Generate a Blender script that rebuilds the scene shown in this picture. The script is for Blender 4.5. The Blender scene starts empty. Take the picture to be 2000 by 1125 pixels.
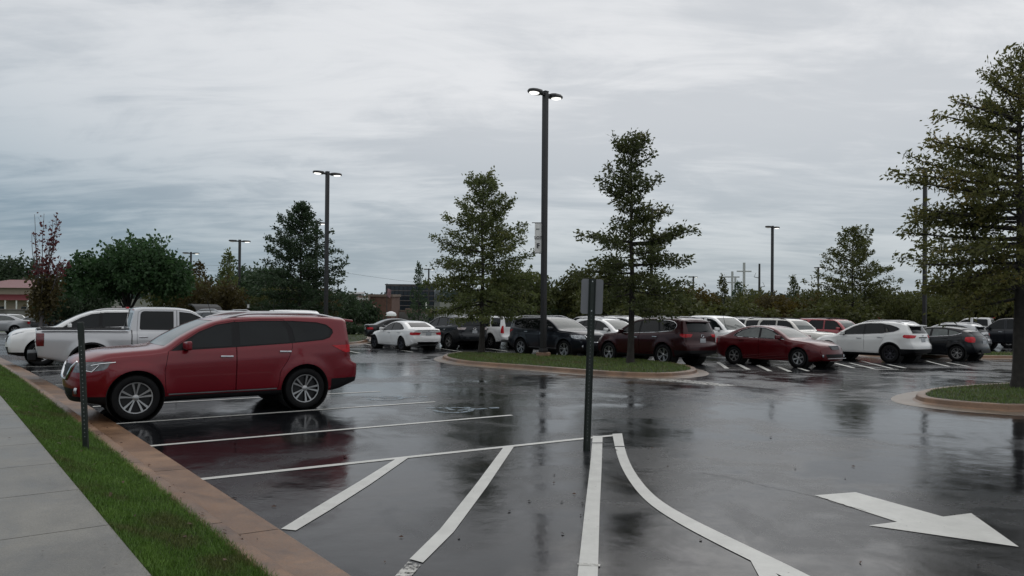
import bpy, bmesh, math, random
import numpy as np
from mathutils import Vector, Matrix, Quaternion
from mathutils.bvhtree import BVHTree
from mathutils.interpolate import poly_3d_calc

random.seed(7)
scene = bpy.context.scene
COL = scene.collection

# ------------------------------------------------------------------ camera
FPX, CAMH = 1550.0, 2.15
PITCH = math.atan(14.5 / FPX)
ROLL = math.radians(0.5)
cam_d = bpy.data.cameras.new("camera")
cam = bpy.data.objects.new("camera", cam_d)
COL.objects.link(cam)
cam_d.sensor_width = 36.0
cam_d.lens = FPX / 2000.0 * 36.0
cam_d.clip_start = 0.1
cam_d.clip_end = 6000.0
CAMROT = Matrix.Rotation(math.pi / 2 + PITCH, 3, 'X') @ Matrix.Rotation(ROLL, 3, 'Z')
cam.matrix_world = Matrix.Translation((0, 0, CAMH)) @ CAMROT.to_4x4()
scene.camera = cam

# ------------------------------------------------------------------ helpers
def pchip(pts):
    xs = np.array([p[0] for p in pts], float); ys = np.array([p[1] for p in pts], float)
    h = np.diff(xs); d = np.diff(ys) / h
    m = np.zeros(len(xs)); m[0] = d[0]; m[-1] = d[-1]
    for i in range(1, len(xs) - 1):
        if d[i-1] * d[i] > 0:
            w1 = 2*h[i] + h[i-1]; w2 = h[i] + 2*h[i-1]
            m[i] = (w1 + w2) / (w1 / d[i-1] + w2 / d[i])
    def f(x):
        x = np.clip(np.asarray(x, float), xs[0], xs[-1])
        i = np.clip(np.searchsorted(xs, x) - 1, 0, len(h) - 1)
        t = (x - xs[i]) / h[i]
        return ((2*t**3 - 3*t**2 + 1) * ys[i] + (t**3 - 2*t**2 + t) * h[i] * m[i]
                + (-2*t**3 + 3*t**2) * ys[i+1] + (t**3 - t**2) * h[i] * m[i+1])
    return f

ZG = pchip([(-40, 0), (10, 0), (15, -0.01), (20, -0.08), (28, -0.3), (33, -0.47), (42, -0.68), (55, -0.95), (67, -1.4),
            (80, -2.0), (95, -2.6), (130, -3.5), (168, -4.5), (200, -4.4), (260, -4.0), (2000, -4.0)])
def zg(y):
    return float(ZG(y))

def ray(px, py):
    d = CAMROT @ Vector(((px - 1000) / FPX, (562.5 - py) / FPX, -1.0))
    return d
def gp(px, py, dz=0.0):
    """where the line of sight through a photo pixel meets the ground (plus dz)"""
    d = ray(px, py); z = dz; p = None
    for _ in range(60):
        if d.z > -1e-4: break
        t = (z - CAMH) / d.z
        p = Vector((d.x * t, d.y * t, z))
        nz = zg(min(p.y, 400)) + dz
        if abs(nz - z) < 1e-5: break
        z = 0.5 * z + 0.5 * nz
    return p
def at(px, Y):
    """ground point on a photo column at depth Y"""
    d = ray(px, 575)
    return Vector((d.x / d.y * Y, Y, zg(Y)))
def hz(px, py, Y):
    """height of a photo pixel above the world origin at depth Y"""
    d = ray(px, py)
    return CAMH + d.z / d.y * Y

def thing(name, label, cat, loc=(0, 0, 0), rz=0.0, group=None):
    o = bpy.data.objects.new(name, None)
    o.empty_display_size = 0.2
    COL.objects.link(o)
    o.location = loc; o.rotation_euler = (0, 0, rz)
    o['label'] = label; o['category'] = cat
    if group: o['group'] = group
    return o
def tag(o, label, cat=None, group=None):
    o['label'] = label
    if cat: o['category'] = cat
    if group: o['group'] = group
    return o
def link(name, mesh, m=None, parent=None, label=None, kind=None):
    o = bpy.data.objects.new(name, mesh)
    COL.objects.link(o)
    if m is not None:
        mesh.materials.clear()
        for mm in (m if isinstance(m, (list, tuple)) else [m]):
            mesh.materials.append(mm)
    if parent is not None: o.parent = parent
    if label: o['label'] = label
    if kind: o['kind'] = kind
    return o
def pymesh(name, verts, faces, smooth=False):
    me = bpy.data.meshes.new(name)
    me.from_pydata([tuple(v) for v in verts], [], [tuple(f) for f in faces])
    if smooth: me.shade_smooth()
    me.update()
    return me
def bmmesh(name, bm, smooth=False, angle=None):
    me = bpy.data.meshes.new(name)
    bmesh.ops.recalc_face_normals(bm, faces=bm.faces[:])
    bm.to_mesh(me); bm.free()
    if smooth:
        me.shade_smooth()
        if angle: me.set_sharp_from_angle(angle=math.radians(angle))
    return me

def bm_box(bm, c, s, rot=None, bevel=0.0, seg=2):
    r = bmesh.ops.create_cube(bm, size=1.0)
    vs = r['verts']
    for v in vs:
        v.co = Vector((v.co.x * s[0], v.co.y * s[1], v.co.z * s[2]))
    if bevel:
        es = list({e for v in vs for e in v.link_edges})
        rb = bmesh.ops.bevel(bm, geom=es, offset=bevel, segments=seg, profile=0.7, affect='EDGES')
        vs = list({v for f in rb['faces'] for v in f.verts} | {v for v in vs if v.is_valid})
    M = Matrix.Translation(c)
    if rot is not None: M = M @ rot.to_4x4()
    bmesh.ops.transform(bm, matrix=M, verts=vs)
    return vs
def bm_tube(bm, pts, rads, n=8, cap=True):
    pts = [Vector(p) for p in pts]
    if not isinstance(rads, (list, tuple)): rads = [rads] * len(pts)
    rings = []; prev = None
    for i, p in enumerate(pts):
        d = (pts[min(i+1, len(pts)-1)] - pts[max(i-1, 0)])
        d = d.normalized() if d.length > 1e-9 else Vector((0, 0, 1))
        if prev is None:
            a = d.orthogonal().normalized()
        else:
            a = (prev - d * prev.dot(d))
            a = a.normalized() if a.length > 1e-6 else d.orthogonal().normalized()
        prev = a; b = d.cross(a)
        rings.append([bm.verts.new(p + (a * math.cos(2*math.pi*k/n) + b * math.sin(2*math.pi*k/n)) * rads[i]) for k in range(n)])
    for r0, r1 in zip(rings, rings[1:]):
        for k in range(n):
            bm.faces.new((r0[k], r0[(k+1) % n], r1[(k+1) % n], r1[k]))
    if cap and n > 2:
        bm.faces.new(rings[0][::-1]); bm.faces.new(rings[-1])
def bm_lathe(bm, prof, n=32, axis='Y', close=False):
    """prof: list of (radius, height along axis)"""
    rings = []
    for r, h in prof:
        ring = []
        for k in range(n):
            a = 2*math.pi*k/n
            c, s = r*math.cos(a), r*math.sin(a)
            ring.append(bm.verts.new({'Y': (c, h, s), 'Z': (c, s, h), 'X': (h, c, s)}[axis]))
        rings.append(ring)
    prs = list(zip(rings, rings[1:]))
    if close: prs.append((rings[-1], rings[0]))
    for r0, r1 in prs:
        for k in range(n):
            bm.faces.new((r0[k], r0[(k+1) % n], r1[(k+1) % n], r1[k]))
    return rings
def bm_prism(bm, poly, axis, lo, hi):
    def P(a, b, c):
        return {'Y': (a, c, b), 'X': (c, a, b), 'Z': (a, b, c)}[axis]
    v0 = [bm.verts.new(P(a, b, lo)) for a, b in poly]
    v1 = [bm.verts.new(P(a, b, hi)) for a, b in poly]
    n = len(poly)
    bm.faces.new(v0); bm.faces.new(v1[::-1])
    for i in range(n):
        bm.faces.new((v0[i], v1[i], v1[(i+1) % n], v0[(i+1) % n]))
def bm_hull(bm, pts):
    vs = [bm.verts.new(p) for p in pts]
    r = bmesh.ops.convex_hull(bm, input=vs)
    bad = [v for v in vs if v.is_valid and not v.link_faces]
    if bad: bmesh.ops.delete(bm, geom=bad, context='VERTS')
def area2(poly):
    return 0.5 * sum(poly[i][0]*poly[(i+1) % len(poly)][1] - poly[(i+1) % len(poly)][0]*poly[i][1] for i in range(len(poly)))
def inset(poly, d):
    """move a closed 2d outline inwards by d (outwards when negative)"""
    s = 1 if area2(poly) > 0 else -1
    out = []; n = len(poly)
    for i in range(n):
        p0, p1, p2 = Vector(poly[i-1][:2]), Vector(poly[i][:2]), Vector(poly[(i+1) % n][:2])
        a = (p1-p0).normalized(); b = (p2-p1).normalized()
        na = Vector((-a.y, a.x)) * s; nb = Vector((-b.y, b.x)) * s
        m = na + nb
        if m.length < 1e-6: m = na
        m.normalize(); k = max(0.45, m.dot(na))
        q = p1 + m * d / k
        out.append((q.x, q.y))
    return out
def chaikin(pts, it=2, closed=False):
    pts = [np.array(p, float) for p in pts]
    for _ in range(it):
        new = []
        n = len(pts)
        if not closed: new.append(pts[0])
        for i in range(n if closed else n - 1):
            a, b = pts[i], pts[(i+1) % n]
            new += [a*0.75 + b*0.25, a*0.25 + b*0.75]
        if not closed: new.append(pts[-1])
        pts = new
    return pts

# ------------------------------------------------------------------ materials
MATS = {}
def nodes_of(name):
    m = bpy.data.materials.new(name); m.use_nodes = True
    nt = m.node_tree; nt.nodes.clear()
    return m, nt, nt.nodes, nt.links
def setin(n, **kw):
    for k, v in kw.items():
        n.inputs[k.replace('_', ' ')].default_value = v
def c4(c): return (c[0], c[1], c[2], 1.0)
def mat(name, col, rough=0.5, metal=0.0, spec=0.5, coat=0.0, var=0.15, scale=3.0, bump=0.0, bscale=40.0, emit=None, col2=None):
    if name in MATS: return MATS[name]
    m, nt, N, Lk = nodes_of(name)
    out = N.new('ShaderNodeOutputMaterial'); b = N.new('ShaderNodeBsdfPrincipled')
    Lk.new(b.outputs[0], out.inputs[0])
    tc = N.new('ShaderNodeTexCoord'); no = N.new('ShaderNodeTexNoise')
    setin(no, Scale=scale, Detail=5.0, Roughness=0.6)
    Lk.new(tc.outputs['Object'], no.inputs['Vector'])
    mx = N.new('ShaderNodeMix'); mx.data_type = 'RGBA'
    c2 = col2 if col2 else tuple(c * (1 + var) for c in col)
    mx.inputs['A'].default_value = c4(tuple(c * (1 - var) for c in col)); mx.inputs['B'].default_value = c4(c2)
    rmp = N.new('ShaderNodeMapRange'); setin(rmp, From_Min=0.3, From_Max=0.7)
    Lk.new(no.outputs['Fac'], rmp.inputs['Value']); Lk.new(rmp.outputs[0], mx.inputs['Factor'])
    Lk.new(mx.outputs['Result'], b.inputs['Base Color'])
    setin(b, Roughness=rough, Metallic=metal)
    b.inputs['Specular IOR Level'].default_value = spec
    b.inputs['Coat Weight'].default_value = coat
    b.inputs['Coat Roughness'].default_value = 0.04
    if bump:
        n2 = N.new('ShaderNodeTexNoise'); setin(n2, Scale=bscale, Detail=4.0)
        Lk.new(tc.outputs['Object'], n2.inputs['Vector'])
        bp = N.new('ShaderNodeBump'); setin(bp, Strength=bump, Distance=0.01)
        Lk.new(n2.outputs['Fac'], bp.inputs['Height']); Lk.new(bp.outputs[0], b.inputs['Normal'])
    if emit:
        b.inputs['Emission Color'].default_value = c4(emit[:3]); b.inputs['Emission Strength'].default_value = emit[3]
    MATS[name] = m
    return m
def paint(name, col, metal=0.0, coat=1.0, spec=0.5):
    """car paint, wet: clear coat over colour, fine droplets in the coat"""
    if name in MATS: return MATS[name]
    m = mat(name, col, rough=0.32, metal=metal, coat=coat, spec=spec, var=0.06, scale=1.2)
    nt = m.node_tree; N, Lk = nt.nodes, nt.links
    b = [n for n in N if n.type == 'BSDF_PRINCIPLED'][0]
    tc = [n for n in N if n.type == 'TEX_COORD'][0]
    vo = N.new('ShaderNodeTexVoronoi'); setin(vo, Scale=90.0)
    Lk.new(tc.outputs['Object'], vo.inputs['Vector'])
    mr = N.new('ShaderNodeMapRange'); setin(mr, From_Min=0.0, From_Max=0.35, To_Min=1.0, To_Max=0.0)
    Lk.new(vo.outputs['Distance'], mr.inputs['Value'])
    bp = N.new('ShaderNodeBump'); setin(bp, Strength=0.035, Distance=0.003)
    Lk.new(mr.outputs[0], bp.inputs['Height'])
    Lk.new(bp.outputs[0], b.inputs['Coat Normal'])
    return m

P_RED = paint('paint_deep_red', (0.160, 0.002, 0.009), 0.2, 0.8, 0.25)
P_MAROON = paint('paint_maroon', (0.032, 0.003, 0.005), 0.3, 0.5, 0.25)
P_RED2 = paint('paint_burgundy', (0.085, 0.003, 0.006), 0.2, 0.6, 0.25)
P_BRIGHT = paint('paint_bright_red', (0.32, 0.016, 0.025))
P_NAVY = paint('paint_navy', (0.007, 0.009, 0.015), 0.3, 0.5, 0.25)
P_CHAR = paint('paint_charcoal', (0.012, 0.014, 0.018), 0.3, 0.5, 0.25)
P_BLACK = paint('paint_black', (0.004, 0.005, 0.007), 0.0, 0.6, 0.25)
P_WHITE = paint('paint_white', (0.80, 0.80, 0.79))
P_PEARL = paint('paint_pearl_white', (0.72, 0.72, 0.70))
P_SILVER = paint('paint_silver', (0.42, 0.43, 0.44), 0.6)
P_GREY = paint('paint_grey', (0.10, 0.105, 0.11), 0.5)
P_PICKUP = paint('paint_silvery_white', (0.50, 0.505, 0.52), 0.2)
P_BEIGE = paint('paint_beige', (0.60, 0.58, 0.53))
M_TRIM = mat('black_trim', (0.007, 0.007, 0.008), rough=0.5, spec=0.25, var=0.2)
M_GLASS = mat('dark_window_glass', (0.007, 0.009, 0.010), rough=0.04, spec=0.27, var=0.3, scale=1.5)
M_WSHIELD = mat('windshield_glass', (0.055, 0.070, 0.067), rough=0.10, spec=0.36, var=0.35, scale=2.0, bump=0.02, bscale=90)
M_CLEARG = mat('pale_green_window_glass', (0.055, 0.07, 0.066), rough=0.05, spec=0.8, var=0.5, scale=2.5)
M_TYRE = mat('tyre_rubber', (0.006, 0.006, 0.0065), rough=0.7, spec=0.2, var=0.3, scale=12)
M_RIMDARK = mat('rim_dark', (0.008, 0.008, 0.009), rough=0.4, metal=0.2)
M_RIM = mat('rim_machined_silver', (0.36, 0.36, 0.36), rough=0.3, metal=0.75)
M_RIMGUN = mat('rim_gunmetal', (0.06, 0.06, 0.07), rough=0.35, metal=0.7)
M_CHROME = mat('chrome', (0.72, 0.73, 0.75), rough=0.12, metal=1.0, var=0.05)
M_SATIN = mat('satin_silver', (0.52, 0.52, 0.53), rough=0.35, metal=0.7)
M_HEAD = mat('headlight_lens', (0.32, 0.34, 0.36), rough=0.08, metal=0.35, coat=1.0, var=0.7, scale=14)
M_HEADDARK = mat('smoked_headlight_lens', (0.085, 0.09, 0.10), rough=0.06, metal=0.3, coat=1.0, var=0.7, scale=14)
M_TAIL = mat('tail_lamp_red', (0.46, 0.008, 0.016), rough=0.25, spec=0.3, coat=0.25, var=0.35, scale=8)
M_TAILCLR = mat('tail_lamp_clear', (0.45, 0.38, 0.38), rough=0.15, coat=1.0, var=0.3, scale=10)
M_TAILDK = mat('tail_lamp_dark_red', (0.11, 0.005, 0.009), rough=0.2, coat=0.5, var=0.4, scale=8)
M_PLATE = mat('licence_plate', (0.42, 0.44, 0.46), rough=0.45, var=0.35, scale=30)
M_GREY = mat('grey_plastic', (0.09, 0.092, 0.095), rough=0.45)
M_LINER = mat('wheel_well_liner', (0.006, 0.006, 0.006), rough=0.9)
# ------------------------------------------------------------------ car bodies
TMP = bpy.data.collections.new("tmp_build"); COL.children.link(TMP)

def boolean(base, ops):
    """base mesh with a chain of (op, cutter mesh); returns a new mesh"""
    o = bpy.data.objects.new("t", base); TMP.objects.link(o)
    cs = []
    for op, cm in ops:
        c = bpy.data.objects.new("c", cm); TMP.objects.link(c); cs.append(c)
        md = o.modifiers.new("b", 'BOOLEAN'); md.object = c; md.operation = op; md.solver = 'MANIFOLD'
    dg = bpy.context.evaluated_depsgraph_get()
    me = bpy.data.meshes.new_from_object(o.evaluated_get(dg))
    for c in cs: bpy.data.objects.remove(c)
    bpy.data.objects.remove(o)
    return me

class Shell:
    def __init__(s, sp, flares=True):
        L, W = sp['L'], sp['W']; hw = W / 2
        top = pchip(sp['top']); bot = pchip(sp['bot']); belt = pchip(sp['belt'])
        wid = pchip(sp['wid']); tum = sp.get('tumble', 0.30); crown = sp.get('crown', 0.07)
        ff = pchip(sp['front']); fr = pchip(sp['rear'])
        x0, x1 = sp.get('x0', 0.0), sp.get('x1', L)
        xs = set(np.round(np.linspace(x0, x1, 70), 4))
        for e in (0.0, 0.015, 0.04, 0.08, 0.13, 0.2):
            xs.add(round(x0 + e, 4)); xs.add(round(x1 - e, 4))
        xs = sorted(xs)
        bf, br = sp.get('bowf', 0.22), sp.get('bowr', 0.16)
        ffade, rfade = sp.get('ffade', 0.7), sp.get('rfade', 0.8)
        crease = sp.get('crease', 0.012)
        verts, M = [], None; rings = []
        def warp(x, y, z):
            a = max(0.0, 1 - (x - x0) / ffade); b = max(0.0, 1 - (x1 - x) / rfade)
            a = a*a*(3 - 2*a); b = b*b*(3 - 2*b)
            return (x + a * (float(ff(z)) + bf * (abs(y) / hw) ** 2.4) - b * (float(fr(z)) + br * (abs(y) / hw) ** 2.6))
        for x in xs:
            zb, zt, w = float(bot(x)), float(top(x)), float(wid(x)) * hw
            zs = min(float(belt(x)), zt - crown - 0.05)
            h = max(zs - zb, 0.05); g = zt - zs
            wr = w - 0.055 - tum * max(0.0, g - 0.08)
            P = [(0, zb), (w * 0.8, zb + 0.012), (w - 0.085, zb + 0.03), (w - 0.048, zb + 0.20 * h), (w - 0.020, zb + 0.46 * h),
                 (w - 0.001, zs - 0.25 * h), (w - crease*1.25, zs - 0.13 * h), (w - 0.030, zs - 0.03), (w - 0.048, zs + 0.012),
                 (wr + 0.006, zt - crown - 0.045), (wr - 0.035, zt - crown * 0.62), (wr - 0.14, zt - crown * 0.36), (wr * 0.5, zt - crown * 0.07), (0, zt)]
            hp = chaikin(P, 2)
            M = len(hp)
            half = []
            for y, z in hp:
                if flares:
                    for ax in sp['axles']:
                        d = math.hypot(x - ax, z - sp['r'] - 0.01)
                        ra = sp['arch']
                        t = (d - ra) / 0.17
                        if d < ra + 0.17 and y > hw * 0.7:
                            t = max(0.0, t)
                            y += sp.get('flare', 0.022) * (1 - t)**2 * (1 + 2*t)
                half.append((y, z))
            ring = [(y, z) for y, z in half] + [(-y, z) for y, z in half[-2:0:-1]]
            rings.append([(warp(x, y, z), y, z) for y, z in ring])
        N = 2 * M - 2
        for rg in rings: verts += rg
        F = []
        for i in range(len(xs) - 1):
            for k in range(N):
                a, b = i*N + k, i*N + (k+1) % N
                F.append((a, b, b + N, a + N))
        K = 12
        for i, xi in ((0, xs[0]), (len(xs) - 1, xs[-1])):
            rows = []
            for j in range(M):
                if j in (0, M - 1):
                    rows.append([i*N + j] * (K + 2)); continue
                yj, zj = verts[i*N + j][1:]
                row = [i*N + j]
                for k in range(1, K + 1):
                    y = yj * (1 - 2*k/(K + 1))
                    verts.append((warp(xi, y, zj), y, zj)); row.append(len(verts) - 1)
                row.append(i*N + N - j)
                rows.append(row)
            for ra, rb in zip(rows, rows[1:]):
                for k in range(K + 1):
                    f = []
                    for q in (ra[k], ra[k+1], rb[k+1], rb[k]):
                        if q not in f: f.append(q)
                    if len(f) > 2: F.append(tuple(f))
        me = pymesh("shell", verts, F)
        bm = bmesh.new(); bm.from_mesh(me); bmesh.ops.recalc_face_normals(bm, faces=bm.faces[:])
        bm.to_mesh(me); bm.free()
        me.shade_smooth()
        s.base = me; s.cache = {}
        s.vn = [v.normal.copy() for v in me.vertices]
        s.polys = [tuple(p.vertices) for p in me.polygons]
    def off(s, d):
        if d not in s.cache:
            co = [v.co + n * d for v, n in zip(s.base.vertices, s.vn)]
            me = s.base.copy()
            for v, c in zip(me.vertices, co): v.co = c
            me.update()
            s.cache[d] = (me, BVHTree.FromPolygons(co, s.polys), co)
        return s.cache[d]
    def cut(s, d, ops):
        src, bvh, co = s.off(d)
        me = boolean(src, ops)
        if not len(me.polygons): return None
        me.shade_smooth()
        nor = [None] * len(me.loops)
        vc = [None] * len(me.vertices)
        for v in me.vertices:
            loc, n, idx, dist = bvh.find_nearest(v.co)
            if dist < 4e-4:
                pv = s.polys[idx]
                ws = poly_3d_calc([co[q] for q in pv], loc)
                nn = Vector((0, 0, 0))
                for w, q in zip(ws, pv): nn += s.vn[q] * w
                vc[v.index] = nn.normalized()
        for p in me.polygons:
            fn = p.normal
            for li in p.loop_indices:
                nn = vc[me.loops[li].vertex_index]
                nor[li] = nn if (nn is not None and nn.dot(fn) > 0.45) else fn
        me.normals_split_custom_set([tuple(n) for n in nor])
        return me
    def hit(s, o, d, off=0.0):
        r = s.off(off)[1].ray_cast(Vector(o), Vector(d))
        return r[0], r[1]

def join_meshes(ms):
    ms = [m for m in ms if m is not None]
    if not ms: return None
    if len(ms) == 1: return ms[0]
    V, F, Nn, o = [], [], [], 0
    for m in ms:
        V += [tuple(v.co) for v in m.vertices]
        F += [tuple(i + o for i in p.vertices) for p in m.polygons]
        Nn += [tuple(c.vector) for c in m.corner_normals]
        o += len(m.vertices)
    me = pymesh("joined", V, F, True)
    me.normals_split_custom_set(Nn)
    return me

def prism_mesh(poly, axis, lo, hi):
    bm = bmesh.new(); bm_prism(bm, poly, axis, lo, hi)
    return bmmesh("cut", bm)
def hull_mesh(pts):
    bm = bmesh.new(); bm_hull(bm, pts)
    return bmmesh("cut", bm)
def cyl_mesh(x, z, r, lo, hi, n=48):
    return prism_mesh([(x + r*math.cos(2*math.pi*k/n), z + r*math.sin(2*math.pi*k/n)) for k in range(n)], 'Y', lo, hi)
def mirror_pts(p): return [(a, -b, c) for a, b, c in p]

WHEELS = {}
def wheel_meshes(r, width, rim, style):
    key = (r, width, rim, style)
    if key in WHEELS: return WHEELS[key]
    h = width / 2
    bm = bmesh.new()
    bm_lathe(bm, [(rim*0.98, -h*0.80), (rim*1.03, -h*0.93), (rim+(r-rim)*0.5, -h*1.04), (r*0.955, -h*0.92), (r*0.99, -h*0.7), (r, -h*0.4), (r, h*0.4), (r*0.99, h*0.7),
                  (r*0.955, h*0.92), (rim*1.03, h*0.93), (rim*0.98, h*0.8)], 48, 'Y', close=True)
    ty = bmmesh("tyre", bm, True, 40)
    bm = bmesh.new()   # dark barrel and disc behind the spokes
    bm_lathe(bm, [(0.001, -h*0.35), (rim*0.93, -h*0.35), (rim*0.95, -h*0.85), (rim*0.99, -h*0.85), (rim*0.99, h*0.6), (0.001, h*0.6)], 40, 'Y')
    ba = bmmesh("barrel", bm, True, 40)
    bm = bmesh.new()   # rim: lip, spokes and hub
    bm_lathe(bm, [(rim*0.925, -h*0.80), (rim*0.935, -h*0.93), (rim*0.995, -h*0.95), (rim*1.0, -h*0.84)], 48, 'Y')
    n, dbl, wd = {'double5': (5, 0.19, 0.115), 'five': (5, 0, 0.30), 'six': (6, 0, 0.26), 'ten': (10, 0, 0.12), 'seven': (7, 0, 0.2), 'swirl': (8, 0, 0.16), 'split5': (5, 0.15, 0.10), 'eight': (8, 0, 0.17)}[style]
    for k in range(n):
        a = 2*math.pi*(k + 0.25)/n
        for s in ((-1, 1) if dbl else (0,)):
            a0 = a + s*dbl*0.9; a1 = a + s*dbl*1.1
            if style == 'swirl': a1 += 0.22
            r0, r1 = rim*0.16, rim*0.94
            w0, w1 = wd*rim*0.30, wd*rim*0.62
            pts = []
            for rr, aa, ww, yo in ((r0, a0, w0, -h*0.72), (rim*0.6, (a0+a1)/2, (w0+w1)/2, -h*0.80), (r1, a1, w1, -h*0.90)):
                c, sn = math.cos(aa), math.sin(aa)
                for q, dy in ((-1, 0), (1, 0), (0.8, 0.03), (-0.8, 0.03)):
                    pts.append(bm.verts.new((rr*c - sn*ww*q, yo + dy, rr*sn + c*ww*q)))
            for i in (0, 4):
                for q in range(4):
                    bm.faces.new((pts[i+q], pts[i+(q+1) % 4], pts[i+4+(q+1) % 4], pts[i+4+q]))
    bm_lathe(bm, [(0.001, -h*0.80), (rim*0.15, -h*0.79), (rim*0.20, -h*0.72), (rim*0.22, -h*0.5)], 20, 'Y')
    ri = bmmesh("rim", bm, True, 35)
    WHEELS[key] = (ty, ba, ri)
    return WHEELS[key]

def surf_strip(sh, poly, rad, side, n=6, off=0.0, closed=False, dense=0.05):
    """a thin tube lying on the body along an (x, z) polyline, seen from one side"""
    P = []
    pl = list(poly) + ([poly[0]] if closed else [])
    for a, b in zip(pl, pl[1:]):
        m = max(1, int(math.dist(a, b) / dense))
        for i in range(m): P.append((a[0] + (b[0]-a[0])*i/m, a[1] + (b[1]-a[1])*i/m))
    P.append(pl[-1])
    out = []
    for x, z in P:
        best = None
        for s in sh:
            h, nrm = s.hit((x, side*3, z), (0, -side, 0))
            if h is not None and (best is None or abs(h.y) > abs(best.y)): best = h
        if best is not None: out.append(best + Vector((0, side*off, 0)))
    bm = bmesh.new()
    if len(out) > 1: bm_tube(bm, out, rad, n)
    return bm

def build_car(sp, name, label, cat, P):
    """one vehicle, front towards -X, centred between its axles; every visible piece a part"""
    shells = [Shell(s, i == 0) for i, s in enumerate([sp] + sp.get('extra', []))]
    hw = sp['W']/2; r = sp['r']; ra = sp['arch']
    mid = sum(sp['axles'])/2
    root = thing(name, label, cat)
    OFF = Matrix.Translation((-mid, 0, 0))
    def fin(nm, me, m, parent=root, lab=None):
        if me is None: return None
        me.transform(OFF)
        return link(nm, me, m, parent, lab)
    wells = []
    for ax in sp['axles']:
        for s in (-1, 1):
            lo, hi = sorted((s*(hw-0.42), s*(hw+0.4)))
            wells.append(cyl_mesh(ax, r+0.01, ra, lo, hi))
    D = [('DIFFERENCE', w) for w in wells]
    allc = []
    for pr in sp.get('cutboxes', []):
        bm = bmesh.new(); bm_box(bm, pr[0], pr[1]); allc.append(bmmesh("cut", bm))
    # glass
    side_parts = []
    for dlo in sp['dlo']:
        for s in (-1, 1):
            lo, hi = sorted((s*0.25, s*2))
            allc.append(prism_mesh(dlo, 'Y', lo, hi))
            tr = prism_mesh(inset(dlo, 0.003), 'Y', lo, hi)
            side_parts.append(('window_trim', -0.008, [('INTERSECT', tr)], sp.get('trim_mat', M_TRIM)))
    for wp in sp['windows']:
        for s in (-1, 1):
            lo, hi = sorted((s*0.27, s*2))
            side_parts.append(('side_window', -0.0045, [('INTERSECT', prism_mesh(wp, 'Y', lo, hi))], sp.get('glass', M_GLASS)))
    if sp.get('wshield'):
        poly, xa, xb = sp['wshield']
        allc.append(prism_mesh(poly, 'X', xa, xb))
        side_parts.append(('windshield', -0.004, [('INTERSECT', prism_mesh(inset(poly, 0.004), 'X', xa, xb))], M_WSHIELD))
    if sp.get('rglass'):
        poly, xa, xb = sp['rglass']
        allc.append(prism_mesh(poly, 'X', xa, xb))
        side_parts.append(('rear_window', -0.004, [('INTERSECT', prism_mesh(inset(poly, 0.004), 'X', xa, xb))], M_GLASS))
    for nm, pts, m, do in sp['lamps']:
        for s in ((-1, 1) if pts[0][1] != 0 else (1,)):
            pp = pts if s == -1 else mirror_pts(pts)
            allc.append(hull_mesh(pp))
            c = Vector((sum(p[0] for p in pp), sum(p[1] for p in pp), sum(p[2] for p in pp))) / len(pp)
            q = [tuple(Vector(p) + (c - Vector(p)).normalized()*0.004) for p in pp]
            side_parts.append((nm, do, [('INTERSECT', hull_mesh(q))], m))
    for nm, poly, xa, xb, m, do in sp['fronts']:
        allc.append(prism_mesh(poly, 'X', xa, xb))
        side_parts.append((nm, do, [('INTERSECT', prism_mesh(inset(poly, 0.004), 'X', xa, xb))], m))
    clad = []
    for nm, box, m, do in sp.get('clad', []):
        bm = bmesh.new(); bm_box(bm, box[0], box[1]); clad.append((nm, do, [('INTERSECT', bmmesh("cut", bm))] + D, m))
    if sp.get('arch_trim'):
        for ax in sp['axles']:
            for s in (-1, 1):
                lo, hi = sorted((s*(hw-0.16), s*(hw+0.4)))
                clad.append(('arch_trim', 0.006, [('INTERSECT', cyl_mesh(ax, r+0.01, ra+sp['arch_trim'], lo, hi))] + D, M_TRIM))
    doors = []
    for dp in sp['doors']:
        for s in (-1, 1):
            lo, hi = sorted((s*(hw-0.33), s*2)) if not sp.get('deep') else sorted((s*0.4, s*2))
            doors.append((s, dp, prism_mesh(inset(dp, -0.004), 'Y', lo, hi), prism_mesh(inset(dp, 0.004), 'Y', lo + (0.01 if s > 0 else 0), hi - (0.01 if s < 0 else 0))))
    C = [('DIFFERENCE', c) for c in allc]
    body = join_meshes([s.cut(0.0, C + D + [('DIFFERENCE', d[2]) for d in doors]) for s in shells])
    fin('body', body, P)
    for i, (s, dp, _, c) in enumerate(doors):
        dlocut = [('DIFFERENCE', prism_mesh(d, 'Y', *sorted((s*0.1, s*2.2)))) for d in sp['dlo']]
        dm = join_meshes([sh.cut(0.0, [('INTERSECT', c)] + dlocut + D) for sh in shells])
        d_o = fin('door', dm, P)
        if d_o is None: continue
        hx, hzz = sp['handles'][i // 2]
        for sh in shells[:1]:
            h, nn = sh.hit((hx, s*3, hzz), (0, -s, 0))
            if h is not None:
                bm = bmesh.new()
                bm_box(bm, (hx, h.y + s*0.024, hzz), (0.22, 0.020, 0.028), Matrix.Rotation(sp.get('htilt', 0.04), 3, 'Y'), 0.009)
                bm_box(bm, (hx-0.085, h.y + s*0.008, hzz), (0.03, 0.03, 0.022)); bm_box(bm, (hx+0.085, h.y + s*0.008, hzz), (0.035, 0.03, 0.024))
                fin('handle', bmmesh("handle", bm, True, 40), sp.get('handle_mat', M_CHROME), d_o)
    for nm, do, ops, m in side_parts + clad:
        fin(nm, join_meshes([sh.cut(do, ops) for sh in shells]), m if m != 'paint' else P)
    # wheels and wells
    ty, ba, ri = wheel_meshes(r, sp.get('tw', 0.235), sp['rim'], sp['style'])
    bm = bmesh.new(); bm_lathe(bm, [(0.001, 0.0), (ra-0.004, 0.0), (ra-0.004, -0.40)], 40, 'Y')
    liner = bmmesh("liner", bm, True, 30)
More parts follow.
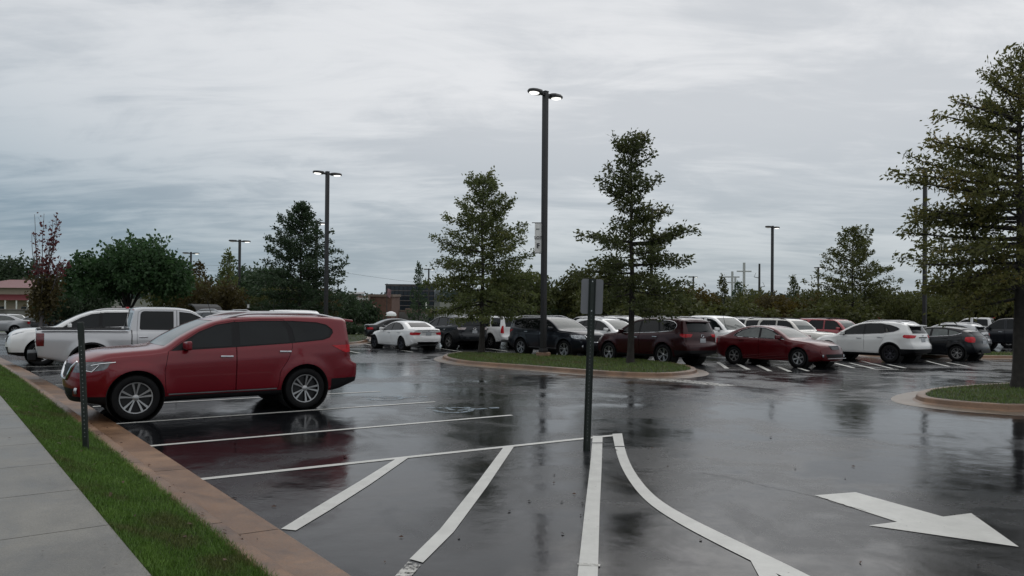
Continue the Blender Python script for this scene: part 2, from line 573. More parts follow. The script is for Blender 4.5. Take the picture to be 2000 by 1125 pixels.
    for ax in sp['axles']:
        for s in (-1, 1):
            rot = 0 if s == -1 else math.pi
            w = link('wheel', ba, M_RIMDARK, root); w.location = (ax - mid, s*(hw - 0.13 - 0.005), r); w.rotation_euler = (0, 0.35*(ax > mid), rot)
            link('tyre', ty, M_TYRE, w); link('rim', ri, sp.get('rim_mat', M_RIM), w)
            l = link('wheel_well', liner, M_LINER, root); l.location = (ax - mid, s*(hw-0.41), r+0.01); l.rotation_euler = (0, 0, rot)
    # mirrors
    if sp.get('mirror'):
        mx_, mz_ = sp['mirror']
        for s in (-1, 1):
            h, nn = shells[-1].hit((mx_, s*3, mz_), (0, -s, 0))
            if h is None: h, nn = shells[0].hit((mx_, s*3, mz_ - 0.05), (0, -s, 0))
            yb = abs(h.y)
            bm = bmesh.new()
            vs = bm_box(bm, (mx_+0.03, s*(yb+0.13), mz_+0.05), (0.12, 0.24, 0.155), None, 0.05, 4)
            for v in vs:
                t = (abs(v.co.y) - yb - 0.01)/0.24
                v.co.z = mz_+0.05 + (v.co.z-mz_-0.05)*(0.8+0.25*t)
                if v.co.x < mx_+0.03: v.co.x += 0.04*(t)
            fin('wing_mirror', bmmesh("mirror", bm, True, 60), P if sp.get('mirror_paint', True) else M_TRIM)
            bm = bmesh.new(); bm_box(bm, (mx_+0.03, s*(yb+0.0), mz_-0.02), (0.09, 0.12, 0.035), None, 0.012)
            fin('mirror_arm', bmmesh("arm", bm, True, 40), M_TRIM)
    # roof rails
    if sp.get('rails'):
        xa, xb, yr, rm = sp['rails']
        top = shells[-1]
        for s in (-1, 1):
            pts = []
            for i in range(15):
                t = i/14; x = xa + (xb-xa)*t
                h, nn = top.hit((x, s*yr, 4), (0, 0, -1))
                if h is None: continue
                up = 0.055*min(1, 5*t, 5*(1-t)) - 0.008
                pts.append(h + Vector((0, 0, up)))
            bm = bmesh.new(); bm_tube(bm, pts, [0.022]*len(pts), 8)
            fin('roof_rail', bmmesh("rail", bm, True, 60), rm)
    # strips on the sides
    for nm, poly, rad, m in sp.get('strips', []):
        for s in (-1, 1):
            bm = surf_strip(shells, poly, rad, s)
            if len(bm.verts): fin(nm, bmmesh("strip", bm, True, 60), m)
            else: bm.free()
    # plates and bars front and rear: (name, y, z, w, h, t, 'F'/'R', material, tilt)
    for nm, y, z, w, hh, t, fr, m, tilt in sp.get('bars', []):
        xo = -3 if fr == 'F' else sp['L'] + 3
        h, nn = shells[0].hit((xo, y, z), (1 if fr == 'F' else -1, 0, 0))
        if h is None: continue
        bm = bmesh.new()
        bm_box(bm, (h.x + (-1 if fr == 'F' else 1)*t*0.25, y, z), (t, w, hh), Matrix.Rotation(tilt, 3, 'X'), min(t, hh, w)*0.3)
        fin(nm, bmmesh("bar", bm, True, 40), m)
    for fn in sp.get('more', []):
        for nm, bm, m in fn(shells, sp, P): fin(nm, bmmesh("x", bm, True, 40), m if m != 'paint' else P)
    root['wb'] = sp['axles'][1] - sp['axles'][0]
    root['hw'] = hw
    for s in shells:
        for me, _, _ in s.cache.values():
            pass
    return root

def copy_car(src, label, paint_from=None, paint_to=None, group=None, swap=None):
    r = src.copy(); COL.objects.link(r); r['label'] = label
    if group: r['group'] = group
    for ch in list(src.children):
        c = ch.copy(); COL.objects.link(c); c.parent = r
        for g in list(ch.children):
            d = g.copy(); COL.objects.link(d); d.parent = c
    sw = dict(swap or {})
    if paint_from: sw[paint_from] = paint_to
    for o in list(r.children) + [g for c in r.children for g in c.children]:
        if o.type == 'MESH':
            for sl in o.material_slots:
                if sl.material in sw:
                    t = sw[sl.material]; sl.link = 'OBJECT'; sl.material = t
    return r

def pose_car(o, P, heading):
    """stand a vehicle on the ground with its middle at P, facing the heading (radians)"""
    y = P[1]
    n = Vector((0, -(zg(y+1.5) - zg(y-1.5))/3.0, 1)).normalized()
    f = Vector((math.cos(heading), math.sin(heading), 0)); f = (f - n*f.dot(n)).normalized()
    X = -f; Y = n.cross(X)
    Mx = Matrix((X, Y, n)).transposed().to_4x4()
    o.matrix_world = Matrix.Translation((P[0], P[1], zg(y) + 0.004)) @ Mx
def pose_by_wheels(o, pf, pr, Z=None, heading=None):
    """pixel of the near front and rear tyre contacts (either may be None when Z, the depth of the given one, is set)"""
    wb, hw = o['wb'], o['hw'] - 0.13
    h = Vector((math.cos(heading), math.sin(heading)))
    side = None
    def place(px, py):
        p = at(px, Z) if Z else gp(px, py)
        return Vector((p.x, p.y))
    if pf and pr and not Z:
        m = (place(*pf) + place(*pr))/2
    elif pf: m = place(*pf) - h*wb/2
    else: m = place(*pr) + h*wb/2
    n = Vector((-h.y, h.x))
    if n.dot(m) < 0: n = -n
    m = m + n*hw
    pose_car(o, (m.x, m.y), heading)
# ------------------------------------------------------------------ vehicle specifications (metres, x from the front bumper)
def wid(L, f0=0.80, r0=0.88):
    return [(0, f0), (0.12, f0+0.07), (0.35, 0.95), (0.8, 0.985), (1.4, 1.0), (L-1.3, 1.0), (L-0.6, 0.985), (L-0.25, 0.955), (L-0.08, r0+0.04), (L, r0)]
def bot(L, g=0.22):
    return [(0, g+0.05), (0.35, g), (0.9, g), (L-0.9, g), (L-0.4, g+0.04), (L, g+0.16)]

def front_lit(shells, sp, P):
    """chrome hoops of the pale V round the grille and the angular light strips in the head lamps"""
    out = []
    sh = shells[0]
    for s in (-1, 1):
        pts = []
        for y, z in ((0.56, 0.99), (0.50, 0.90), (0.42, 0.76), (0.36, 0.70), (0.0, 0.685)):
            h, n = sh.hit((-3, s*y, z), (1, 0, 0))
            if h: pts.append(h + Vector((-0.004, 0, 0)))
        bm = bmesh.new(); bm_tube(bm, pts, [0.022, 0.030, 0.034, 0.030, 0.016], 8); out.append(('grille_trim', bm, M_CHROME))
    return out
def spoiler(z, x, w, dz=0.0, l=0.24):
    def f(shells, sp, P):
        bm = bmesh.new()
        vs = bm_box(bm, (x, 0, z), (l, w, 0.045), None, 0.018, 3)
        for v in vs:
            v.co.z += -0.10*(abs(v.co.y)/(w/2))**4*0.5 + dz*(v.co.x - x)
            v.co.x -= 0.05*(abs(v.co.y)/(w/2))**3
        return [('roof_spoiler', bm, 'paint')]
    return f
def fog(y, z, rr, m, ring=M_CHROME):
    def f(shells, sp, P):
        out = []
        for s in (-1, 1):
            h, n = shells[0].hit((-3, s*y, z), (1, 0, 0))
            if h is None: continue
            bm = bmesh.new(); rg = bm_lathe(bm, [(0.001, -0.012), (rr*0.72, -0.008), (rr*0.8, -0.018), (rr, -0.014), (rr, 0.03)], 20, 'X')
            bmesh.ops.transform(bm, matrix=Matrix.Translation(h) @ Matrix.Rotation(s*0.45, 4, 'Z'), verts=bm.verts[:])
            out.append(('fog_lamp', bm, m))
        return out
    return f
def wiper(x, z, yoff):
    def f(shells, sp, P):
        out = []
        for y0 in yoff:
            pts = []
            for t in np.linspace(0, 1, 7):
                y = y0 + 0.55*t; xx = x + 0.16*t + 0.01
                h, n = shells[-1].hit((xx, y, 4), (0, 0, -1))
                if h: pts.append(h + Vector((-0.01, 0, 0.022)))
            if len(pts) > 2:
                bm = bmesh.new(); bm_tube(bm, pts, 0.010, 5); out.append(('wiper', bm, M_TRIM))
        return out
    return f
def antenna(x, y, h, lean=0.3):
    def f(shells, sp, P):
        p, n = shells[-1].hit((x, y, 4), (0, 0, -1))
        if p is None: return []
        bm = bmesh.new(); bm_tube(bm, [p, p + Vector((lean*h, 0, h))], [0.012, 0.006], 5)
        return [('antenna', bm, M_TRIM)]
    return f
def rear_badge(z, w=0.07):
    def f(shells, sp, P):
        p, n = shells[0].hit((sp['L']+3, 0, z), (-1, 0, 0))
        if p is None: return []
        bm = bmesh.new(); bm_lathe(bm, [(w*0.62, 0.0), (w*0.75, 0.012), (w, 0.012), (w*1.06, 0.0)], 20, 'X')
        bmesh.ops.scale(bm, vec=(1, 1.25, 0.85), verts=bm.verts[:])
        bmesh.ops.translate(bm, vec=p + Vector((0.004, 0, 0)), verts=bm.verts[:])
        return [('badge', bm, M_CHROME)]
    return f

SUV_A = dict(L=5.06, W=1.96, axles=(0.99, 3.89), r=0.382, arch=0.452, rim=0.262, style='double5', tw=0.245, tumble=0.31, crown=0.065, crease=0.014, flare=0.03,
    top=[(0, 0.985), (0.03, 1.035), (0.12, 1.085), (0.4, 1.145), (0.9, 1.185), (1.28, 1.21), (1.40, 1.228), (1.7, 1.405), (2.05, 1.585), (2.3, 1.675), (2.6, 1.73), (3.1, 1.755), (3.7, 1.755), (4.3, 1.74), (4.8, 1.715), (5.0, 1.70), (5.06, 1.675)],
    bot=bot(5.06, 0.27), belt=[(0, 0.95), (0.5, 1.045), (1.4, 1.115), (2.2, 1.155), (3.4, 1.20), (4.3, 1.25), (5.06, 1.28)], wid=wid(5.06, 0.80, 0.88),
    front=[(0.2, 0.17), (0.36, 0.07), (0.5, 0.015), (0.66, 0.0), (0.84, 0.02), (0.97, 0.06), (1.10, 0.13)],
    rear=[(0.3, 0.10), (0.45, 0.03), (0.62, 0.0), (0.79, 0.0), (0.86, 0.11), (1.0, 0.145), (1.2, 0.16), (1.4, 0.19), (1.62, 0.215), (1.75, 0.22)], bowf=0.30, bowr=0.155,
    dlo=[[(1.52, 1.145), (1.70, 1.275), (2.0, 1.465), (2.3, 1.585), (2.6, 1.632), (3.1, 1.652), (3.7, 1.642), (4.15, 1.612), (4.34, 1.565), (4.45, 1.475), (4.46, 1.41), (4.38, 1.32), (4.25, 1.278), (3.6, 1.228), (2.6, 1.183)]],
    windows=[[(1.70, 1.185), (1.84, 1.31), (2.06, 1.462), (2.33, 1.567), (2.57, 1.604), (2.55, 1.205)], [(2.69, 1.212), (2.70, 1.62), (3.1, 1.633), (3.46, 1.627), (3.56, 1.49), (3.60, 1.245)],
             [(3.70, 1.255), (3.665, 1.49), (3.57, 1.622), (3.75, 1.617), (4.12, 1.588), (4.30, 1.542), (4.405, 1.46), (4.41, 1.41), (4.335, 1.335), (4.23, 1.298)]],
    wshield=([(-0.72, 1.225), (0.72, 1.225), (0.58, 1.655), (-0.58, 1.655)], 0.9, 2.75),
    rglass=([(-0.60, 1.30), (0.60, 1.30), (0.52, 1.56), (-0.52, 1.56)], 4.3, 5.6),
    lamps=[('headlight', [(-0.05, -0.46, 0.80), (-0.05, -0.46, 0.96), (0.70, -1.3, 0.975), (0.72, -1.3, 1.005), (0.50, -1.3, 0.86), (0.02, -1.3, 0.79), (0.02, -1.3, 0.97), (0.0, -0.6, 0.985), (0.6, -0.82, 1.005), (0.5, -0.80, 0.86)], M_HEADDARK, -0.003),
           ('tail_light', [(4.38, -1.3, 1.165), (4.38, -1.3, 1.178), (5.4, -1.3, 1.19), (5.4, -1.3, 1.0), (4.66, -1.3, 1.015), (4.45, -0.62, 1.17), (5.4, -0.55, 1.17), (5.4, -0.62, 1.02), (4.70, -0.7, 1.04)], M_TAIL, 0.010)],
    fronts=[('grille', [(-0.46, 0.95), (0.46, 0.95), (0.38, 0.72), (-0.38, 0.72)], -0.4, 0.5, M_TRIM, -0.012), ('lower_grille', [(-0.6, 0.55), (0.6, 0.55), (0.5, 0.42), (-0.5, 0.42)], -0.4, 0.45, M_TRIM, -0.014)],
    clad=[('front_valance', ((0.30, 0, 0.30), (0.66, 2.3, 0.24)), M_TRIM, 0.004), ('rear_valance', ((4.86, 0, 0.42), (0.9, 2.3, 0.24)), M_TRIM, 0.004), ('side_sill', ((2.44, 0, 0.30), (2.0, 2.3, 0.16)), M_TRIM, 0.006)],
    doors=[[(1.46, 0.42), (1.43, 0.80), (1.49, 1.135), (1.70, 1.295), (2.0, 1.485), (2.3, 1.605), (2.62, 1.655), (2.62, 0.42)], [(2.632, 0.42), (2.632, 1.655), (3.1, 1.672), (3.52, 1.665), (3.64, 1.44), (3.64, 1.15), (3.55, 0.92), (3.42, 0.72), (3.38, 0.42)]],
    handles=[(2.45, 1.03), (3.50, 1.085)], mirror=(1.74, 1.19), rails=(2.45, 4.55, 0.61, M_SATIN), rim_mat=M_RIM,
    strips=[('lamp_strip', [(0.33, 0.935), (0.46, 0.965), (0.68, 0.985)], 0.010, M_CHROME), ('lamp_strip', [(0.20, 0.93), (0.27, 0.85), (0.34, 0.835), (0.44, 0.94)], 0.010, M_CHROME),
            ('sill_strip', [(1.50, 0.405), (3.36, 0.405)], 0.012, M_GREY)],
    bars=[('licence_plate', 0, 0.92, 0.30, 0.15, 0.02, 'R', M_PLATE, 0), ('tailgate_trim', 0, 1.10, 0.75, 0.035, 0.02, 'R', M_CHROME, 0)],
    more=[front_lit, spoiler(1.685, 4.87, 1.22, -0.12, 0.30), fog(0.66, 0.52, 0.055, M_HEAD)])

SUV_B = dict(L=4.89, W=1.93, axles=(0.95, 3.74), r=0.38, arch=0.445, rim=0.245, style='split5', tw=0.245, tumble=0.30, crown=0.07, crease=0.012, flare=0.026,
    top=[(0, 0.97), (0.03, 1.025), (0.12, 1.075), (0.5, 1.13), (1.0, 1.165), (1.25, 1.19), (1.6, 1.385), (2.0, 1.585), (2.3, 1.68), (2.7, 1.725), (3.3, 1.735), (3.9, 1.72), (4.5, 1.69), (4.82, 1.665), (4.89, 1.63)],
    bot=bot(4.89, 0.27), belt=[(0, 0.90), (0.5, 1.0), (1.4, 1.09), (3.4, 1.14), (4.2, 1.19), (4.89, 1.24)], wid=wid(4.89, 0.80, 0.90),
    front=[(0.2, 0.15), (0.4, 0.05), (0.55, 0.0), (0.8, 0.02), (0.93, 0.08), (1.05, 0.16)],
    rear=[(0.3, 0.10), (0.45, 0.02), (0.62, 0.0), (0.74, 0.01), (0.83, 0.09), (1.05, 0.11), (1.2, 0.15), (1.45, 0.27), (1.72, 0.36)], bowf=0.28, bowr=0.17,
    dlo=[[(1.47, 1.125), (1.7, 1.29), (2.0, 1.46), (2.3, 1.575), (2.7, 1.63), (3.3, 1.64), (3.9, 1.61), (4.15, 1.56), (4.27, 1.49), (4.30, 1.40), (4.24, 1.29), (4.12, 1.235), (3.4, 1.18), (2.5, 1.15)]],
    windows=[[(1.62, 1.155), (1.8, 1.30), (2.04, 1.44), (2.32, 1.548), (2.52, 1.585), (2.5, 1.175)], [(2.60, 1.18), (2.62, 1.60), (3.0, 1.61), (3.36, 1.60), (3.50, 1.22)], [(3.58, 1.225), (3.46, 1.60), (3.88, 1.582), (4.12, 1.535), (4.23, 1.475), (4.255, 1.40), (4.20, 1.31), (4.10, 1.262)]],
    wshield=([(-0.70, 1.19), (0.70, 1.19), (0.58, 1.65), (-0.58, 1.65)], 0.8, 2.7),
    rglass=([(-0.66, 1.20), (0.66, 1.20), (0.60, 1.52), (0.5, 1.57), (-0.5, 1.57), (-0.60, 1.52)], 4.1, 5.4),
    lamps=[('headlight', [(-0.05, -0.52, 0.84), (-0.05, -0.52, 0.97), (0.62, -1.2, 0.96), (0.62, -1.2, 1.01), (0.25, -1.2, 0.83), (0.1, -0.74, 1.0), (0.5, -0.80, 1.02)], M_HEAD, -0.003),
           ('tail_light', [(4.42, -1.3, 1.10), (4.40, -1.3, 1.15), (5.3, -1.3, 1.14), (5.3, -1.3, 0.98), (4.72, -1.3, 0.99), (4.6, -0.50, 1.13), (5.3, -0.45, 1.12), (5.3, -0.5, 1.02), (4.6, -0.6, 1.02)], M_TAIL, 0.004)],
    fronts=[('grille', [(-0.5, 0.90), (0.5, 0.90), (0.42, 0.70), (-0.42, 0.70)], -0.4, 0.5, M_TRIM, -0.012), ('lower_grille', [(-0.6, 0.56), (0.6, 0.56), (0.5, 0.40), (-0.5, 0.40)], -0.4, 0.45, M_TRIM, -0.014)],
    clad=[('front_valance', ((0.30, 0, 0.28), (0.6, 2.3, 0.24)), M_TRIM, 0.004), ('rear_valance', ((4.70, 0, 0.42), (0.9, 2.3, 0.26)), M_TRIM, 0.004), ('side_sill', ((2.34, 0, 0.30), (1.9, 2.3, 0.16)), M_TRIM, 0.006)],
    doors=[[(1.42, 0.42), (1.40, 0.80), (1.45, 1.12), (1.7, 1.31), (2.0, 1.48), (2.3, 1.595), (2.555, 1.645), (2.555, 0.42)], [(2.567, 0.42), (2.567, 1.645), (3.0, 1.662), (3.43, 1.655), (3.54, 1.40), (3.54, 1.1), (3.44, 0.9), (3.30, 0.72), (3.26, 0.42)]],
    handles=[(2.38, 0.99), (3.36, 1.02)], mirror=(1.66, 1.15), rails=(2.35, 4.3, 0.60, M_SATIN),
    strips=[('window_chrome', [(1.50, 1.128), (2.5, 1.152), (3.4, 1.182), (4.12, 1.238), (4.24, 1.292), (4.30, 1.40), (4.27, 1.49), (4.15, 1.562), (3.9, 1.612), (3.3, 1.642)], 0.011, M_CHROME)],
    bars=[('licence_plate', 0, 0.90, 0.30, 0.15, 0.02, 'R', M_PLATE, 0), ('rear_wiper', 0.12, 1.225, 0.45, 0.02, 0.03, 'R', M_TRIM, 0.12), ('grille_bar', 0, 0.80, 0.86, 0.03, 0.03, 'F', M_CHROME, 0)],
    more=[spoiler(1.625, 4.58, 1.2, -0.10), rear_badge(1.06)])

SUV_C = dict(L=4.66, W=1.86, axles=(0.93, 3.64), r=0.365, arch=0.425, rim=0.225, style='swirl', tw=0.235, tumble=0.33, crown=0.075, crease=0.016, flare=0.026,
    top=[(0, 0.88), (0.03, 0.925), (0.12, 0.97), (0.5, 1.05), (1.0, 1.11), (1.2, 1.14), (1.6, 1.36), (2.0, 1.55), (2.3, 1.635), (2.7, 1.68), (3.2, 1.69), (3.8, 1.66), (4.3, 1.615), (4.6, 1.58), (4.66, 1.545)],
    bot=bot(4.66, 0.25), belt=[(0, 0.84), (0.5, 0.97), (1.4, 1.06), (2.8, 1.11), (3.6, 1.18), (4.66, 1.27)], wid=wid(4.66, 0.78, 0.88),
    front=[(0.2, 0.15), (0.4, 0.05), (0.55, 0.0), (0.75, 0.02), (0.88, 0.08), (1.0, 0.17)],
    rear=[(0.3, 0.12), (0.45, 0.04), (0.6, 0.0), (0.72, 0.01), (0.83, 0.09), (1.05, 0.12), (1.2, 0.18), (1.4, 0.32), (1.66, 0.44)], bowf=0.30, bowr=0.20,
    dlo=[[(1.42, 1.085), (1.7, 1.28), (2.0, 1.44), (2.3, 1.545), (2.7, 1.592), (3.2, 1.588), (3.6, 1.535), (3.86, 1.46), (4.02, 1.375), (3.95, 1.31), (3.78, 1.245), (3.3, 1.175), (2.5, 1.125)]],
    windows=[[(1.58, 1.12), (1.78, 1.27), (2.04, 1.41), (2.32, 1.515), (2.50, 1.545), (2.5, 1.155)], [(2.57, 1.158), (2.57, 1.552), (2.8, 1.562), (3.18, 1.555), (3.30, 1.53), (3.42, 1.22)], [(3.47, 1.23), (3.37, 1.53), (3.58, 1.50), (3.82, 1.435), (3.95, 1.37), (3.91, 1.33), (3.76, 1.275)]],
    wshield=([(-0.66, 1.16), (0.66, 1.16), (0.54, 1.60), (-0.54, 1.60)], 0.8, 2.65),
    rglass=([(-0.60, 1.19), (0.60, 1.19), (0.52, 1.50), (-0.52, 1.50)], 3.9, 5.2),
    lamps=[('headlight', [(-0.05, -0.50, 0.78), (-0.05, -0.50, 0.90), (0.66, -1.2, 0.93), (0.62, -1.2, 0.98), (0.25, -1.2, 0.79), (0.1, -0.7, 0.94), (0.5, -0.80, 0.98)], M_HEAD, -0.003),
           ('tail_light', [(4.02, -1.3, 1.06), (4.10, -1.3, 1.17), (5.1, -1.3, 1.15), (5.1, -1.3, 1.0), (4.38, -1.3, 0.99), (4.3, -0.45, 1.12), (5.1, -0.42, 1.11), (5.1, -0.48, 1.03), (4.3, -0.6, 1.0)], M_TAIL, 0.006)],
    fronts=[('grille', [(-0.42, 0.88), (0.42, 0.88), (0.30, 0.68), (-0.30, 0.68)], -0.4, 0.5, M_TRIM, -0.012), ('lower_grille', [(-0.6, 0.50), (0.6, 0.50), (0.5, 0.36), (-0.5, 0.36)], -0.4, 0.45, M_TRIM, -0.014)],
    clad=[('front_valance', ((0.30, 0, 0.26), (0.6, 2.3, 0.22)), M_TRIM, 0.006), ('rear_valance', ((4.45, 0, 0.42), (0.85, 2.3, 0.30)), M_TRIM, 0.006), ('side_sill', ((2.28, 0, 0.29), (1.9, 2.3, 0.18)), M_TRIM, 0.008)],
    arch_trim=0.045,
    doors=[[(1.38, 0.42), (1.36, 0.80), (1.40, 1.08), (1.7, 1.30), (2.0, 1.46), (2.3, 1.565), (2.53, 1.605), (2.53, 0.42)], [(2.542, 0.42), (2.542, 1.605), (2.9, 1.61), (3.30, 1.59), (3.46, 1.35), (3.45, 1.1), (3.34, 0.9), (3.20, 0.72), (3.16, 0.42)]],
    handles=[(2.33, 0.97), (3.24, 1.02)], handle_mat=M_PEARL if False else M_SATIN, mirror=(1.60, 1.12), rails=(2.3, 4.05, 0.56, M_SATIN), rim_mat=M_RIMGUN,
    strips=[('window_chrome', [(1.46, 1.088), (2.5, 1.127), (3.3, 1.178), (3.78, 1.248), (3.95, 1.312), (4.02, 1.375)], 0.010, M_SATIN)],
    bars=[('licence_plate', 0.0, 0.92, 0.30, 0.15, 0.02, 'R', M_PLATE, 0), ('tailgate_trim', 0, 1.03, 0.62, 0.04, 0.02, 'R', M_TRIM, 0), ('grille_bar', 0, 0.72, 0.55, 0.03, 0.03, 'F', M_CHROME, 0)],
    more=[spoiler(1.565, 4.34, 1.12, -0.15, 0.30), rear_badge(1.10, 0.05)])

SUV_D = dict(L=4.80, W=1.87, axles=(0.90, 3.69), r=0.385, arch=0.45, rim=0.215, style='six', tw=0.25, tumble=0.20, crown=0.06, crease=0.01, flare=0.045,
    top=[(0, 0.98), (0.03, 1.03), (0.12, 1.07), (0.5, 1.11), (1.1, 1.14), (1.28, 1.16), (1.55, 1.40), (1.85, 1.63), (2.05, 1.70), (2.5, 1.735), (3.3, 1.745), (4.2, 1.735), (4.72, 1.715), (4.80, 1.68)],
    bot=bot(4.80, 0.32), belt=[(0, 0.95), (0.5, 1.04), (1.4, 1.10), (4.80, 1.13)], wid=wid(4.80, 0.86, 0.93),
    front=[(0.2, 0.12), (0.45, 0.02), (0.6, 0.0), (0.75, 0.06), (0.98, 0.09), (1.1, 0.13)],
    rear=[(0.3, 0.08), (0.5, 0.01), (0.62, 0.0), (0.72, 0.07), (0.85, 0.10), (1.15, 0.12), (1.4, 0.19), (1.75, 0.27)], bowf=0.16, bowr=0.11,
    dlo=[[(1.42, 1.13), (1.6, 1.33), (1.82, 1.55), (2.0, 1.63), (2.52, 1.645), (2.52, 1.15)], [(2.60, 1.15), (2.60, 1.645), (3.38, 1.645), (3.52, 1.50), (3.55, 1.15)], [(3.70, 1.16), (3.66, 1.50), (3.60, 1.64), (4.25, 1.63), (4.40, 1.60), (4.42, 1.17)]],
    windows=[[(1.52, 1.155), (1.65, 1.31), (1.85, 1.52), (2.02, 1.605), (2.49, 1.62), (2.49, 1.175)], [(2.63, 1.175), (2.63, 1.62), (3.36, 1.62), (3.49, 1.48), (3.52, 1.175)], [(3.73, 1.185), (3.69, 1.50), (3.64, 1.615), (4.24, 1.607), (4.37, 1.58), (4.39, 1.195)]],
    wshield=([(-0.68, 1.19), (0.68, 1.19), (0.60, 1.64), (-0.60, 1.64)], 0.8, 2.3),
    rglass=([(-0.62, 1.16), (0.62, 1.16), (0.60, 1.58), (-0.60, 1.58)], 4.2, 5.4),
    lamps=[('headlight', [(-0.05, -0.50, 0.83), (-0.05, -0.50, 0.98), (0.30, -1.2, 0.99), (0.30, -1.2, 0.84), (0.1, -0.7, 0.83), (0.1, -0.7, 0.99)], M_HEAD, -0.003),
           ('tail_light', [(4.50, -1.3, 0.84), (4.46, -1.3, 1.00), (4.54, -1.3, 1.22), (5.2, -1.3, 1.22), (5.2, -1.3, 0.82), (4.6, -0.74, 1.22), (5.2, -0.74, 1.22), (5.2, -0.72, 0.82), (4.6, -0.72, 0.82)], M_TAIL, 0.006)],
    fronts=[('grille', [(-0.46, 0.97), (0.46, 0.97), (0.44, 0.80), (-0.44, 0.80)], -0.4, 0.5, M_TRIM, -0.012), ('lower_grille', [(-0.6, 0.58), (0.6, 0.58), (0.5, 0.46), (-0.5, 0.46)], -0.4, 0.45, M_TRIM, -0.014)],
    clad=[('side_sill', ((2.3, 0, 0.34), (1.9, 2.3, 0.10)), M_TRIM, 0.006)],
    doors=[[(1.36, 0.46), (1.34, 0.80), (1.39, 1.13), (1.58, 1.36), (1.80, 1.59), (1.98, 1.655), (2.555, 1.668), (2.555, 0.46)], [(2.567, 0.46), (2.567, 1.668), (3.42, 1.665), (3.59, 1.50), (3.60, 1.12), (3.45, 0.95), (3.28, 0.76), (3.22, 0.46)]],
    handles=[(2.38, 1.02), (3.38, 1.04)], handle_mat=M_TRIM, mirror=(1.60, 1.16), rails=(2.1, 4.4, 0.66, M_TRIM),
    bars=[('licence_plate', 0.0, 0.86, 0.30, 0.15, 0.02, 'R', M_PLATE, 0), ('tailgate_trim', 0, 1.0, 0.5, 0.05, 0.02, 'R', M_TRIM, 0), ('grille_bar', 0, 0.89, 0.86, 0.03, 0.03, 'F', M_CHROME, 0)],
    more=[spoiler(1.70, 4.62, 1.2, -0.05)])

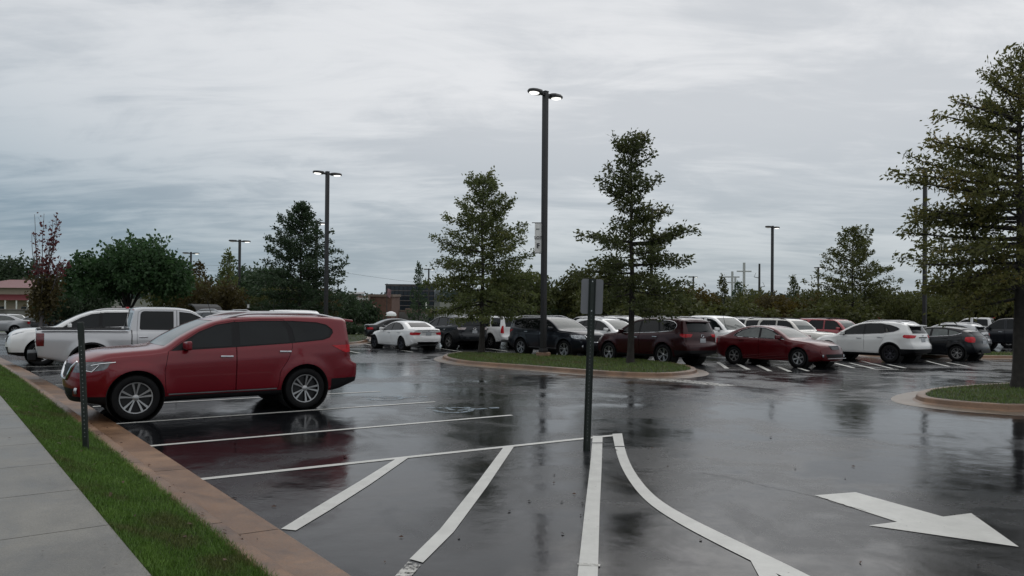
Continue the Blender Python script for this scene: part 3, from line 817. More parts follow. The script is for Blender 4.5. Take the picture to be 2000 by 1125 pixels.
SEDAN_E = dict(L=4.88, W=1.86, axles=(0.83, 3.70), r=0.335, arch=0.385, rim=0.235, style='double5', tw=0.235, tumble=0.42, crown=0.055, crease=0.014, flare=0.02,
    top=[(0, 0.70), (0.03, 0.74), (0.12, 0.79), (0.5, 0.88), (1.0, 0.95), (1.42, 1.0), (1.75, 1.16), (2.1, 1.33), (2.4, 1.415), (2.8, 1.46), (3.2, 1.45), (3.6, 1.375), (3.95, 1.24), (4.22, 1.125), (4.35, 1.105), (4.6, 1.095), (4.82, 1.075), (4.88, 1.04)],
    bot=bot(4.88, 0.19), belt=[(0, 0.66), (0.5, 0.80), (1.5, 0.925), (3.4, 0.98), (4.3, 1.0), (4.88, 0.98)], wid=wid(4.88, 0.80, 0.86),
    front=[(0.15, 0.12), (0.3, 0.02), (0.5, 0.0), (0.62, 0.03), (0.72, 0.09), (0.85, 0.16)],
    rear=[(0.25, 0.12), (0.38, 0.03), (0.55, 0.0), (0.68, 0.02), (0.74, 0.06), (0.95, 0.05), (1.05, 0.02), (1.12, 0.03)], bowf=0.32, bowr=0.24,
    dlo=[[(1.55, 0.945), (1.8, 1.09), (2.1, 1.24), (2.4, 1.335), (2.8, 1.378), (3.2, 1.352), (3.5, 1.27), (3.74, 1.155), (3.86, 1.075), (3.78, 1.03), (3.5, 1.005), (2.6, 0.975)]],
    windows=[[(1.70, 0.98), (1.88, 1.09), (2.14, 1.215), (2.42, 1.308), (2.62, 1.338), (2.60, 1.0)], [(2.69, 1.002), (2.70, 1.348), (2.82, 1.352), (3.18, 1.328), (3.46, 1.25), (3.52, 1.032)], [(3.56, 1.035), (3.53, 1.215), (3.68, 1.145), (3.79, 1.08), (3.74, 1.055)]],
    wshield=([(-0.66, 1.03), (0.66, 1.03), (0.54, 1.37), (-0.54, 1.37)], 0.9, 2.6),
    rglass=([(-0.60, 1.145), (0.60, 1.145), (0.50, 1.37), (-0.50, 1.37)], 3.35, 4.6),
    lamps=[('headlight', [(-0.05, -0.52, 0.62), (-0.05, -0.52, 0.75), (0.60, -1.2, 0.78), (0.60, -1.2, 0.82), (0.25, -1.2, 0.62), (0.1, -0.7, 0.78), (0.5, -0.8, 0.82)], M_HEAD, -0.003),
           ('tail_light', [(4.34, -1.3, 0.80), (4.38, -1.3, 0.92), (5.2, -1.3, 0.93), (5.2, -1.3, 0.76), (4.5, -1.3, 0.75), (4.6, -0.42, 0.90), (5.2, -0.40, 0.90), (5.2, -0.46, 0.78), (4.6, -0.50, 0.78)], M_TAIL, 0.004)],
    fronts=[('grille', [(-0.38, 0.68), (0.38, 0.68), (0.34, 0.50), (-0.34, 0.50)], -0.4, 0.5, M_TRIM, -0.012), ('lower_grille', [(-0.7, 0.38), (0.7, 0.38), (0.6, 0.26), (-0.6, 0.26)], -0.4, 0.45, M_TRIM, -0.014), ('rear_diffuser', [(-0.62, 0.44), (0.62, 0.44), (0.52, 0.3), (-0.52, 0.3)], 4.4, 5.3, M_TRIM, -0.012)],
    doors=[[(1.50, 0.34), (1.47, 0.70), (1.53, 0.935), (1.8, 1.11), (2.1, 1.262), (2.4, 1.356), (2.645, 1.39), (2.645, 0.34)], [(2.657, 0.34), (2.657, 1.392), (2.9, 1.398), (3.22, 1.372), (3.55, 1.28), (3.60, 1.0), (3.50, 0.82), (3.32, 0.64), (3.24, 0.34)]],
    handles=[(2.46, 0.86), (3.42, 0.89)], handle_mat=M_SATIN, mirror=(1.74, 0.985), rim_mat=M_RIMGUN,
    strips=[('window_chrome', [(1.58, 0.95), (2.6, 0.977), (3.5, 1.007), (3.78, 1.032), (3.86, 1.075)], 0.008, M_CHROME), ('exhaust_trim', [(4.52, 0.50), (4.62, 0.44)], 0.012, M_CHROME)],
    bars=[('licence_plate', 0, 0.83, 0.30, 0.15, 0.02, 'R', M_PLATE, 0), ('boot_trim', 0, 0.935, 0.75, 0.03, 0.02, 'R', M_CHROME, 0), ('diffuser_trim', 0, 0.445, 1.2, 0.022, 0.03, 'R', M_CHROME, 0), ('grille_bar', 0, 0.59, 0.66, 0.03, 0.03, 'F', M_CHROME, 0)],
    more=[rear_badge(1.0, 0.045)])

SEDAN_F = dict(L=4.78, W=1.82, axles=(0.96, 3.68), r=0.33, arch=0.385, rim=0.215, style='six', tw=0.215, tumble=0.42, crown=0.055, crease=0.012, flare=0.02,
    top=[(0, 0.72), (0.03, 0.77), (0.12, 0.82), (0.5, 0.90), (1.0, 0.965), (1.35, 1.005), (1.7, 1.20), (2.05, 1.37), (2.35, 1.44), (2.75, 1.475), (3.1, 1.465), (3.5, 1.39), (3.9, 1.235), (4.12, 1.14), (4.25, 1.115), (4.5, 1.10), (4.72, 1.075), (4.78, 1.03)],
    bot=bot(4.78, 0.19), belt=[(0, 0.68), (0.5, 0.82), (1.5, 0.945), (3.4, 1.0), (4.2, 1.02), (4.78, 0.98)], wid=wid(4.78, 0.80, 0.86),
    front=[(0.15, 0.12), (0.3, 0.02), (0.45, 0.0), (0.6, 0.03), (0.74, 0.09), (0.9, 0.17)],
    rear=[(0.25, 0.12), (0.38, 0.03), (0.55, 0.0), (0.7, 0.04), (0.9, 0.05), (1.05, 0.03), (1.12, 0.04)], bowf=0.34, bowr=0.22,
    dlo=[[(1.48, 0.965), (1.75, 1.12), (2.05, 1.275), (2.35, 1.365), (2.75, 1.398), (3.1, 1.372), (3.4, 1.29), (3.62, 1.175), (3.72, 1.085), (3.64, 1.05), (3.4, 1.03), (2.5, 0.995)]],
    windows=[[(1.66, 1.0), (1.84, 1.11), (2.1, 1.25), (2.37, 1.335), (2.55, 1.358), (2.52, 1.02)], [(2.61, 1.022), (2.64, 1.363), (2.76, 1.37), (3.08, 1.345), (3.36, 1.265), (3.55, 1.165), (3.64, 1.085), (3.58, 1.068), (3.4, 1.052)]],
    wshield=([(-0.64, 1.035), (0.64, 1.035), (0.53, 1.385), (-0.53, 1.385)], 0.9, 2.6),
    rglass=([(-0.58, 1.16), (0.58, 1.16), (0.50, 1.38), (-0.50, 1.38)], 3.3, 4.5),
    lamps=[('headlight', [(-0.05, -0.48, 0.63), (-0.05, -0.50, 0.77), (0.66, -1.2, 0.84), (0.60, -1.2, 0.88), (0.20, -1.2, 0.62), (0.1, -0.7, 0.80), (0.5, -0.75, 0.88)], M_SATIN, -0.002),
           ('tail_light', [(4.30, -1.3, 0.86), (4.34, -1.3, 0.99), (5.2, -1.3, 0.99), (5.2, -1.3, 0.76), (4.5, -1.3, 0.78), (4.6, -0.5, 0.96), (5.2, -0.5, 0.96), (5.2, -0.5, 0.78), (4.6, -0.55, 0.78)], M_TAIL, 0.004)],
    fronts=[('grille', [(-0.30, 0.76), (0.30, 0.76), (0.25, 0.64), (-0.25, 0.64)], -0.4, 0.5, M_TRIM, -0.010), ('lower_grille', [(-0.55, 0.48), (0.55, 0.48), (0.48, 0.36), (-0.48, 0.36)], -0.4, 0.45, M_TRIM, -0.014)],
    doors=[[(1.42, 0.34), (1.40, 0.70), (1.46, 0.955), (1.75, 1.14), (2.05, 1.295), (2.35, 1.385), (2.57, 1.41), (2.57, 0.34)], [(2.582, 0.34), (2.582, 1.41), (2.8, 1.418), (3.12, 1.392), (3.45, 1.30), (3.54, 1.05), (3.46, 0.84), (3.30, 0.64), (3.22, 0.34)]],
    handles=[(2.38, 0.88), (3.34, 0.92)], handle_mat=P_RED2, mirror=(1.68, 1.0), glass=M_CLEARG,
    strips=[('window_chrome', [(1.52, 0.97), (2.5, 0.997), (3.4, 1.032), (3.64, 1.052), (3.72, 1.085), (3.62, 1.177), (3.4, 1.292), (3.1, 1.374), (2.75, 1.40), (2.35, 1.367), (2.05, 1.277)], 0.009, M_CHROME)],
    bars=[('licence_plate', 0, 0.82, 0.30, 0.15, 0.02, 'R', M_PLATE, 0), ('grille_bar', 0, 0.77, 0.60, 0.022, 0.03, 'F', M_CHROME, 0), ('grille_bar', 0, 0.725, 0.55, 0.014, 0.03, 'F', M_SATIN, 0), ('grille_bar', 0, 0.69, 0.53, 0.014, 0.03, 'F', M_SATIN, 0), ('grille_bar', 0, 0.655, 0.5, 0.014, 0.03, 'F', M_SATIN, 0),
          ('bumper_strip', 0, 0.335, 1.1, 0.02, 0.03, 'F', M_SATIN, 0)],
    more=[fog(0.62, 0.42, 0.05, M_HEAD)])

HATCH_G = dict(L=4.36, W=1.83, axles=(0.88, 3.53), r=0.325, arch=0.38, rim=0.225, style='double5', tw=0.215, tumble=0.40, crown=0.06, crease=0.016, flare=0.028,
    top=[(0, 0.72), (0.03, 0.77), (0.12, 0.82), (0.5, 0.91), (0.9, 0.98), (1.15, 1.02), (1.5, 1.20), (1.9, 1.38), (2.2, 1.445), (2.6, 1.475), (3.0, 1.465), (3.5, 1.415), (3.95, 1.35), (4.3, 1.29), (4.36, 1.26)],
    bot=bot(4.36, 0.19), belt=[(0, 0.68), (0.5, 0.82), (1.4, 0.945), (3.0, 1.02), (3.8, 1.10), (4.36, 1.12)], wid=wid(4.36, 0.78, 0.86),
    front=[(0.15, 0.12), (0.3, 0.02), (0.45, 0.0), (0.6, 0.03), (0.74, 0.10), (0.9, 0.18)],
    rear=[(0.25, 0.12), (0.38, 0.03), (0.52, 0.0), (0.62, 0.01), (0.72, 0.06), (0.9, 0.09), (1.02, 0.16), (1.2, 0.36), (1.42, 0.52)], bowf=0.34, bowr=0.26,
    dlo=[[(1.35, 0.965), (1.6, 1.10), (1.9, 1.26), (2.2, 1.36), (2.6, 1.395), (3.0, 1.375), (3.4, 1.31), (3.62, 1.245), (3.70, 1.195), (3.55, 1.12), (3.2, 1.065), (2.4, 1.01)]],
    windows=[[(1.52, 1.0), (1.70, 1.11), (1.94, 1.235), (2.22, 1.332), (2.38, 1.35), (2.36, 1.035)], [(2.46, 1.04), (2.48, 1.358), (2.6, 1.368), (2.98, 1.348), (3.10, 1.325), (3.14, 1.085)], [(3.19, 1.09), (3.17, 1.318), (3.38, 1.283), (3.58, 1.222), (3.62, 1.195), (3.50, 1.14)]],
    wshield=([(-0.62, 1.05), (0.62, 1.05), (0.52, 1.39), (-0.52, 1.39)], 0.7, 2.5),
    rglass=([(-0.56, 1.03), (0.56, 1.03), (0.48, 1.24), (-0.48, 1.24)], 3.6, 5.0),
    lamps=[('headlight', [(-0.05, -0.48, 0.66), (-0.05, -0.50, 0.78), (0.70, -1.2, 0.88), (0.60, -1.2, 0.92), (0.20, -1.2, 0.66), (0.1, -0.7, 0.80), (0.5, -0.75, 0.92)], M_HEAD, -0.002),
           ('tail_light', [(3.60, -1.3, 0.985), (3.62, -1.3, 1.005), (3.98, -1.3, 1.075), (4.9, -1.3, 1.06), (4.9, -1.3, 0.78), (3.98, -1.3, 0.80), (4.05, -0.56, 1.03), (4.9, -0.56, 1.0), (4.9, -0.60, 0.80), (4.0, -0.66, 0.80)], M_TAIL, 0.008)],
    fronts=[('grille', [(-0.40, 0.72), (0.40, 0.72), (0.36, 0.62), (-0.36, 0.62)], -0.4, 0.5, M_TRIM, -0.010), ('lower_grille', [(-0.55, 0.52), (0.55, 0.52), (0.42, 0.30), (-0.42, 0.30)], -0.4, 0.45, M_TRIM, -0.014)],
    doors=[[(1.30, 0.34), (1.28, 0.70), (1.34, 0.955), (1.6, 1.12), (1.9, 1.282), (2.2, 1.38), (2.415, 1.41), (2.415, 0.34)], [(2.427, 0.34), (2.427, 1.41), (2.6, 1.418), (3.0, 1.395), (3.16, 1.37), (3.22, 1.05), (3.14, 0.84), (3.10, 0.64), (3.06, 0.34)]],
    handles=[(2.24, 0.90), (3.02, 0.96)], handle_mat=P_BLACK, mirror=(1.54, 1.0), glass=M_CLEARG,
    strips=[('window_chrome', [(1.40, 0.97), (2.4, 1.012), (3.2, 1.067), (3.55, 1.122), (3.70, 1.195)], 0.012, M_CHROME)],
    bars=[('licence_plate', 0, 0.80, 0.30, 0.15, 0.02, 'R', M_PLATE, 0), ('tailgate_badge', 0, 0.95, 0.12, 0.05, 0.02, 'R', M_CHROME, 0), ('rear_valance', 0, 0.40, 0.9, 0.14, 0.03, 'R', M_TRIM, 0)],
    more=[spoiler(1.285, 3.88, 1.05, -0.15, 0.26)])

def bed_parts(shells, sp, P):
    out = []
    # bed rail caps and tailgate handle
    for s in (-1, 1):
        bm = bmesh.new(); bm_box(bm, (4.70, s*(sp['W']/2-0.075), 1.275), (1.95, 0.10, 0.035), None, 0.012); out.append(('bed_rail', bm, M_TRIM))
    bm = bmesh.new(); bm_box(bm, (5.72, 0, 1.262), (0.10, 1.62, 0.03), None, 0.01); out.append(('tailgate_cap', bm, M_TRIM))
    bm = bmesh.new(); bm_box(bm, (5.86, 0, 0.60), (0.20, 1.78, 0.20), None, 0.05, 3); out.append(('rear_bumper', bm, sp.get('bumper_mat', M_TRIM)))
    bm = bmesh.new(); bm_box(bm, (5.80, 0, 0.50), (0.3, 1.2, 0.08), None, 0.02); out.append(('hitch_beam', bm, M_TRIM))
    bm = bmesh.new(); bm_box(bm, (3.685, 0, 1.83), (0.06, 0.36, 0.045), None, 0.012); out.append(('brake_lamp', bm, M_TAIL))
    return out
def cabspec():
    return dict(L=3.72, W=1.96, x0=1.02, x1=3.72, axles=(), r=0.4, arch=0.48, tumble=0.19, crown=0.055, crease=0.01,
        top=[(1.02, 1.12), (1.2, 1.16), (1.35, 1.20), (1.7, 1.47), (2.0, 1.69), (2.2, 1.80), (2.5, 1.85), (2.9, 1.865), (3.4, 1.86), (3.66, 1.84), (3.72, 1.81)],
        bot=[(1.02, 0.92), (3.72, 0.92)], belt=[(1.02, 1.1), (1.5, 1.18), (3.72, 1.23)], wid=[(1.02, 0.90), (1.3, 0.965), (1.7, 0.99), (3.5, 0.99), (3.72, 0.965)],
        front=[(0, 0), (3, 0)], rear=[(0.9, 0.0), (1.25, 0.0), (1.5, 0.05), (1.85, 0.14)], bowf=0.20, bowr=0.06, ffade=0.6, rfade=0.5)
PICKUP = dict(L=5.82, W=2.04, axles=(0.96, 4.58), r=0.405, arch=0.485, rim=0.24, style='six', tw=0.265, tumble=0.2, crown=0.05, crease=0.01, flare=0.04,
    top=[(0, 1.06), (0.03, 1.11), (0.12, 1.15), (0.5, 1.18), (1.2, 1.205), (1.5, 1.22), (3.6, 1.255), (5.75, 1.275), (5.82, 1.26)],
    bot=[(0, 0.40), (0.35, 0.36), (0.9, 0.38), (5.0, 0.40), (5.5, 0.50), (5.82, 0.56)], belt=[(0, 1.0), (0.5, 1.08), (1.5, 1.13), (5.82, 1.19)], wid=[(0, 0.86), (0.12, 0.93), (0.4, 0.98), (1.0, 1.0), (5.3, 1.0), (5.7, 0.99), (5.82, 0.975)],
    front=[(0.3, 0.10), (0.5, 0.0), (0.65, 0.0), (0.75, 0.07), (1.05, 0.09), (1.2, 0.13)], rear=[(0.3, 0.1), (0.6, 0.06), (1.0, 0.02), (1.26, 0.02)], bowf=0.14, bowr=0.03,
    extra=[cabspec()], cutboxes=[((4.72, 0, 1.2), (1.86, 1.70, 0.86))],
    dlo=[[(1.56, 1.235), (1.72, 1.40), (1.98, 1.60), (2.2, 1.70), (2.50, 1.735), (2.50, 1.235)], [(2.64, 1.245), (2.64, 1.745), (3.36, 1.745), (3.42, 1.72), (3.45, 1.66), (3.47, 1.29), (3.44, 1.255)]],
    windows=[[(1.66, 1.255), (1.78, 1.39), (2.0, 1.575), (2.22, 1.68), (2.48, 1.712), (2.48, 1.255)], [(2.66, 1.265), (2.66, 1.722), (3.35, 1.722), (3.41, 1.70), (3.43, 1.65), (3.45, 1.30), (3.42, 1.275)]],
    wshield=([(-0.74, 1.235), (0.74, 1.235), (0.62, 1.76), (-0.62, 1.76)], 0.9, 2.5), rglass=([(-0.70, 1.33), (0.70, 1.33), (0.62, 1.70), (-0.62, 1.70)], 3.3, 3.9),
    lamps=[('headlight', [(-0.05, -0.62, 0.86), (-0.05, -0.62, 1.06), (0.34, -1.3, 1.08), (0.34, -1.3, 0.86), (0.1, -0.8, 0.86), (0.1, -0.8, 1.07)], M_HEAD, -0.003),
           ('tail_light', [(5.60, -1.3, 0.86), (5.60, -1.3, 1.17), (6.2, -1.3, 1.19), (6.2, -1.3, 0.86), (5.62, -0.80, 1.18), (6.2, -0.80, 1.18), (6.2, -0.82, 0.86), (5.62, -0.82, 0.86)], M_TAILDK, 0.006)],
    fronts=[('grille', [(-0.58, 1.06), (0.58, 1.06), (0.55, 0.78), (-0.55, 0.78)], -0.4, 0.5, M_TRIM, -0.012), ('lower_grille', [(-0.6, 0.60), (0.6, 0.60), (0.5, 0.48), (-0.5, 0.48)], -0.4, 0.45, M_TRIM, -0.014)],
    clad=[('side_sill', ((2.75, 0, 0.42), (2.3, 2.4, 0.10)), M_TRIM, 0.006)],
    arch_trim=0.05,
    doors=[[(1.50, 0.52), (1.48, 0.9), (1.52, 1.225), (1.70, 1.42), (1.96, 1.63), (2.2, 1.74), (2.555, 1.775), (2.555, 0.52)], [(2.568, 0.52), (2.568, 1.775), (3.40, 1.775), (3.50, 1.72), (3.53, 1.3), (3.53, 0.52)]],
    handles=[(2.36, 1.07), (3.38, 1.07)], mirror=(1.72, 1.22),
    strips=[('bed_gap', [(3.655, 1.24), (3.655, 0.52)], 0.012, M_LINER)],
    bars=[('tailgate_trim', 0, 0.95, 1.2, 0.03, 0.02, 'R', M_TRIM, 0), ('grille_bar', 0, 0.92, 1.1, 0.05, 0.03, 'F', M_CHROME, 0), ('front_bumper', 0, 0.68, 1.7, 0.16, 0.10, 'F', M_CHROME, 0)],
    more=[bed_parts, wiper(1.50, 1.3, (-0.62, 0.02)), antenna(1.55, 0.70, 0.75)])
# ------------------------------------------------------------------ sky and light
def build_world():
    w = bpy.data.worlds.new("World"); scene.world = w; w.use_nodes = True
    nt = w.node_tree; N, Lk = nt.nodes, nt.links; N.clear()
    out = N.new('ShaderNodeOutputWorld'); bg = N.new('ShaderNodeBackground'); Lk.new(bg.outputs[0], out.inputs[0])
    tc = N.new('ShaderNodeTexCoord')
    sky = N.new('ShaderNodeTexSky'); sky.sky_type = 'NISHITA'; sky.sun_disc = False
    sky.sun_elevation = math.radians(40); sky.sun_rotation = math.radians(20)
    sep = N.new('ShaderNodeSeparateXYZ'); Lk.new(tc.outputs['Generated'], sep.inputs[0])
    def math_(op, a, b=None, c=None):
        n = N.new('ShaderNodeMath'); n.operation = op
        for i, v in enumerate((a, b, c)):
            if v is None: continue
            if isinstance(v, (int, float)): n.inputs[i].default_value = v
            else: Lk.new(v, n.inputs[i])
        return n.outputs[0]
    def ramp(v, a, b, lo=0.0, hi=1.0, smooth=True):
        n = N.new('ShaderNodeMapRange'); n.interpolation_type = 'SMOOTHSTEP' if smooth else 'LINEAR'
        setin(n, From_Min=a, From_Max=b, To_Min=lo, To_Max=hi); Lk.new(v, n.inputs['Value']); return n.outputs[0]
    def mixc(f, a, b):
        n = N.new('ShaderNodeMix'); n.data_type = 'RGBA'
        if isinstance(f, (int, float)): n.inputs['Factor'].default_value = f
        else: Lk.new(f, n.inputs['Factor'])
        for k, v in (('A', a), ('B', b)):
            if isinstance(v, tuple): n.inputs[k].default_value = c4(v)
            else: Lk.new(v, n.inputs[k])
        return n.outputs['Result']
    # the cloud deck: directions carried on to a flat layer overhead, so that it foreshortens to bands at the horizon
    zz = math_('ADD', math_('MAXIMUM', sep.outputs['Z'], 0.0), 0.16)
    px = math_('DIVIDE', sep.outputs['X'], zz); py = math_('DIVIDE', sep.outputs['Y'], zz)
    cb = N.new('ShaderNodeCombineXYZ'); Lk.new(px, cb.inputs[0]); Lk.new(py, cb.inputs[1])
    def layer(rot, sc, scale, detail, rough, dist, loc=(0, 0, 0)):
        mp = N.new('ShaderNodeMapping'); Lk.new(cb.outputs[0], mp.inputs['Vector'])
        mp.inputs['Rotation'].default_value = (0, 0, math.radians(rot)); mp.inputs['Scale'].default_value = sc; mp.inputs['Location'].default_value = loc
        n = N.new('ShaderNodeTexNoise'); setin(n, Scale=scale, Detail=detail, Roughness=rough, Distortion=dist)
        Lk.new(mp.outputs[0], n.inputs['Vector']); return n.outputs['Fac']
    big = layer(14, (0.65, 1.0, 1), 0.8, 6, 0.55, 0.7, (3.1, 1.7, 0))
    mid = layer(-28, (0.7, 1.35, 1), 2.2, 7, 0.6, 0.9, (0.4, 5.2, 0))
    fine = layer(24, (0.5, 2.2, 1), 6.0, 6, 0.6, 0.4)
    d = math_('ADD', math_('MULTIPLY', big, 0.52), math_('ADD', math_('MULTIPLY', mid, 0.36), math_('MULTIPLY', fine, 0.12)))
    f = ramp(d, 0.41, 0.60)
    # thicker, bluer cloud towards the left and low down; brighter overhead
    az = math_('ARCTAN2', sep.outputs['X'], sep.outputs['Y'])
    el = sep.outputs['Z']
    left = ramp(az, -0.85, 0.0, 1.0, 0.0)
    low = ramp(el, 0.0, 0.24, 1.0, 0.0)
    hi = ramp(el, 0.12, 0.42, 0.0, 1.0)
    thick = math_('MINIMUM', math_('ADD', math_('MULTIPLY', low, 0.74), math_('MULTIPLY', left, math_('MULTIPLY', math_('SUBTRACT', 1.0, hi), 0.72))), 1.0)
    bright = mixc(f, (0.585, 0.61, 0.64), (0.79, 0.80, 0.815))
    dark = mixc(f, (0.225, 0.305, 0.375), (0.385, 0.46, 0.52))
    cloud = mixc(thick, bright, dark)
    pale = math_('MULTIPLY', ramp(el, 0.0, 0.07, 1.0, 0.0), 0.45)
    cloud = mixc(pale, cloud, (0.36, 0.445, 0.515))
    zen = mixc(ramp(el, 0.45, 0.95), cloud, (0.90, 0.91, 0.92))
    # a little of the clear sky above shows through the deck
    skyc = N.new('ShaderNodeVectorMath'); skyc.operation = 'SCALE'; Lk.new(sky.outputs[0], skyc.inputs[0]); skyc.inputs['Scale'].default_value = 0.1
    final = mixc(0.06, zen, skyc.outputs[0])
    sc = N.new('ShaderNodeVectorMath'); sc.operation = 'SCALE'; Lk.new(final, sc.inputs[0]); sc.inputs['Scale'].default_value = 10.0
    Lk.new(sc.outputs[0], bg.inputs['Color']); bg.inputs['Strength'].default_value = 0.1
    sd = bpy.data.lights.new("sun", 'SUN'); sd.energy = 0.5; sd.angle = math.radians(50); sd.color = (1.0, 0.97, 0.93)
    so = bpy.data.objects.new("sun", sd); COL.objects.link(so)
    so.rotation_euler = (math.radians(50), 0, math.radians(160))
build_world()
scene.view_settings.view_transform = 'Standard'
scene.view_settings.look = 'None'

# ------------------------------------------------------------------ ground materials
def asphalt_mat():
    m, nt, N, Lk = nodes_of("wet_asphalt")
    out = N.new('ShaderNodeOutputMaterial'); b = N.new('ShaderNodeBsdfPrincipled'); Lk.new(b.outputs[0], out.inputs[0])
    tc = N.new('ShaderNodeTexCoord')
    def noise(scale, detail=5, rough=0.55, sc=(1, 1, 1), dist=0.0, rot=0):
        mp = N.new('ShaderNodeMapping'); Lk.new(tc.outputs['Object'], mp.inputs['Vector']); mp.inputs['Scale'].default_value = sc; mp.inputs['Rotation'].default_value = (0, 0, math.radians(rot))
        n = N.new('ShaderNodeTexNoise'); setin(n, Scale=scale, Detail=detail, Roughness=rough, Distortion=dist)
        Lk.new(mp.outputs[0], n.inputs['Vector']); return n.outputs['Fac']
    def rng(v, a, b_, lo=0.0, hi=1.0):
        n = N.new('ShaderNodeMapRange'); n.interpolation_type = 'SMOOTHSTEP'; setin(n, From_Min=a, From_Max=b_, To_Min=lo, To_Max=hi); Lk.new(v, n.inputs['Value']); return n.outputs[0]
    def mul(a, b_, op='MULTIPLY'):
        n = N.new('ShaderNodeMath'); n.operation = op
        for i, v in enumerate((a, b_)):
            if isinstance(v, (int, float)): n.inputs[i].default_value = v
            else: Lk.new(v, n.inputs[i])
        return n.outputs[0]
    big = noise(0.22, 6, 0.6, (1.0, 1.0, 1), 0.6)
    med = noise(0.9, 6, 0.62, (1, 1, 1), 0.8, 30)
    fin = noise(7.0, 4, 0.6)
    grit = noise(95.0, 3, 0.6)
    wet = rng(mul(mul(big, 0.55), mul(mul(med, 0.37), mul(fin, 0.08), 'ADD'), 'ADD'), 0.40, 0.58)
    def mixc(f, a, b_):
        n = N.new('ShaderNodeMix'); n.data_type = 'RGBA'; Lk.new(f, n.inputs['Factor'])
        for k, v in (('A', a), ('B', b_)):
            if isinstance(v, tuple): n.inputs[k].default_value = c4(v)
            else: Lk.new(v, n.inputs[k])
        return n.outputs['Result']
    base = mixc(wet, (0.0140, 0.0152, 0.0178), (0.0055, 0.0060, 0.0072))
    tint = mixc(rng(noise(0.5, 4, 0.5, (1, 1, 1), 0.3, 70), 0.55, 0.75), base, (0.022, 0.019, 0.016))
    spk = mixc(rng(grit, 0.58, 0.75), tint, (0.055, 0.057, 0.060))
    Lk.new(spk, b.inputs['Base Color'])
    rg = mul(rng(wet, 0.0, 1.0, 0.29, 0.09), rng(fin, 0.3, 0.7, -0.02, 0.04), 'ADD')
    Lk.new(rg, b.inputs['Roughness'])
    b.inputs['Specular IOR Level'].default_value = 0.23
    b1 = N.new('ShaderNodeBump'); setin(b1, Strength=0.16, Distance=0.006)
    Lk.new(mul(grit, rng(wet, 0.0, 1.0, 1.0, 0.15)), b1.inputs['Height'])
    b2 = N.new('ShaderNodeBump'); setin(b2, Strength=0.10, Distance=0.05)
    Lk.new(noise(2.2, 4, 0.5), b2.inputs['Height']); Lk.new(b1.outputs[0], b2.inputs['Normal'])
    Lk.new(b2.outputs[0], b.inputs['Normal'])
    return m
M_ASPH = asphalt_mat()
M_SEAM = mat('pale_asphalt_seam', (0.060, 0.062, 0.066), rough=0.20, var=0.4, scale=6)
M_CRACK = mat('dark_crack', (0.006, 0.006, 0.006), rough=0.5)
def line_mat(name, col, w0, w1, sc=9.0):
    m, nt, N, Lk = nodes_of(name)
    out = N.new('ShaderNodeOutputMaterial'); b = N.new('ShaderNodeBsdfPrincipled'); tr = N.new('ShaderNodeBsdfTransparent'); mx = N.new('ShaderNodeMixShader')
    tc = N.new('ShaderNodeTexCoord'); n1 = N.new('ShaderNodeTexNoise'); setin(n1, Scale=sc, Detail=9.0, Roughness=0.72); Lk.new(tc.outputs['Object'], n1.inputs['Vector'])
    mr = N.new('ShaderNodeMapRange'); setin(mr, From_Min=w0, From_Max=w1); Lk.new(n1.outputs['Fac'], mr.inputs['Value'])
    n2 = N.new('ShaderNodeTexNoise'); setin(n2, Scale=3.5, Detail=9.0, Roughness=0.72); Lk.new(tc.outputs['Object'], n2.inputs['Vector'])
    mc = N.new('ShaderNodeMix'); mc.data_type = 'RGBA'; Lk.new(n2.outputs['Fac'], mc.inputs['Factor'])
    mc.inputs['A'].default_value = c4(tuple(c*0.54 for c in col)); mc.inputs['B'].default_value = c4(tuple(min(1, c*1.12) for c in col))
    Lk.new(mc.outputs['Result'], b.inputs['Base Color']); setin(b, Roughness=0.42)
    Lk.new(mr.outputs[0], mx.inputs[0]); Lk.new(tr.outputs[0], mx.inputs[1]); Lk.new(b.outputs[0], mx.inputs[2]); Lk.new(mx.outputs[0], out.inputs[0])
    return m
M_LINE = line_mat('white_road_paint', (0.60, 0.60, 0.565), 0.28, 0.36)
M_LINEW = line_mat('worn_road_paint', (0.55, 0.54, 0.50), 0.44, 0.56, 14.0)
M_BLUE = line_mat('faded_pale_blue_paint', (0.21, 0.28, 0.33), 0.36, 0.60, 10.0)
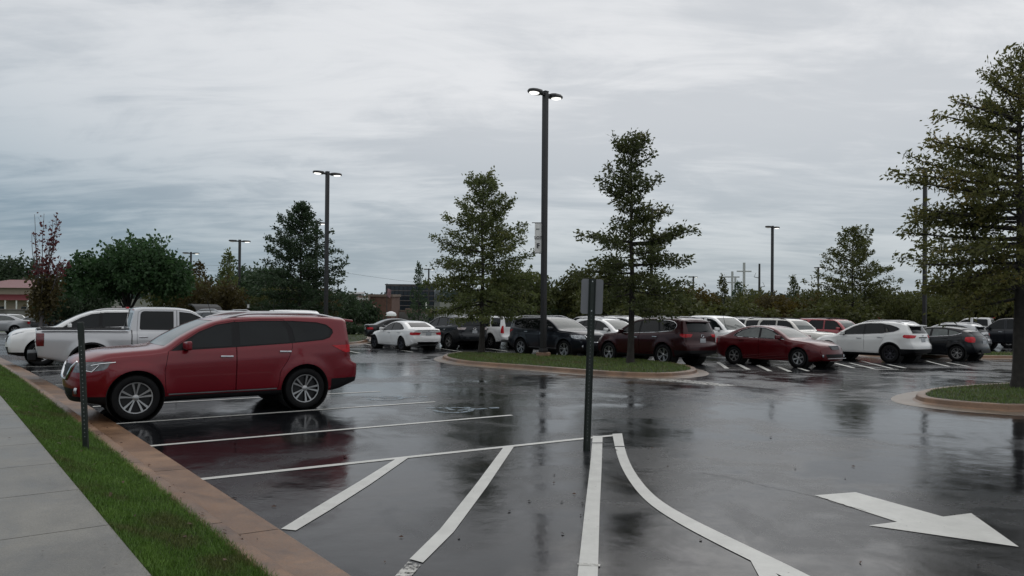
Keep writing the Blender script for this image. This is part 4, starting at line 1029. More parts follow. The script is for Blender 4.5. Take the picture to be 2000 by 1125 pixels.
def concrete_mat(name, c1, c2, rough=0.55, spots=True):
    m = mat(name, c1, rough=rough, var=0.16, scale=1.4, bump=0.25, bscale=110, col2=c2)
    nt = m.node_tree; N, Lk = nt.nodes, nt.links
    b = [n for n in N if n.type == 'BSDF_PRINCIPLED'][0]; tc = [n for n in N if n.type == 'TEX_COORD'][0]
    old = b.inputs['Base Color'].links[0].from_socket
    n1 = N.new('ShaderNodeTexNoise'); setin(n1, Scale=0.9, Detail=9.0, Roughness=0.75, Distortion=0.8); Lk.new(tc.outputs['Object'], n1.inputs['Vector'])
    mr = N.new('ShaderNodeMapRange'); setin(mr, From_Min=0.40, From_Max=0.66, To_Min=1.12, To_Max=0.55); Lk.new(n1.outputs['Fac'], mr.inputs['Value'])
    n2 = N.new('ShaderNodeTexNoise'); setin(n2, Scale=70.0, Detail=3.0); Lk.new(tc.outputs['Object'], n2.inputs['Vector'])
    m2 = N.new('ShaderNodeMapRange'); setin(m2, From_Min=0.35, From_Max=0.65, To_Min=0.82, To_Max=1.15); Lk.new(n2.outputs['Fac'], m2.inputs['Value'])
    mu = N.new('ShaderNodeMath'); mu.operation = 'MULTIPLY'; Lk.new(mr.outputs[0], mu.inputs[0]); Lk.new(m2.outputs[0], mu.inputs[1])
    hs = N.new('ShaderNodeHueSaturation'); Lk.new(old, hs.inputs['Color']); Lk.new(mu.outputs[0], hs.inputs['Value']); Lk.new(hs.outputs[0], b.inputs['Base Color'])
    r2 = N.new('ShaderNodeMapRange'); setin(r2, From_Min=0.40, From_Max=0.66, To_Min=rough, To_Max=rough*0.6); Lk.new(n1.outputs['Fac'], r2.inputs['Value']); Lk.new(r2.outputs[0], b.inputs['Roughness'])
    return m
M_WALK = concrete_mat('sidewalk_concrete', (0.128, 0.121, 0.104), (0.182, 0.172, 0.148), 0.45)
M_KERB = concrete_mat('rust_stained_kerb_concrete', (0.140, 0.070, 0.034), (0.235, 0.135, 0.074), 0.5)
M_APRON = concrete_mat('pinkish_gutter_concrete', (0.155, 0.115, 0.080), (0.215, 0.165, 0.125), 0.45)
M_JOINT = mat('dark_joint_grit', (0.022, 0.020, 0.016), rough=0.9)  # dark grit bed lying under the open kerb and slab joints
M_SOIL = mat('turf_soil', (0.020, 0.026, 0.010), rough=0.9, var=0.4, scale=3, col2=(0.035, 0.055, 0.014), bump=0.6, bscale=60)
M_FIELD = mat('far_ground', (0.03, 0.036, 0.018), rough=0.95, var=0.4, scale=0.05)

# ------------------------------------------------------------------ sheets that follow the ground
def sheet(name, xs, ys, dz, m, kind='structure', zf=None):
    V = [(x, y, (zg(y) if zf is None else zf(x, y)) + dz) for y in ys for x in xs]
    n = len(xs); F = [(j*n+i, j*n+i+1, (j+1)*n+i+1, (j+1)*n+i) for j in range(len(ys)-1) for i in range(n-1)]
    return link(name, pymesh(name, V, F, True), m, kind=kind)
ys_near = list(np.arange(-14, 60, 1.0)) + list(np.arange(60, 262, 4.0))
sheet('ground', list(np.linspace(-900, 900, 19)), ys_near + [300, 400, 600, 900, 1400, 2200], -0.06, M_FIELD)
sheet('parking_lot', list(np.arange(-70, 91, 5.0)), [y for y in ys_near if y <= 84], 0.0, M_ASPH)

def strip(pts, w, m, name, dz=0.005, step=0.5, kind='structure', obj=None):
    """a flat painted strip of width w (or list) following the ground through world points"""
    P = [Vector((p[0], p[1])) for p in pts]
    W = w if isinstance(w, list) else [w]*len(P)
    Q, WW = [], []
    for a, b, wa, wb in zip(P, P[1:], W, W[1:]):
        k = max(1, int((b-a).length/step))
        for i in range(k): Q.append(a.lerp(b, i/k)); WW.append(wa + (wb-wa)*i/k)
    Q.append(P[-1]); WW.append(W[-1])
    V, F = [], []
    for i, q in enumerate(Q):
        d = (Q[min(i+1, len(Q)-1)] - Q[max(i-1, 0)]).normalized(); n = Vector((-d.y, d.x))
        for s in (-1, 1):
            p = q + n*s*WW[i]/2; V.append((p.x, p.y, zg(p.y) + dz))
        if i: F.append((2*i-2, 2*i-1, 2*i+1, 2*i))
    return V, F
def multi(name, parts, m, kind='structure', label=None):
    V, F = [], []
    for v, f in parts:
        o = len(V); V += v; F += [tuple(i+o for i in q) for q in f]
    return link(name, pymesh(name, V, F), m, kind=kind, label=label)
def pxs(*pts): return [gp(*p) for p in pts]
def poly_sheet(pts, dz=0.005):
    return ([(p[0], p[1], zg(p[1]) + dz) for p in pts], [tuple(range(len(pts)))])

# kerb line of the near row and the frame that follows it
K0 = gp(680, 1125); KT = Vector((-0.603, 0.798, 0)).normalized(); KN = Vector((-KT.y, KT.x, 0))
if KN.x > 0: KN = -KN
UD = Vector((0.853, 0.521, 0)).normalized()      # stall direction, from the kerb into the lot
def kp(t, o, z=0.0):
    p = K0 + KT*t + KN*o
    return Vector((p.x, p.y, zg(p.y) + z))
def extrude_kerb(name, prof, m, t0=-9, t1=62, step=0.5, wob=0.0, kind='structure', joints=0):
    T = list(np.arange(t0, t1+0.01, step)); V, F = [], []; n = len(prof)
    if joints: T = sorted(set(np.round(T, 3)) | {round(j + d, 3) for j in np.arange(t0 + 1.3, t1, joints) for d in (0.0, 0.014)})
    rnd = random.Random(3)
    for i, t in enumerate(T):
        for j, (o, z) in enumerate(prof):
            V.append(kp(t, o + (wob*math.sin(t*5.1+j)*rnd.random() if wob else 0), z))
        if i and T[i] - T[i-1] > 0.02:
            for j in range(n-1): F.append(((i-1)*n+j, (i-1)*n+j+1, i*n+j+1, i*n+j))
    return link(name, pymesh(name, V, F, False), m, kind=kind)
kerb = extrude_kerb('kerb', [(-0.02, 0.0), (0.0, 0.008), (0.40, 0.022), (0.455, 0.05), (0.48, 0.135), (0.50, 0.15), (0.64, 0.155), (0.665, 0.14), (0.67, 0.05)], M_KERB, joints=3.05)
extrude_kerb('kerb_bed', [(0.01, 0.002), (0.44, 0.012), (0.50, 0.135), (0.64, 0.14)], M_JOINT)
extrude_kerb('grass_verge', [(0.66, 0.13), (0.9, 0.18), (1.2, 0.26), (1.46, 0.335), (1.56, 0.34)], M_SOIL)
# sidewalk slabs with open joints
V, F = [], []
jt = 1.35; t = -8.37
while t < 60:
    a, b = t + 0.006, t + jt - 0.006
    base = len(V)
    for tt in (a, b):
        for o, z in ((1.455, 0.25), (1.455, 0.368), (1.467, 0.38), (3.35, 0.40), (3.36, 0.25)): V.append(kp(tt, o, z))
    for j in range(4): F.append((base+j, base+j+1, base+5+j+1, base+5+j))
    F.append((base, base+1, base+2, base+3, base+4)); F.append((base+5, base+6, base+7, base+8, base+9))
    t += jt
link('sidewalk', pymesh('sidewalk', V, F), M_WALK, kind='structure')
extrude_kerb('sidewalk_bed', [(1.46, 0.345), (3.3, 0.365)], M_JOINT)
extrude_kerb('lawn', [(3.3, 0.33), (6, 0.45), (30, 0.9)], M_SOIL)

# ------------------------------------------------------------------ painted markings
def seg(p, q, w, ext0=0.0):
    a, b = gp(*p), gp(*q); return strip([a - (b-a).normalized()*ext0, b], w, None, '')
lines = []
A0, A1, B0, B1 = gp(227, 828), gp(850, 785), gp(287, 872), gp(1000, 811)
lines.append(strip([A0, A1], 0.10, None, '')); lines.append(strip([B0, B1], 0.10, None, ''))
stepv = (A0 - gp(387, 937))/2
for i in range(1, 7):                      # the stalls farther along the kerb
    s = A0 + KT*2.42*i; s = s + UD*0.05
    lines.append(strip([s, s + UD*5.75], 0.10, None, ''))
C0, C1 = gp(387, 937), gp(1205, 850)
lines.append(strip([C0, C1], 0.11, None, ''))
multi('stall_lines', lines, M_LINE)
hatch = []
def band(l0, l1):
    """strip between two photo outlines, sampled the same"""
    V = []; F = []
    for i, (a, b) in enumerate(zip(l0, l1)):
        for p in (gp(*a), gp(*b)): V.append((p.x, p.y, zg(p.y)+0.006))
        if i: F.append((2*i-2, 2*i-1, 2*i+1, 2*i))
    return V, F
hatch.append(band([(773, 897), (700, 942), (620, 990), (549, 1034)], [(797, 895), (724, 946), (646, 996), (578, 1037)]))
hatch.append(band([(985, 872), (930, 946), (860, 1034), (800, 1093)], [(1005, 871), (952, 950), (886, 1040), (826, 1100)]))
hatch.append(band([(1158, 852), (1152, 915), (1142, 1000), (1130, 1110), (1127, 1140)], [(1177, 852), (1175, 915), (1171, 1000), (1168, 1110), (1167, 1140)]))
multi('hatched_bay_stripes', hatch, M_LINE)
multi('broken_stripe_end', [band([(797, 1098), (770, 1128), (740, 1160)], [(822, 1105), (797, 1134), (770, 1165)])], M_LINEW)
cur_l = chaikin([(1196, 848), (1203, 884), (1216, 920), (1244, 962), (1276, 992), (1330, 1026), (1400, 1063), (1470, 1098), (1530, 1128), (1600, 1165)], 2)
cur_r = chaikin([(1215, 847), (1221, 882), (1236, 918), (1264, 956), (1298, 985), (1352, 1015), (1424, 1050), (1500, 1086), (1566, 1118), (1640, 1156)], 2)
multi('curved_bay_line', [band([tuple(p) for p in cur_l], [tuple(p) for p in cur_r])], M_LINE)
multi('bay_line_branch', [band([(1466, 1096), (1482, 1126), (1500, 1160)], [(1492, 1097), (1520, 1126), (1552, 1160)])], M_LINE).location.z = 0.001
AR = [(1591, 968), (1671, 962), (1842, 1010), (1897, 1003), (1990, 1069), (1697, 1027), (1752, 1020)]
a3 = [gp(*p) for p in AR]
bm = bmesh.new(); vs = [bm.verts.new((p.x, p.y, zg(p.y)+0.005)) for p in a3]; bm.faces.new(vs)
link('direction_arrow', bmmesh('direction_arrow', bm), M_LINE, kind='structure')
# faint wheelchair symbols at the ends of the first bays
def wheelchair(p, dirv, sc=0.55):
    u = dirv; v = Vector((-u.y, u.x, 0)); parts = []
    ring = [p + (u*math.cos(a) + v*math.sin(a))*0.62*sc for a in np.linspace(-0.4, 4.6, 18)]
    parts.append(strip(ring, 0.10, None, '', step=9))
    parts.append(strip([p + v*0.15*sc - u*0.1*sc, p + v*0.2*sc - u*1.2*sc], 0.11, None, '', step=9))
    parts.append(strip([p - u*0.75*sc + v*0.15*sc, p - u*0.75*sc - v*0.5*sc], 0.09, None, '', step=9))
    parts.append(strip([p + v*0.1*sc, p - v*0.55*sc, p + u*0.6*sc - v*0.9*sc], 0.10, None, '', step=9))
    hd = [p - u*1.5*sc + v*0.2*sc + (u*math.cos(a) + v*math.sin(a))*0.1*sc for a in np.linspace(0, 6.3, 9)]
    parts.append(strip(hd, 0.10, None, '', step=9))
    return parts
multi('wheelchair_symbol', wheelchair(gp(885, 801), -UD), M_BLUE); multi('wheelchair_symbol', wheelchair(gp(752, 778), -UD), M_BLUE)
# far bay lines under the row of parked cars
FD = Vector((-0.603, 0.798, 0))
fl = []
for a, b, w in [((713, 672), (807, 688), .13), ((835, 677), (902, 687), .12), ((940, 679), (991, 686), .12), ((1403, 708), (1420, 720), .15), ((1440, 711), (1462, 722), .15), ((1479, 713), (1504, 725), .15), ((1519, 716), (1543, 726), .14), ((1560, 719), (1579, 725), .12),
        ((1630, 709), (1668, 719), .13), ((1660, 709), (1708, 721), .11), ((1672, 702), (1742, 720), .11), ((1735, 712), (1768, 719), .13), ((1810, 705), (1854, 716), .11), ((1850, 708), (1893, 716), .11), ((1708, 721.5), (1755, 721.5), .14)]:
    fl.append(seg(a, b, w))
fl.append(seg((682, 686), (704, 690), 0.12))
multi('far_bay_lines', fl, M_LINE)
multi('stop_bar', [band([(1245, 741), (1330, 747), (1412, 755)], [(1262, 738), (1345, 743), (1440, 753)])], M_LINEW)
# pale seams in the asphalt, and cracks
#multi('asphalt_seams', [seg((600, 1040), (880, 993), 0.15), seg((880, 993), (1140, 960), 0.10)], M_SEAM)
crk = []
rnd = random.Random(5)
def crack(pts, w):
    q = []
    for a, b in zip(pts, pts[1:]):
        for i in range(8): q.append(gp(a[0]+(b[0]-a[0])*i/8 + rnd.uniform(-2, 2), a[1]+(b[1]-a[1])*i/8 + rnd.uniform(-1, 1)))
    crk.append(strip(q, w, None, '', step=9))
crack([(1372, 923), (1430, 934), (1500, 950), (1570, 964), (1640, 984), (1700, 1000)], 0.008)
crack([(1290, 742), (1400, 757), (1520, 770), (1640, 780), (1740, 786)], 0.02)
multi('asphalt_cracks', crk, M_CRACK)
for a, b in (((1154, 866), (1180, 866)), ((1196, 873), (1226, 873)), ((1128, 1103), (1172, 1106))):
    v, f = seg(a, b, 0.055); v = [(x, y, z+0.004) for x, y, z in v]; multi('paint_gap', [(v, f)], M_LINEW if a[1] > 1000 else M_SEAM)
VZ0 = pchip([(0.60, 0.15), (0.66, 0.135), (0.9, 0.18), (1.2, 0.26), (1.46, 0.335), (1.6, 0.34)])
# scattered leaves and grit on the ground
deb = []
for _ in range(26):
    x, y = rnd.uniform(300, 1950), rnd.uniform(800, 1120)
    if rnd.random() < 0.3: x, y = rnd.uniform(1030, 1140), rnd.uniform(910, 1060)
    p = gp(x, y); a = rnd.random()*6.3; l = rnd.uniform(0.012, 0.035)
    d = Vector((math.cos(a), math.sin(a), 0))*l; e = Vector((-d.y, d.x, 0))*0.4
    b0 = zg(p.y)
    deb.append(([(p.x-d.x, p.y-d.y, b0+.008), (p.x+e.x, p.y+e.y, b0+.02), (p.x+d.x, p.y+d.y, b0+.009), (p.x-e.x, p.y-e.y, b0+.007)], [(0, 1, 2, 3)]))
for _ in range(70):
    t = rnd.uniform(0.5, 9); o = abs(rnd.gauss(0.5, 0.12)); p = kp(t, min(o, 0.64), 0.0); zz = 0.165 if o > 0.5 else 0.03 + max(0, o-0.4)*0.6
    a = rnd.random()*6.3; l = rnd.uniform(0.01, 0.03); d = Vector((math.cos(a), math.sin(a), 0))*l; e = Vector((-d.y, d.x, 0))*0.4
    deb.append(([(p.x-d.x, p.y-d.y, p.z+zz), (p.x+e.x, p.y+e.y, p.z+zz+.01), (p.x+d.x, p.y+d.y, p.z+zz), (p.x-e.x, p.y-e.y, p.z+zz)], [(0, 1, 2, 3)]))
for _ in range(55):
    t = rnd.uniform(-0.5, 12); o = rnd.uniform(0.7, 1.45); p = kp(t, o, 0.0); zz = float(VZ0(o)) + 0.035
    a = rnd.random()*6.3; l = rnd.uniform(0.015, 0.04); d = Vector((math.cos(a), math.sin(a), rnd.uniform(-.3, .3)))*l; e = Vector((-d.y, d.x, rnd.uniform(-.2, .4)*l))*0.5
    deb.append(([(p.x-d.x, p.y-d.y, p.z+zz-d.z), (p.x+e.x, p.y+e.y, p.z+zz+.01), (p.x+d.x, p.y+d.y, p.z+zz+d.z), (p.x-e.x, p.y-e.y, p.z+zz)], [(0, 1, 2, 3)]))
for _ in range(40):
    t = rnd.uniform(-1, 10); o = rnd.uniform(1.5, 3.2); p = kp(t, o, 0.392)
    a = rnd.random()*6.3; l = rnd.uniform(0.006, 0.022); d = Vector((math.cos(a), math.sin(a), 0))*l; e = Vector((-d.y, d.x, 0))*0.5
    deb.append(([(p.x-d.x, p.y-d.y, p.z+.008), (p.x+e.x, p.y+e.y, p.z+.012), (p.x+d.x, p.y+d.y, p.z+.008), (p.x-e.x, p.y-e.y, p.z+.008)], [(0, 1, 2, 3)]))
M_LITTER = mat('leaf_litter', (0.06, 0.028, 0.016), rough=0.7, var=0.6, scale=4)
o = multi('leaf_litter', deb, M_LITTER, kind='stuff'); o['label'] = 'small wet brown leaf scraps scattered over asphalt and kerb'; o['category'] = 'leaf litter'

# ------------------------------------------------------------------ grass blades
def grass(name, region_fn, n, h, wblade, m, label, seed=1):
    """region_fn(rng, n) -> array of x, y, z"""
    rg = np.random.default_rng(seed)
    P = region_fn(rg, n); n = len(P)
    a = rg.uniform(0, 2*np.pi, n); hh = h*rg.uniform(0.5, 1.25, n); lean = rg.uniform(0.1, 0.9, n)*hh; la = rg.uniform(0, 2*np.pi, n)
    dx, dy = np.cos(a)*wblade/2, np.sin(a)*wblade/2
    V = np.empty((n, 3, 3))
    V[:, 0] = P - np.stack([dx, dy, 0*dx], 1); V[:, 1] = P + np.stack([dx, dy, 0*dx], 1)
    V[:, 2] = P + np.stack([np.cos(la)*lean, np.sin(la)*lean, hh], 1)
    me = bpy.data.meshes.new(name)
    me.vertices.add(3*n); me.vertices.foreach_set('co', V.reshape(-1))
    me.loops.add(3*n); me.loops.foreach_set('vertex_index', np.arange(3*n, dtype=np.int32))
    me.polygons.add(n); me.polygons.foreach_set('loop_start', np.arange(0, 3*n, 3, dtype=np.int32))
    me.update(calc_edges=True)
    o = link(name, me, m, kind='stuff'); o['label'] = label; o['category'] = 'grass'
    return o
def grass_mat(name, a, b, c):
    m, nt, N, Lk = nodes_of(name)
    out = N.new('ShaderNodeOutputMaterial'); bs = N.new('ShaderNodeBsdfPrincipled'); Lk.new(bs.outputs[0], out.inputs[0])
    tc = N.new('ShaderNodeTexCoord'); n1 = N.new('ShaderNodeTexNoise'); setin(n1, Scale=1.6, Detail=6.0, Roughness=0.65); Lk.new(tc.outputs['Object'], n1.inputs['Vector'])
    n2 = N.new('ShaderNodeTexNoise'); setin(n2, Scale=45.0, Detail=2.0); Lk.new(tc.outputs['Object'], n2.inputs['Vector'])
    r1 = N.new('ShaderNodeValToRGB'); e = r1.color_ramp.elements
    e[0].position = 0.36; e[0].color = c4(c); e[1].position = 0.66; e[1].color = c4(b); k = e.new(0.47); k.color = c4(a)
    Lk.new(n1.outputs['Fac'], r1.inputs[0])
    hs = N.new('ShaderNodeHueSaturation'); Lk.new(r1.outputs[0], hs.inputs['Color'])
    mr = N.new('ShaderNodeMapRange'); setin(mr, From_Min=0.3, From_Max=0.7, To_Min=0.55, To_Max=1.5); Lk.new(n2.outputs['Fac'], mr.inputs['Value']); Lk.new(mr.outputs[0], hs.inputs['Value'])
    Lk.new(hs.outputs[0], bs.inputs['Base Color']); setin(bs, Roughness=0.45)
    bs.inputs['Specular IOR Level'].default_value = 0.3
    return m
M_GRASS = grass_mat('verge_grass', (0.080, 0.155, 0.024), (0.120, 0.210, 0.036), (0.092, 0.110, 0.030))
M_GRASSI = grass_mat('island_grass', (0.085, 0.130, 0.026), (0.115, 0.165, 0.036), (0.13, 0.105, 0.042))
VZ = pchip([(0.60, 0.15), (0.66, 0.135), (0.9, 0.18), (1.2, 0.26), (1.46, 0.335), (1.6, 0.34)])
def verge(t0, t1):
    def f(rg, n):
        t = t0 + (t1-t0)*rg.uniform(0, 1, n)**1.35; o = np.where(rg.uniform(0, 1, n) < 0.93, rg.uniform(0.655, 1.475, n), rg.normal(0.65, 0.02, n))
        o = np.where(o < 0.61, 0.66, o)
        X = K0.x + KT.x*t + KN.x*o; Y = K0.y + KT.y*t + KN.y*o
        return np.stack([X, Y, ZG(Y) + VZ(o) - 0.004], 1)
    return f
grass('grass', verge(-1.2, 16), 110000, 0.055, 0.006, M_GRASS, 'short green grass on the verge between sidewalk and kerb', 1)
grass('grass', verge(16, 50), 22000, 0.07, 0.014, M_GRASS, 'far end of the green verge behind the parked pickups', 2)

# ------------------------------------------------------------------ islands
def inpoly(poly, X, Y):
    c = np.zeros(len(X), bool); n = len(poly)
    for i in range(n):
        x1, y1 = poly[i][:2]; x2, y2 = poly[(i+1) % n][:2]
        k = ((y1 > Y) != (y2 > Y)) & (X < (x2-x1)*(Y-y1)/((y2-y1)+1e-12) + x1)
        c ^= k
    return c
def island(nm, pts, label_grass, apron, seed, n, h=0.06, w=0.012, kerb_h=0.14, mound=0.05):
    ol = [tuple(p) for p in chaikin([p[:2] for p in pts], 3, True)]
    rows = [(0.0, 0.004), (apron, 0.018), (apron+0.05, 0.05), (apron+0.08, kerb_h-0.015), (apron+0.10, kerb_h), (apron+0.24, kerb_h+0.004), (apron+0.26, kerb_h-0.02)]
    loops = [[(x, y, zg(y)+z) for x, y in inset(ol, d)] for d, z in rows]
    V, F = [], []; m = len(ol)
    for lp in loops: V += lp
    for j in range(len(loops)-1):
        for i in range(m): F.append((j*m+i, j*m+(i+1) % m, (j+1)*m+(i+1) % m, (j+1)*m+i))
    me = pymesh(nm, V, F); me.materials.append(M_APRON); me.materials.append(M_KERB)
    for i, p in enumerate(me.polygons): p.material_index = 0 if i < m else 1
    o = bpy.data.objects.new(nm, me); COL.objects.link(o); o['kind'] = 'structure'
    inn = inset(ol, apron+0.255)
    V = [(x, y, zg(y) + kerb_h - 0.006) for x, y in inn]; F = [tuple(range(m))]
    bm = bmesh.new(); bm.faces.new([bm.verts.new(v) for v in V]); bmesh.ops.triangulate(bm, faces=bm.faces[:])
    link('island_turf', bmmesh('island_turf', bm), M_SOIL, kind='structure')
    P0 = np.array(inn); lo, hi = P0.min(0), P0.max(0)
    def f(rg, nn):
        X = rg.uniform(lo[0], hi[0], nn*2); Y = rg.uniform(lo[1], hi[1], nn*2); k = inpoly(inn, X, Y); X, Y = X[k][:nn], Y[k][:nn]
        Z = ZG(Y) + kerb_h - 0.004
        return np.stack([X, Y, Z-0.003], 1)
    grass('grass', f, n, h, w, M_GRASSI, label_grass, seed)
    return None
ci = pxs((842, 702), (870, 711), (930, 717), (1000, 722), (1060, 727), (1130, 733), (1200, 738), (1280, 741), (1350, 739), (1392, 732), (1372, 722), (1330, 715))
ci += [gp(1250, 707), gp(1150, 702), gp(1060, 698), gp(980, 694), gp(900, 692), gp(858, 695)]
BV_C = island('island_kerb', ci, 'grass on the kerbed island with the lamp post and two oaks', 0.30, 11, 26000, 0.07, 0.014)
ri_ = pxs((1735, 778), (1750, 788), (1800, 796), (1870, 804), (1940, 809), (2010, 814))
ri_ += [Vector((14.0, 15.2, 0)), Vector((20.0, 15.6, 0)), Vector((20, 20.6, 0)), Vector((14.5, 20.0, 0)), gp(1990, 752), gp(1900, 756), gp(1830, 760), gp(1765, 767)]
BV_R = island('island_kerb', ri_, 'patchy grass on the kerbed island under the big oak', 0.42, 12, 22000, 0.06, 0.012, mound=0.04)
ml = [gp(330, 668), gp(480, 671), gp(600, 674), gp(690, 674), gp(722, 671), gp(735, 664), gp(720, 655), gp(640, 653), gp(480, 650), gp(330, 648)]
island('island_kerb', ml, 'grass strip beside the far road beyond the white sedan', 0.25, 13, 9000, 0.08, 0.03)
mr_ = [Vector((16.5, 36.6, 0)), Vector((19, 36.2, 0)), Vector((30, 36, 0)), Vector((30, 40, 0)), Vector((18, 41, 0)), Vector((16.3, 39, 0))]
island('island_kerb', mr_, 'grass strip beyond the black hatchback in front of the grey pickup', 0.2, 14, 6000, 0.08, 0.03)
# ------------------------------------------------------------------ trees
def leaf_mat(name, a, b, c, sc=1.1):
    """a, b: the two common greens, c: scattered turning leaves"""
    m, nt, N, Lk = nodes_of(name)
    out = N.new('ShaderNodeOutputMaterial'); bs = N.new('ShaderNodeBsdfPrincipled'); tl = N.new('ShaderNodeBsdfTranslucent'); mx = N.new('ShaderNodeMixShader')
    tc = N.new('ShaderNodeTexCoord')
    n1 = N.new('ShaderNodeTexNoise'); setin(n1, Scale=sc, Detail=3.0, Roughness=0.6); Lk.new(tc.outputs['Object'], n1.inputs['Vector'])
    n2 = N.new('ShaderNodeTexNoise'); setin(n2, Scale=9.0, Detail=3.0, Roughness=0.7); Lk.new(tc.outputs['Object'], n2.inputs['Vector'])
    oi = N.new('ShaderNodeObjectInfo')
    ad = N.new('ShaderNodeMath'); ad.operation = 'MULTIPLY_ADD'; Lk.new(n2.outputs['Fac'], ad.inputs[0]); ad.inputs[1].default_value = 0.45
    s = N.new('ShaderNodeMath'); s.operation = 'MULTIPLY'; Lk.new(n1.outputs['Fac'], s.inputs[0]); s.inputs[1].default_value = 0.55
    Lk.new(s.outputs[0], ad.inputs[2])
    r = N.new('ShaderNodeValToRGB'); e = r.color_ramp.elements
    e[0].position = 0.38; e[0].color = c4(a); e[1].position = 0.70; e[1].color = c4(c); k = e.new(0.56); k.color = c4(b)
    Lk.new(ad.outputs[0], r.inputs[0])
    hs = N.new('ShaderNodeHueSaturation'); Lk.new(r.outputs[0], hs.inputs['Color'])
    mr = N.new('ShaderNodeMapRange'); setin(mr, To_Min=0.75, To_Max=1.25); Lk.new(oi.outputs['Random'], mr.inputs['Value']); Lk.new(mr.outputs[0], hs.inputs['Value'])
    Lk.new(hs.outputs[0], bs.inputs['Base Color']); Lk.new(hs.outputs[0], tl.inputs['Color'])
    setin(bs, Roughness=0.5); bs.inputs['Specular IOR Level'].default_value = 0.35
    mx.inputs[0].default_value = 0.46
    Lk.new(bs.outputs[0], mx.inputs[1]); Lk.new(tl.outputs[0], mx.inputs[2]); Lk.new(mx.outputs[0], out.inputs[0])
    return m
L_OAK = leaf_mat('oak_leaves', (0.070, 0.090, 0.030), (0.108, 0.128, 0.042), (0.19, 0.16, 0.05))
L_OAK2 = leaf_mat('turning_oak_leaves', (0.082, 0.098, 0.030), (0.130, 0.130, 0.038), (0.25, 0.165, 0.042), 0.7)
L_DARK = leaf_mat('dark_evergreen_leaves', (0.034, 0.060, 0.030), (0.052, 0.086, 0.040), (0.074, 0.100, 0.045))
L_GREEN = leaf_mat('broad_green_leaves', (0.036, 0.078, 0.030), (0.056, 0.112, 0.042), (0.080, 0.140, 0.050))
L_OLIVE = leaf_mat('olive_leaves', (0.056, 0.068, 0.022), (0.085, 0.093, 0.028), (0.124, 0.112, 0.034))
L_YELLOW = leaf_mat('yellow_brown_leaves', (0.070, 0.058, 0.014), (0.105, 0.080, 0.018), (0.15, 0.095, 0.022))
L_RED = leaf_mat('dull_red_leaves', (0.12, 0.032, 0.036), (0.16, 0.045, 0.045), (0.14, 0.08, 0.04))
L_BROWN = leaf_mat('brown_green_leaves', (0.065, 0.053, 0.019), (0.090, 0.071, 0.025), (0.054, 0.070, 0.023))
M_BARK = mat('bark', (0.030, 0.026, 0.022), rough=0.9, var=0.45, scale=6, bump=0.6, bscale=30)
M_TWIG = mat('pale_twigs', (0.12, 0.11, 0.11), rough=0.9)

def quads_mesh(name, V, m, label=None):
    """V: (n, 4, 3)"""
    n = len(V); me = bpy.data.meshes.new(name)
    me.vertices.add(4*n); me.vertices.foreach_set('co', V.reshape(-1).astype(np.float32))
    me.loops.add(4*n); me.loops.foreach_set('vertex_index', np.arange(4*n, dtype=np.int32))
    me.polygons.add(n); me.polygons.foreach_set('loop_start', np.arange(0, 4*n, 4, dtype=np.int32))
    me.update(calc_edges=True); me.materials.append(m)
    return me
def leaves_from(rg, C, D, per, size, aspect, spread, droop=0.2):
    """per leaves round each cluster centre C, pointing loosely along D"""
    n = len(C)*per
    c = np.repeat(C, per, 0) + rg.normal(0, spread, (n, 3))
    d = np.repeat(D, per, 0)*0.7 + rg.normal(0, 0.75, (n, 3)); d[:, 2] -= droop
    d /= np.linalg.norm(d, axis=1, keepdims=True) + 1e-9
    r = rg.normal(0, 1, (n, 3)); r[:, 2] *= 0.6
    w = np.cross(d, r); w /= np.linalg.norm(w, axis=1, keepdims=True) + 1e-9
    s = (size*rg.uniform(0.6, 1.3, n))[:, None]
    V = np.empty((n, 4, 3)); V[:, 0] = c; V[:, 1] = c + d*s*0.5 + w*s*aspect*0.5; V[:, 2] = c + d*s; V[:, 3] = c + d*s*0.5 - w*s*aspect*0.5
    return V
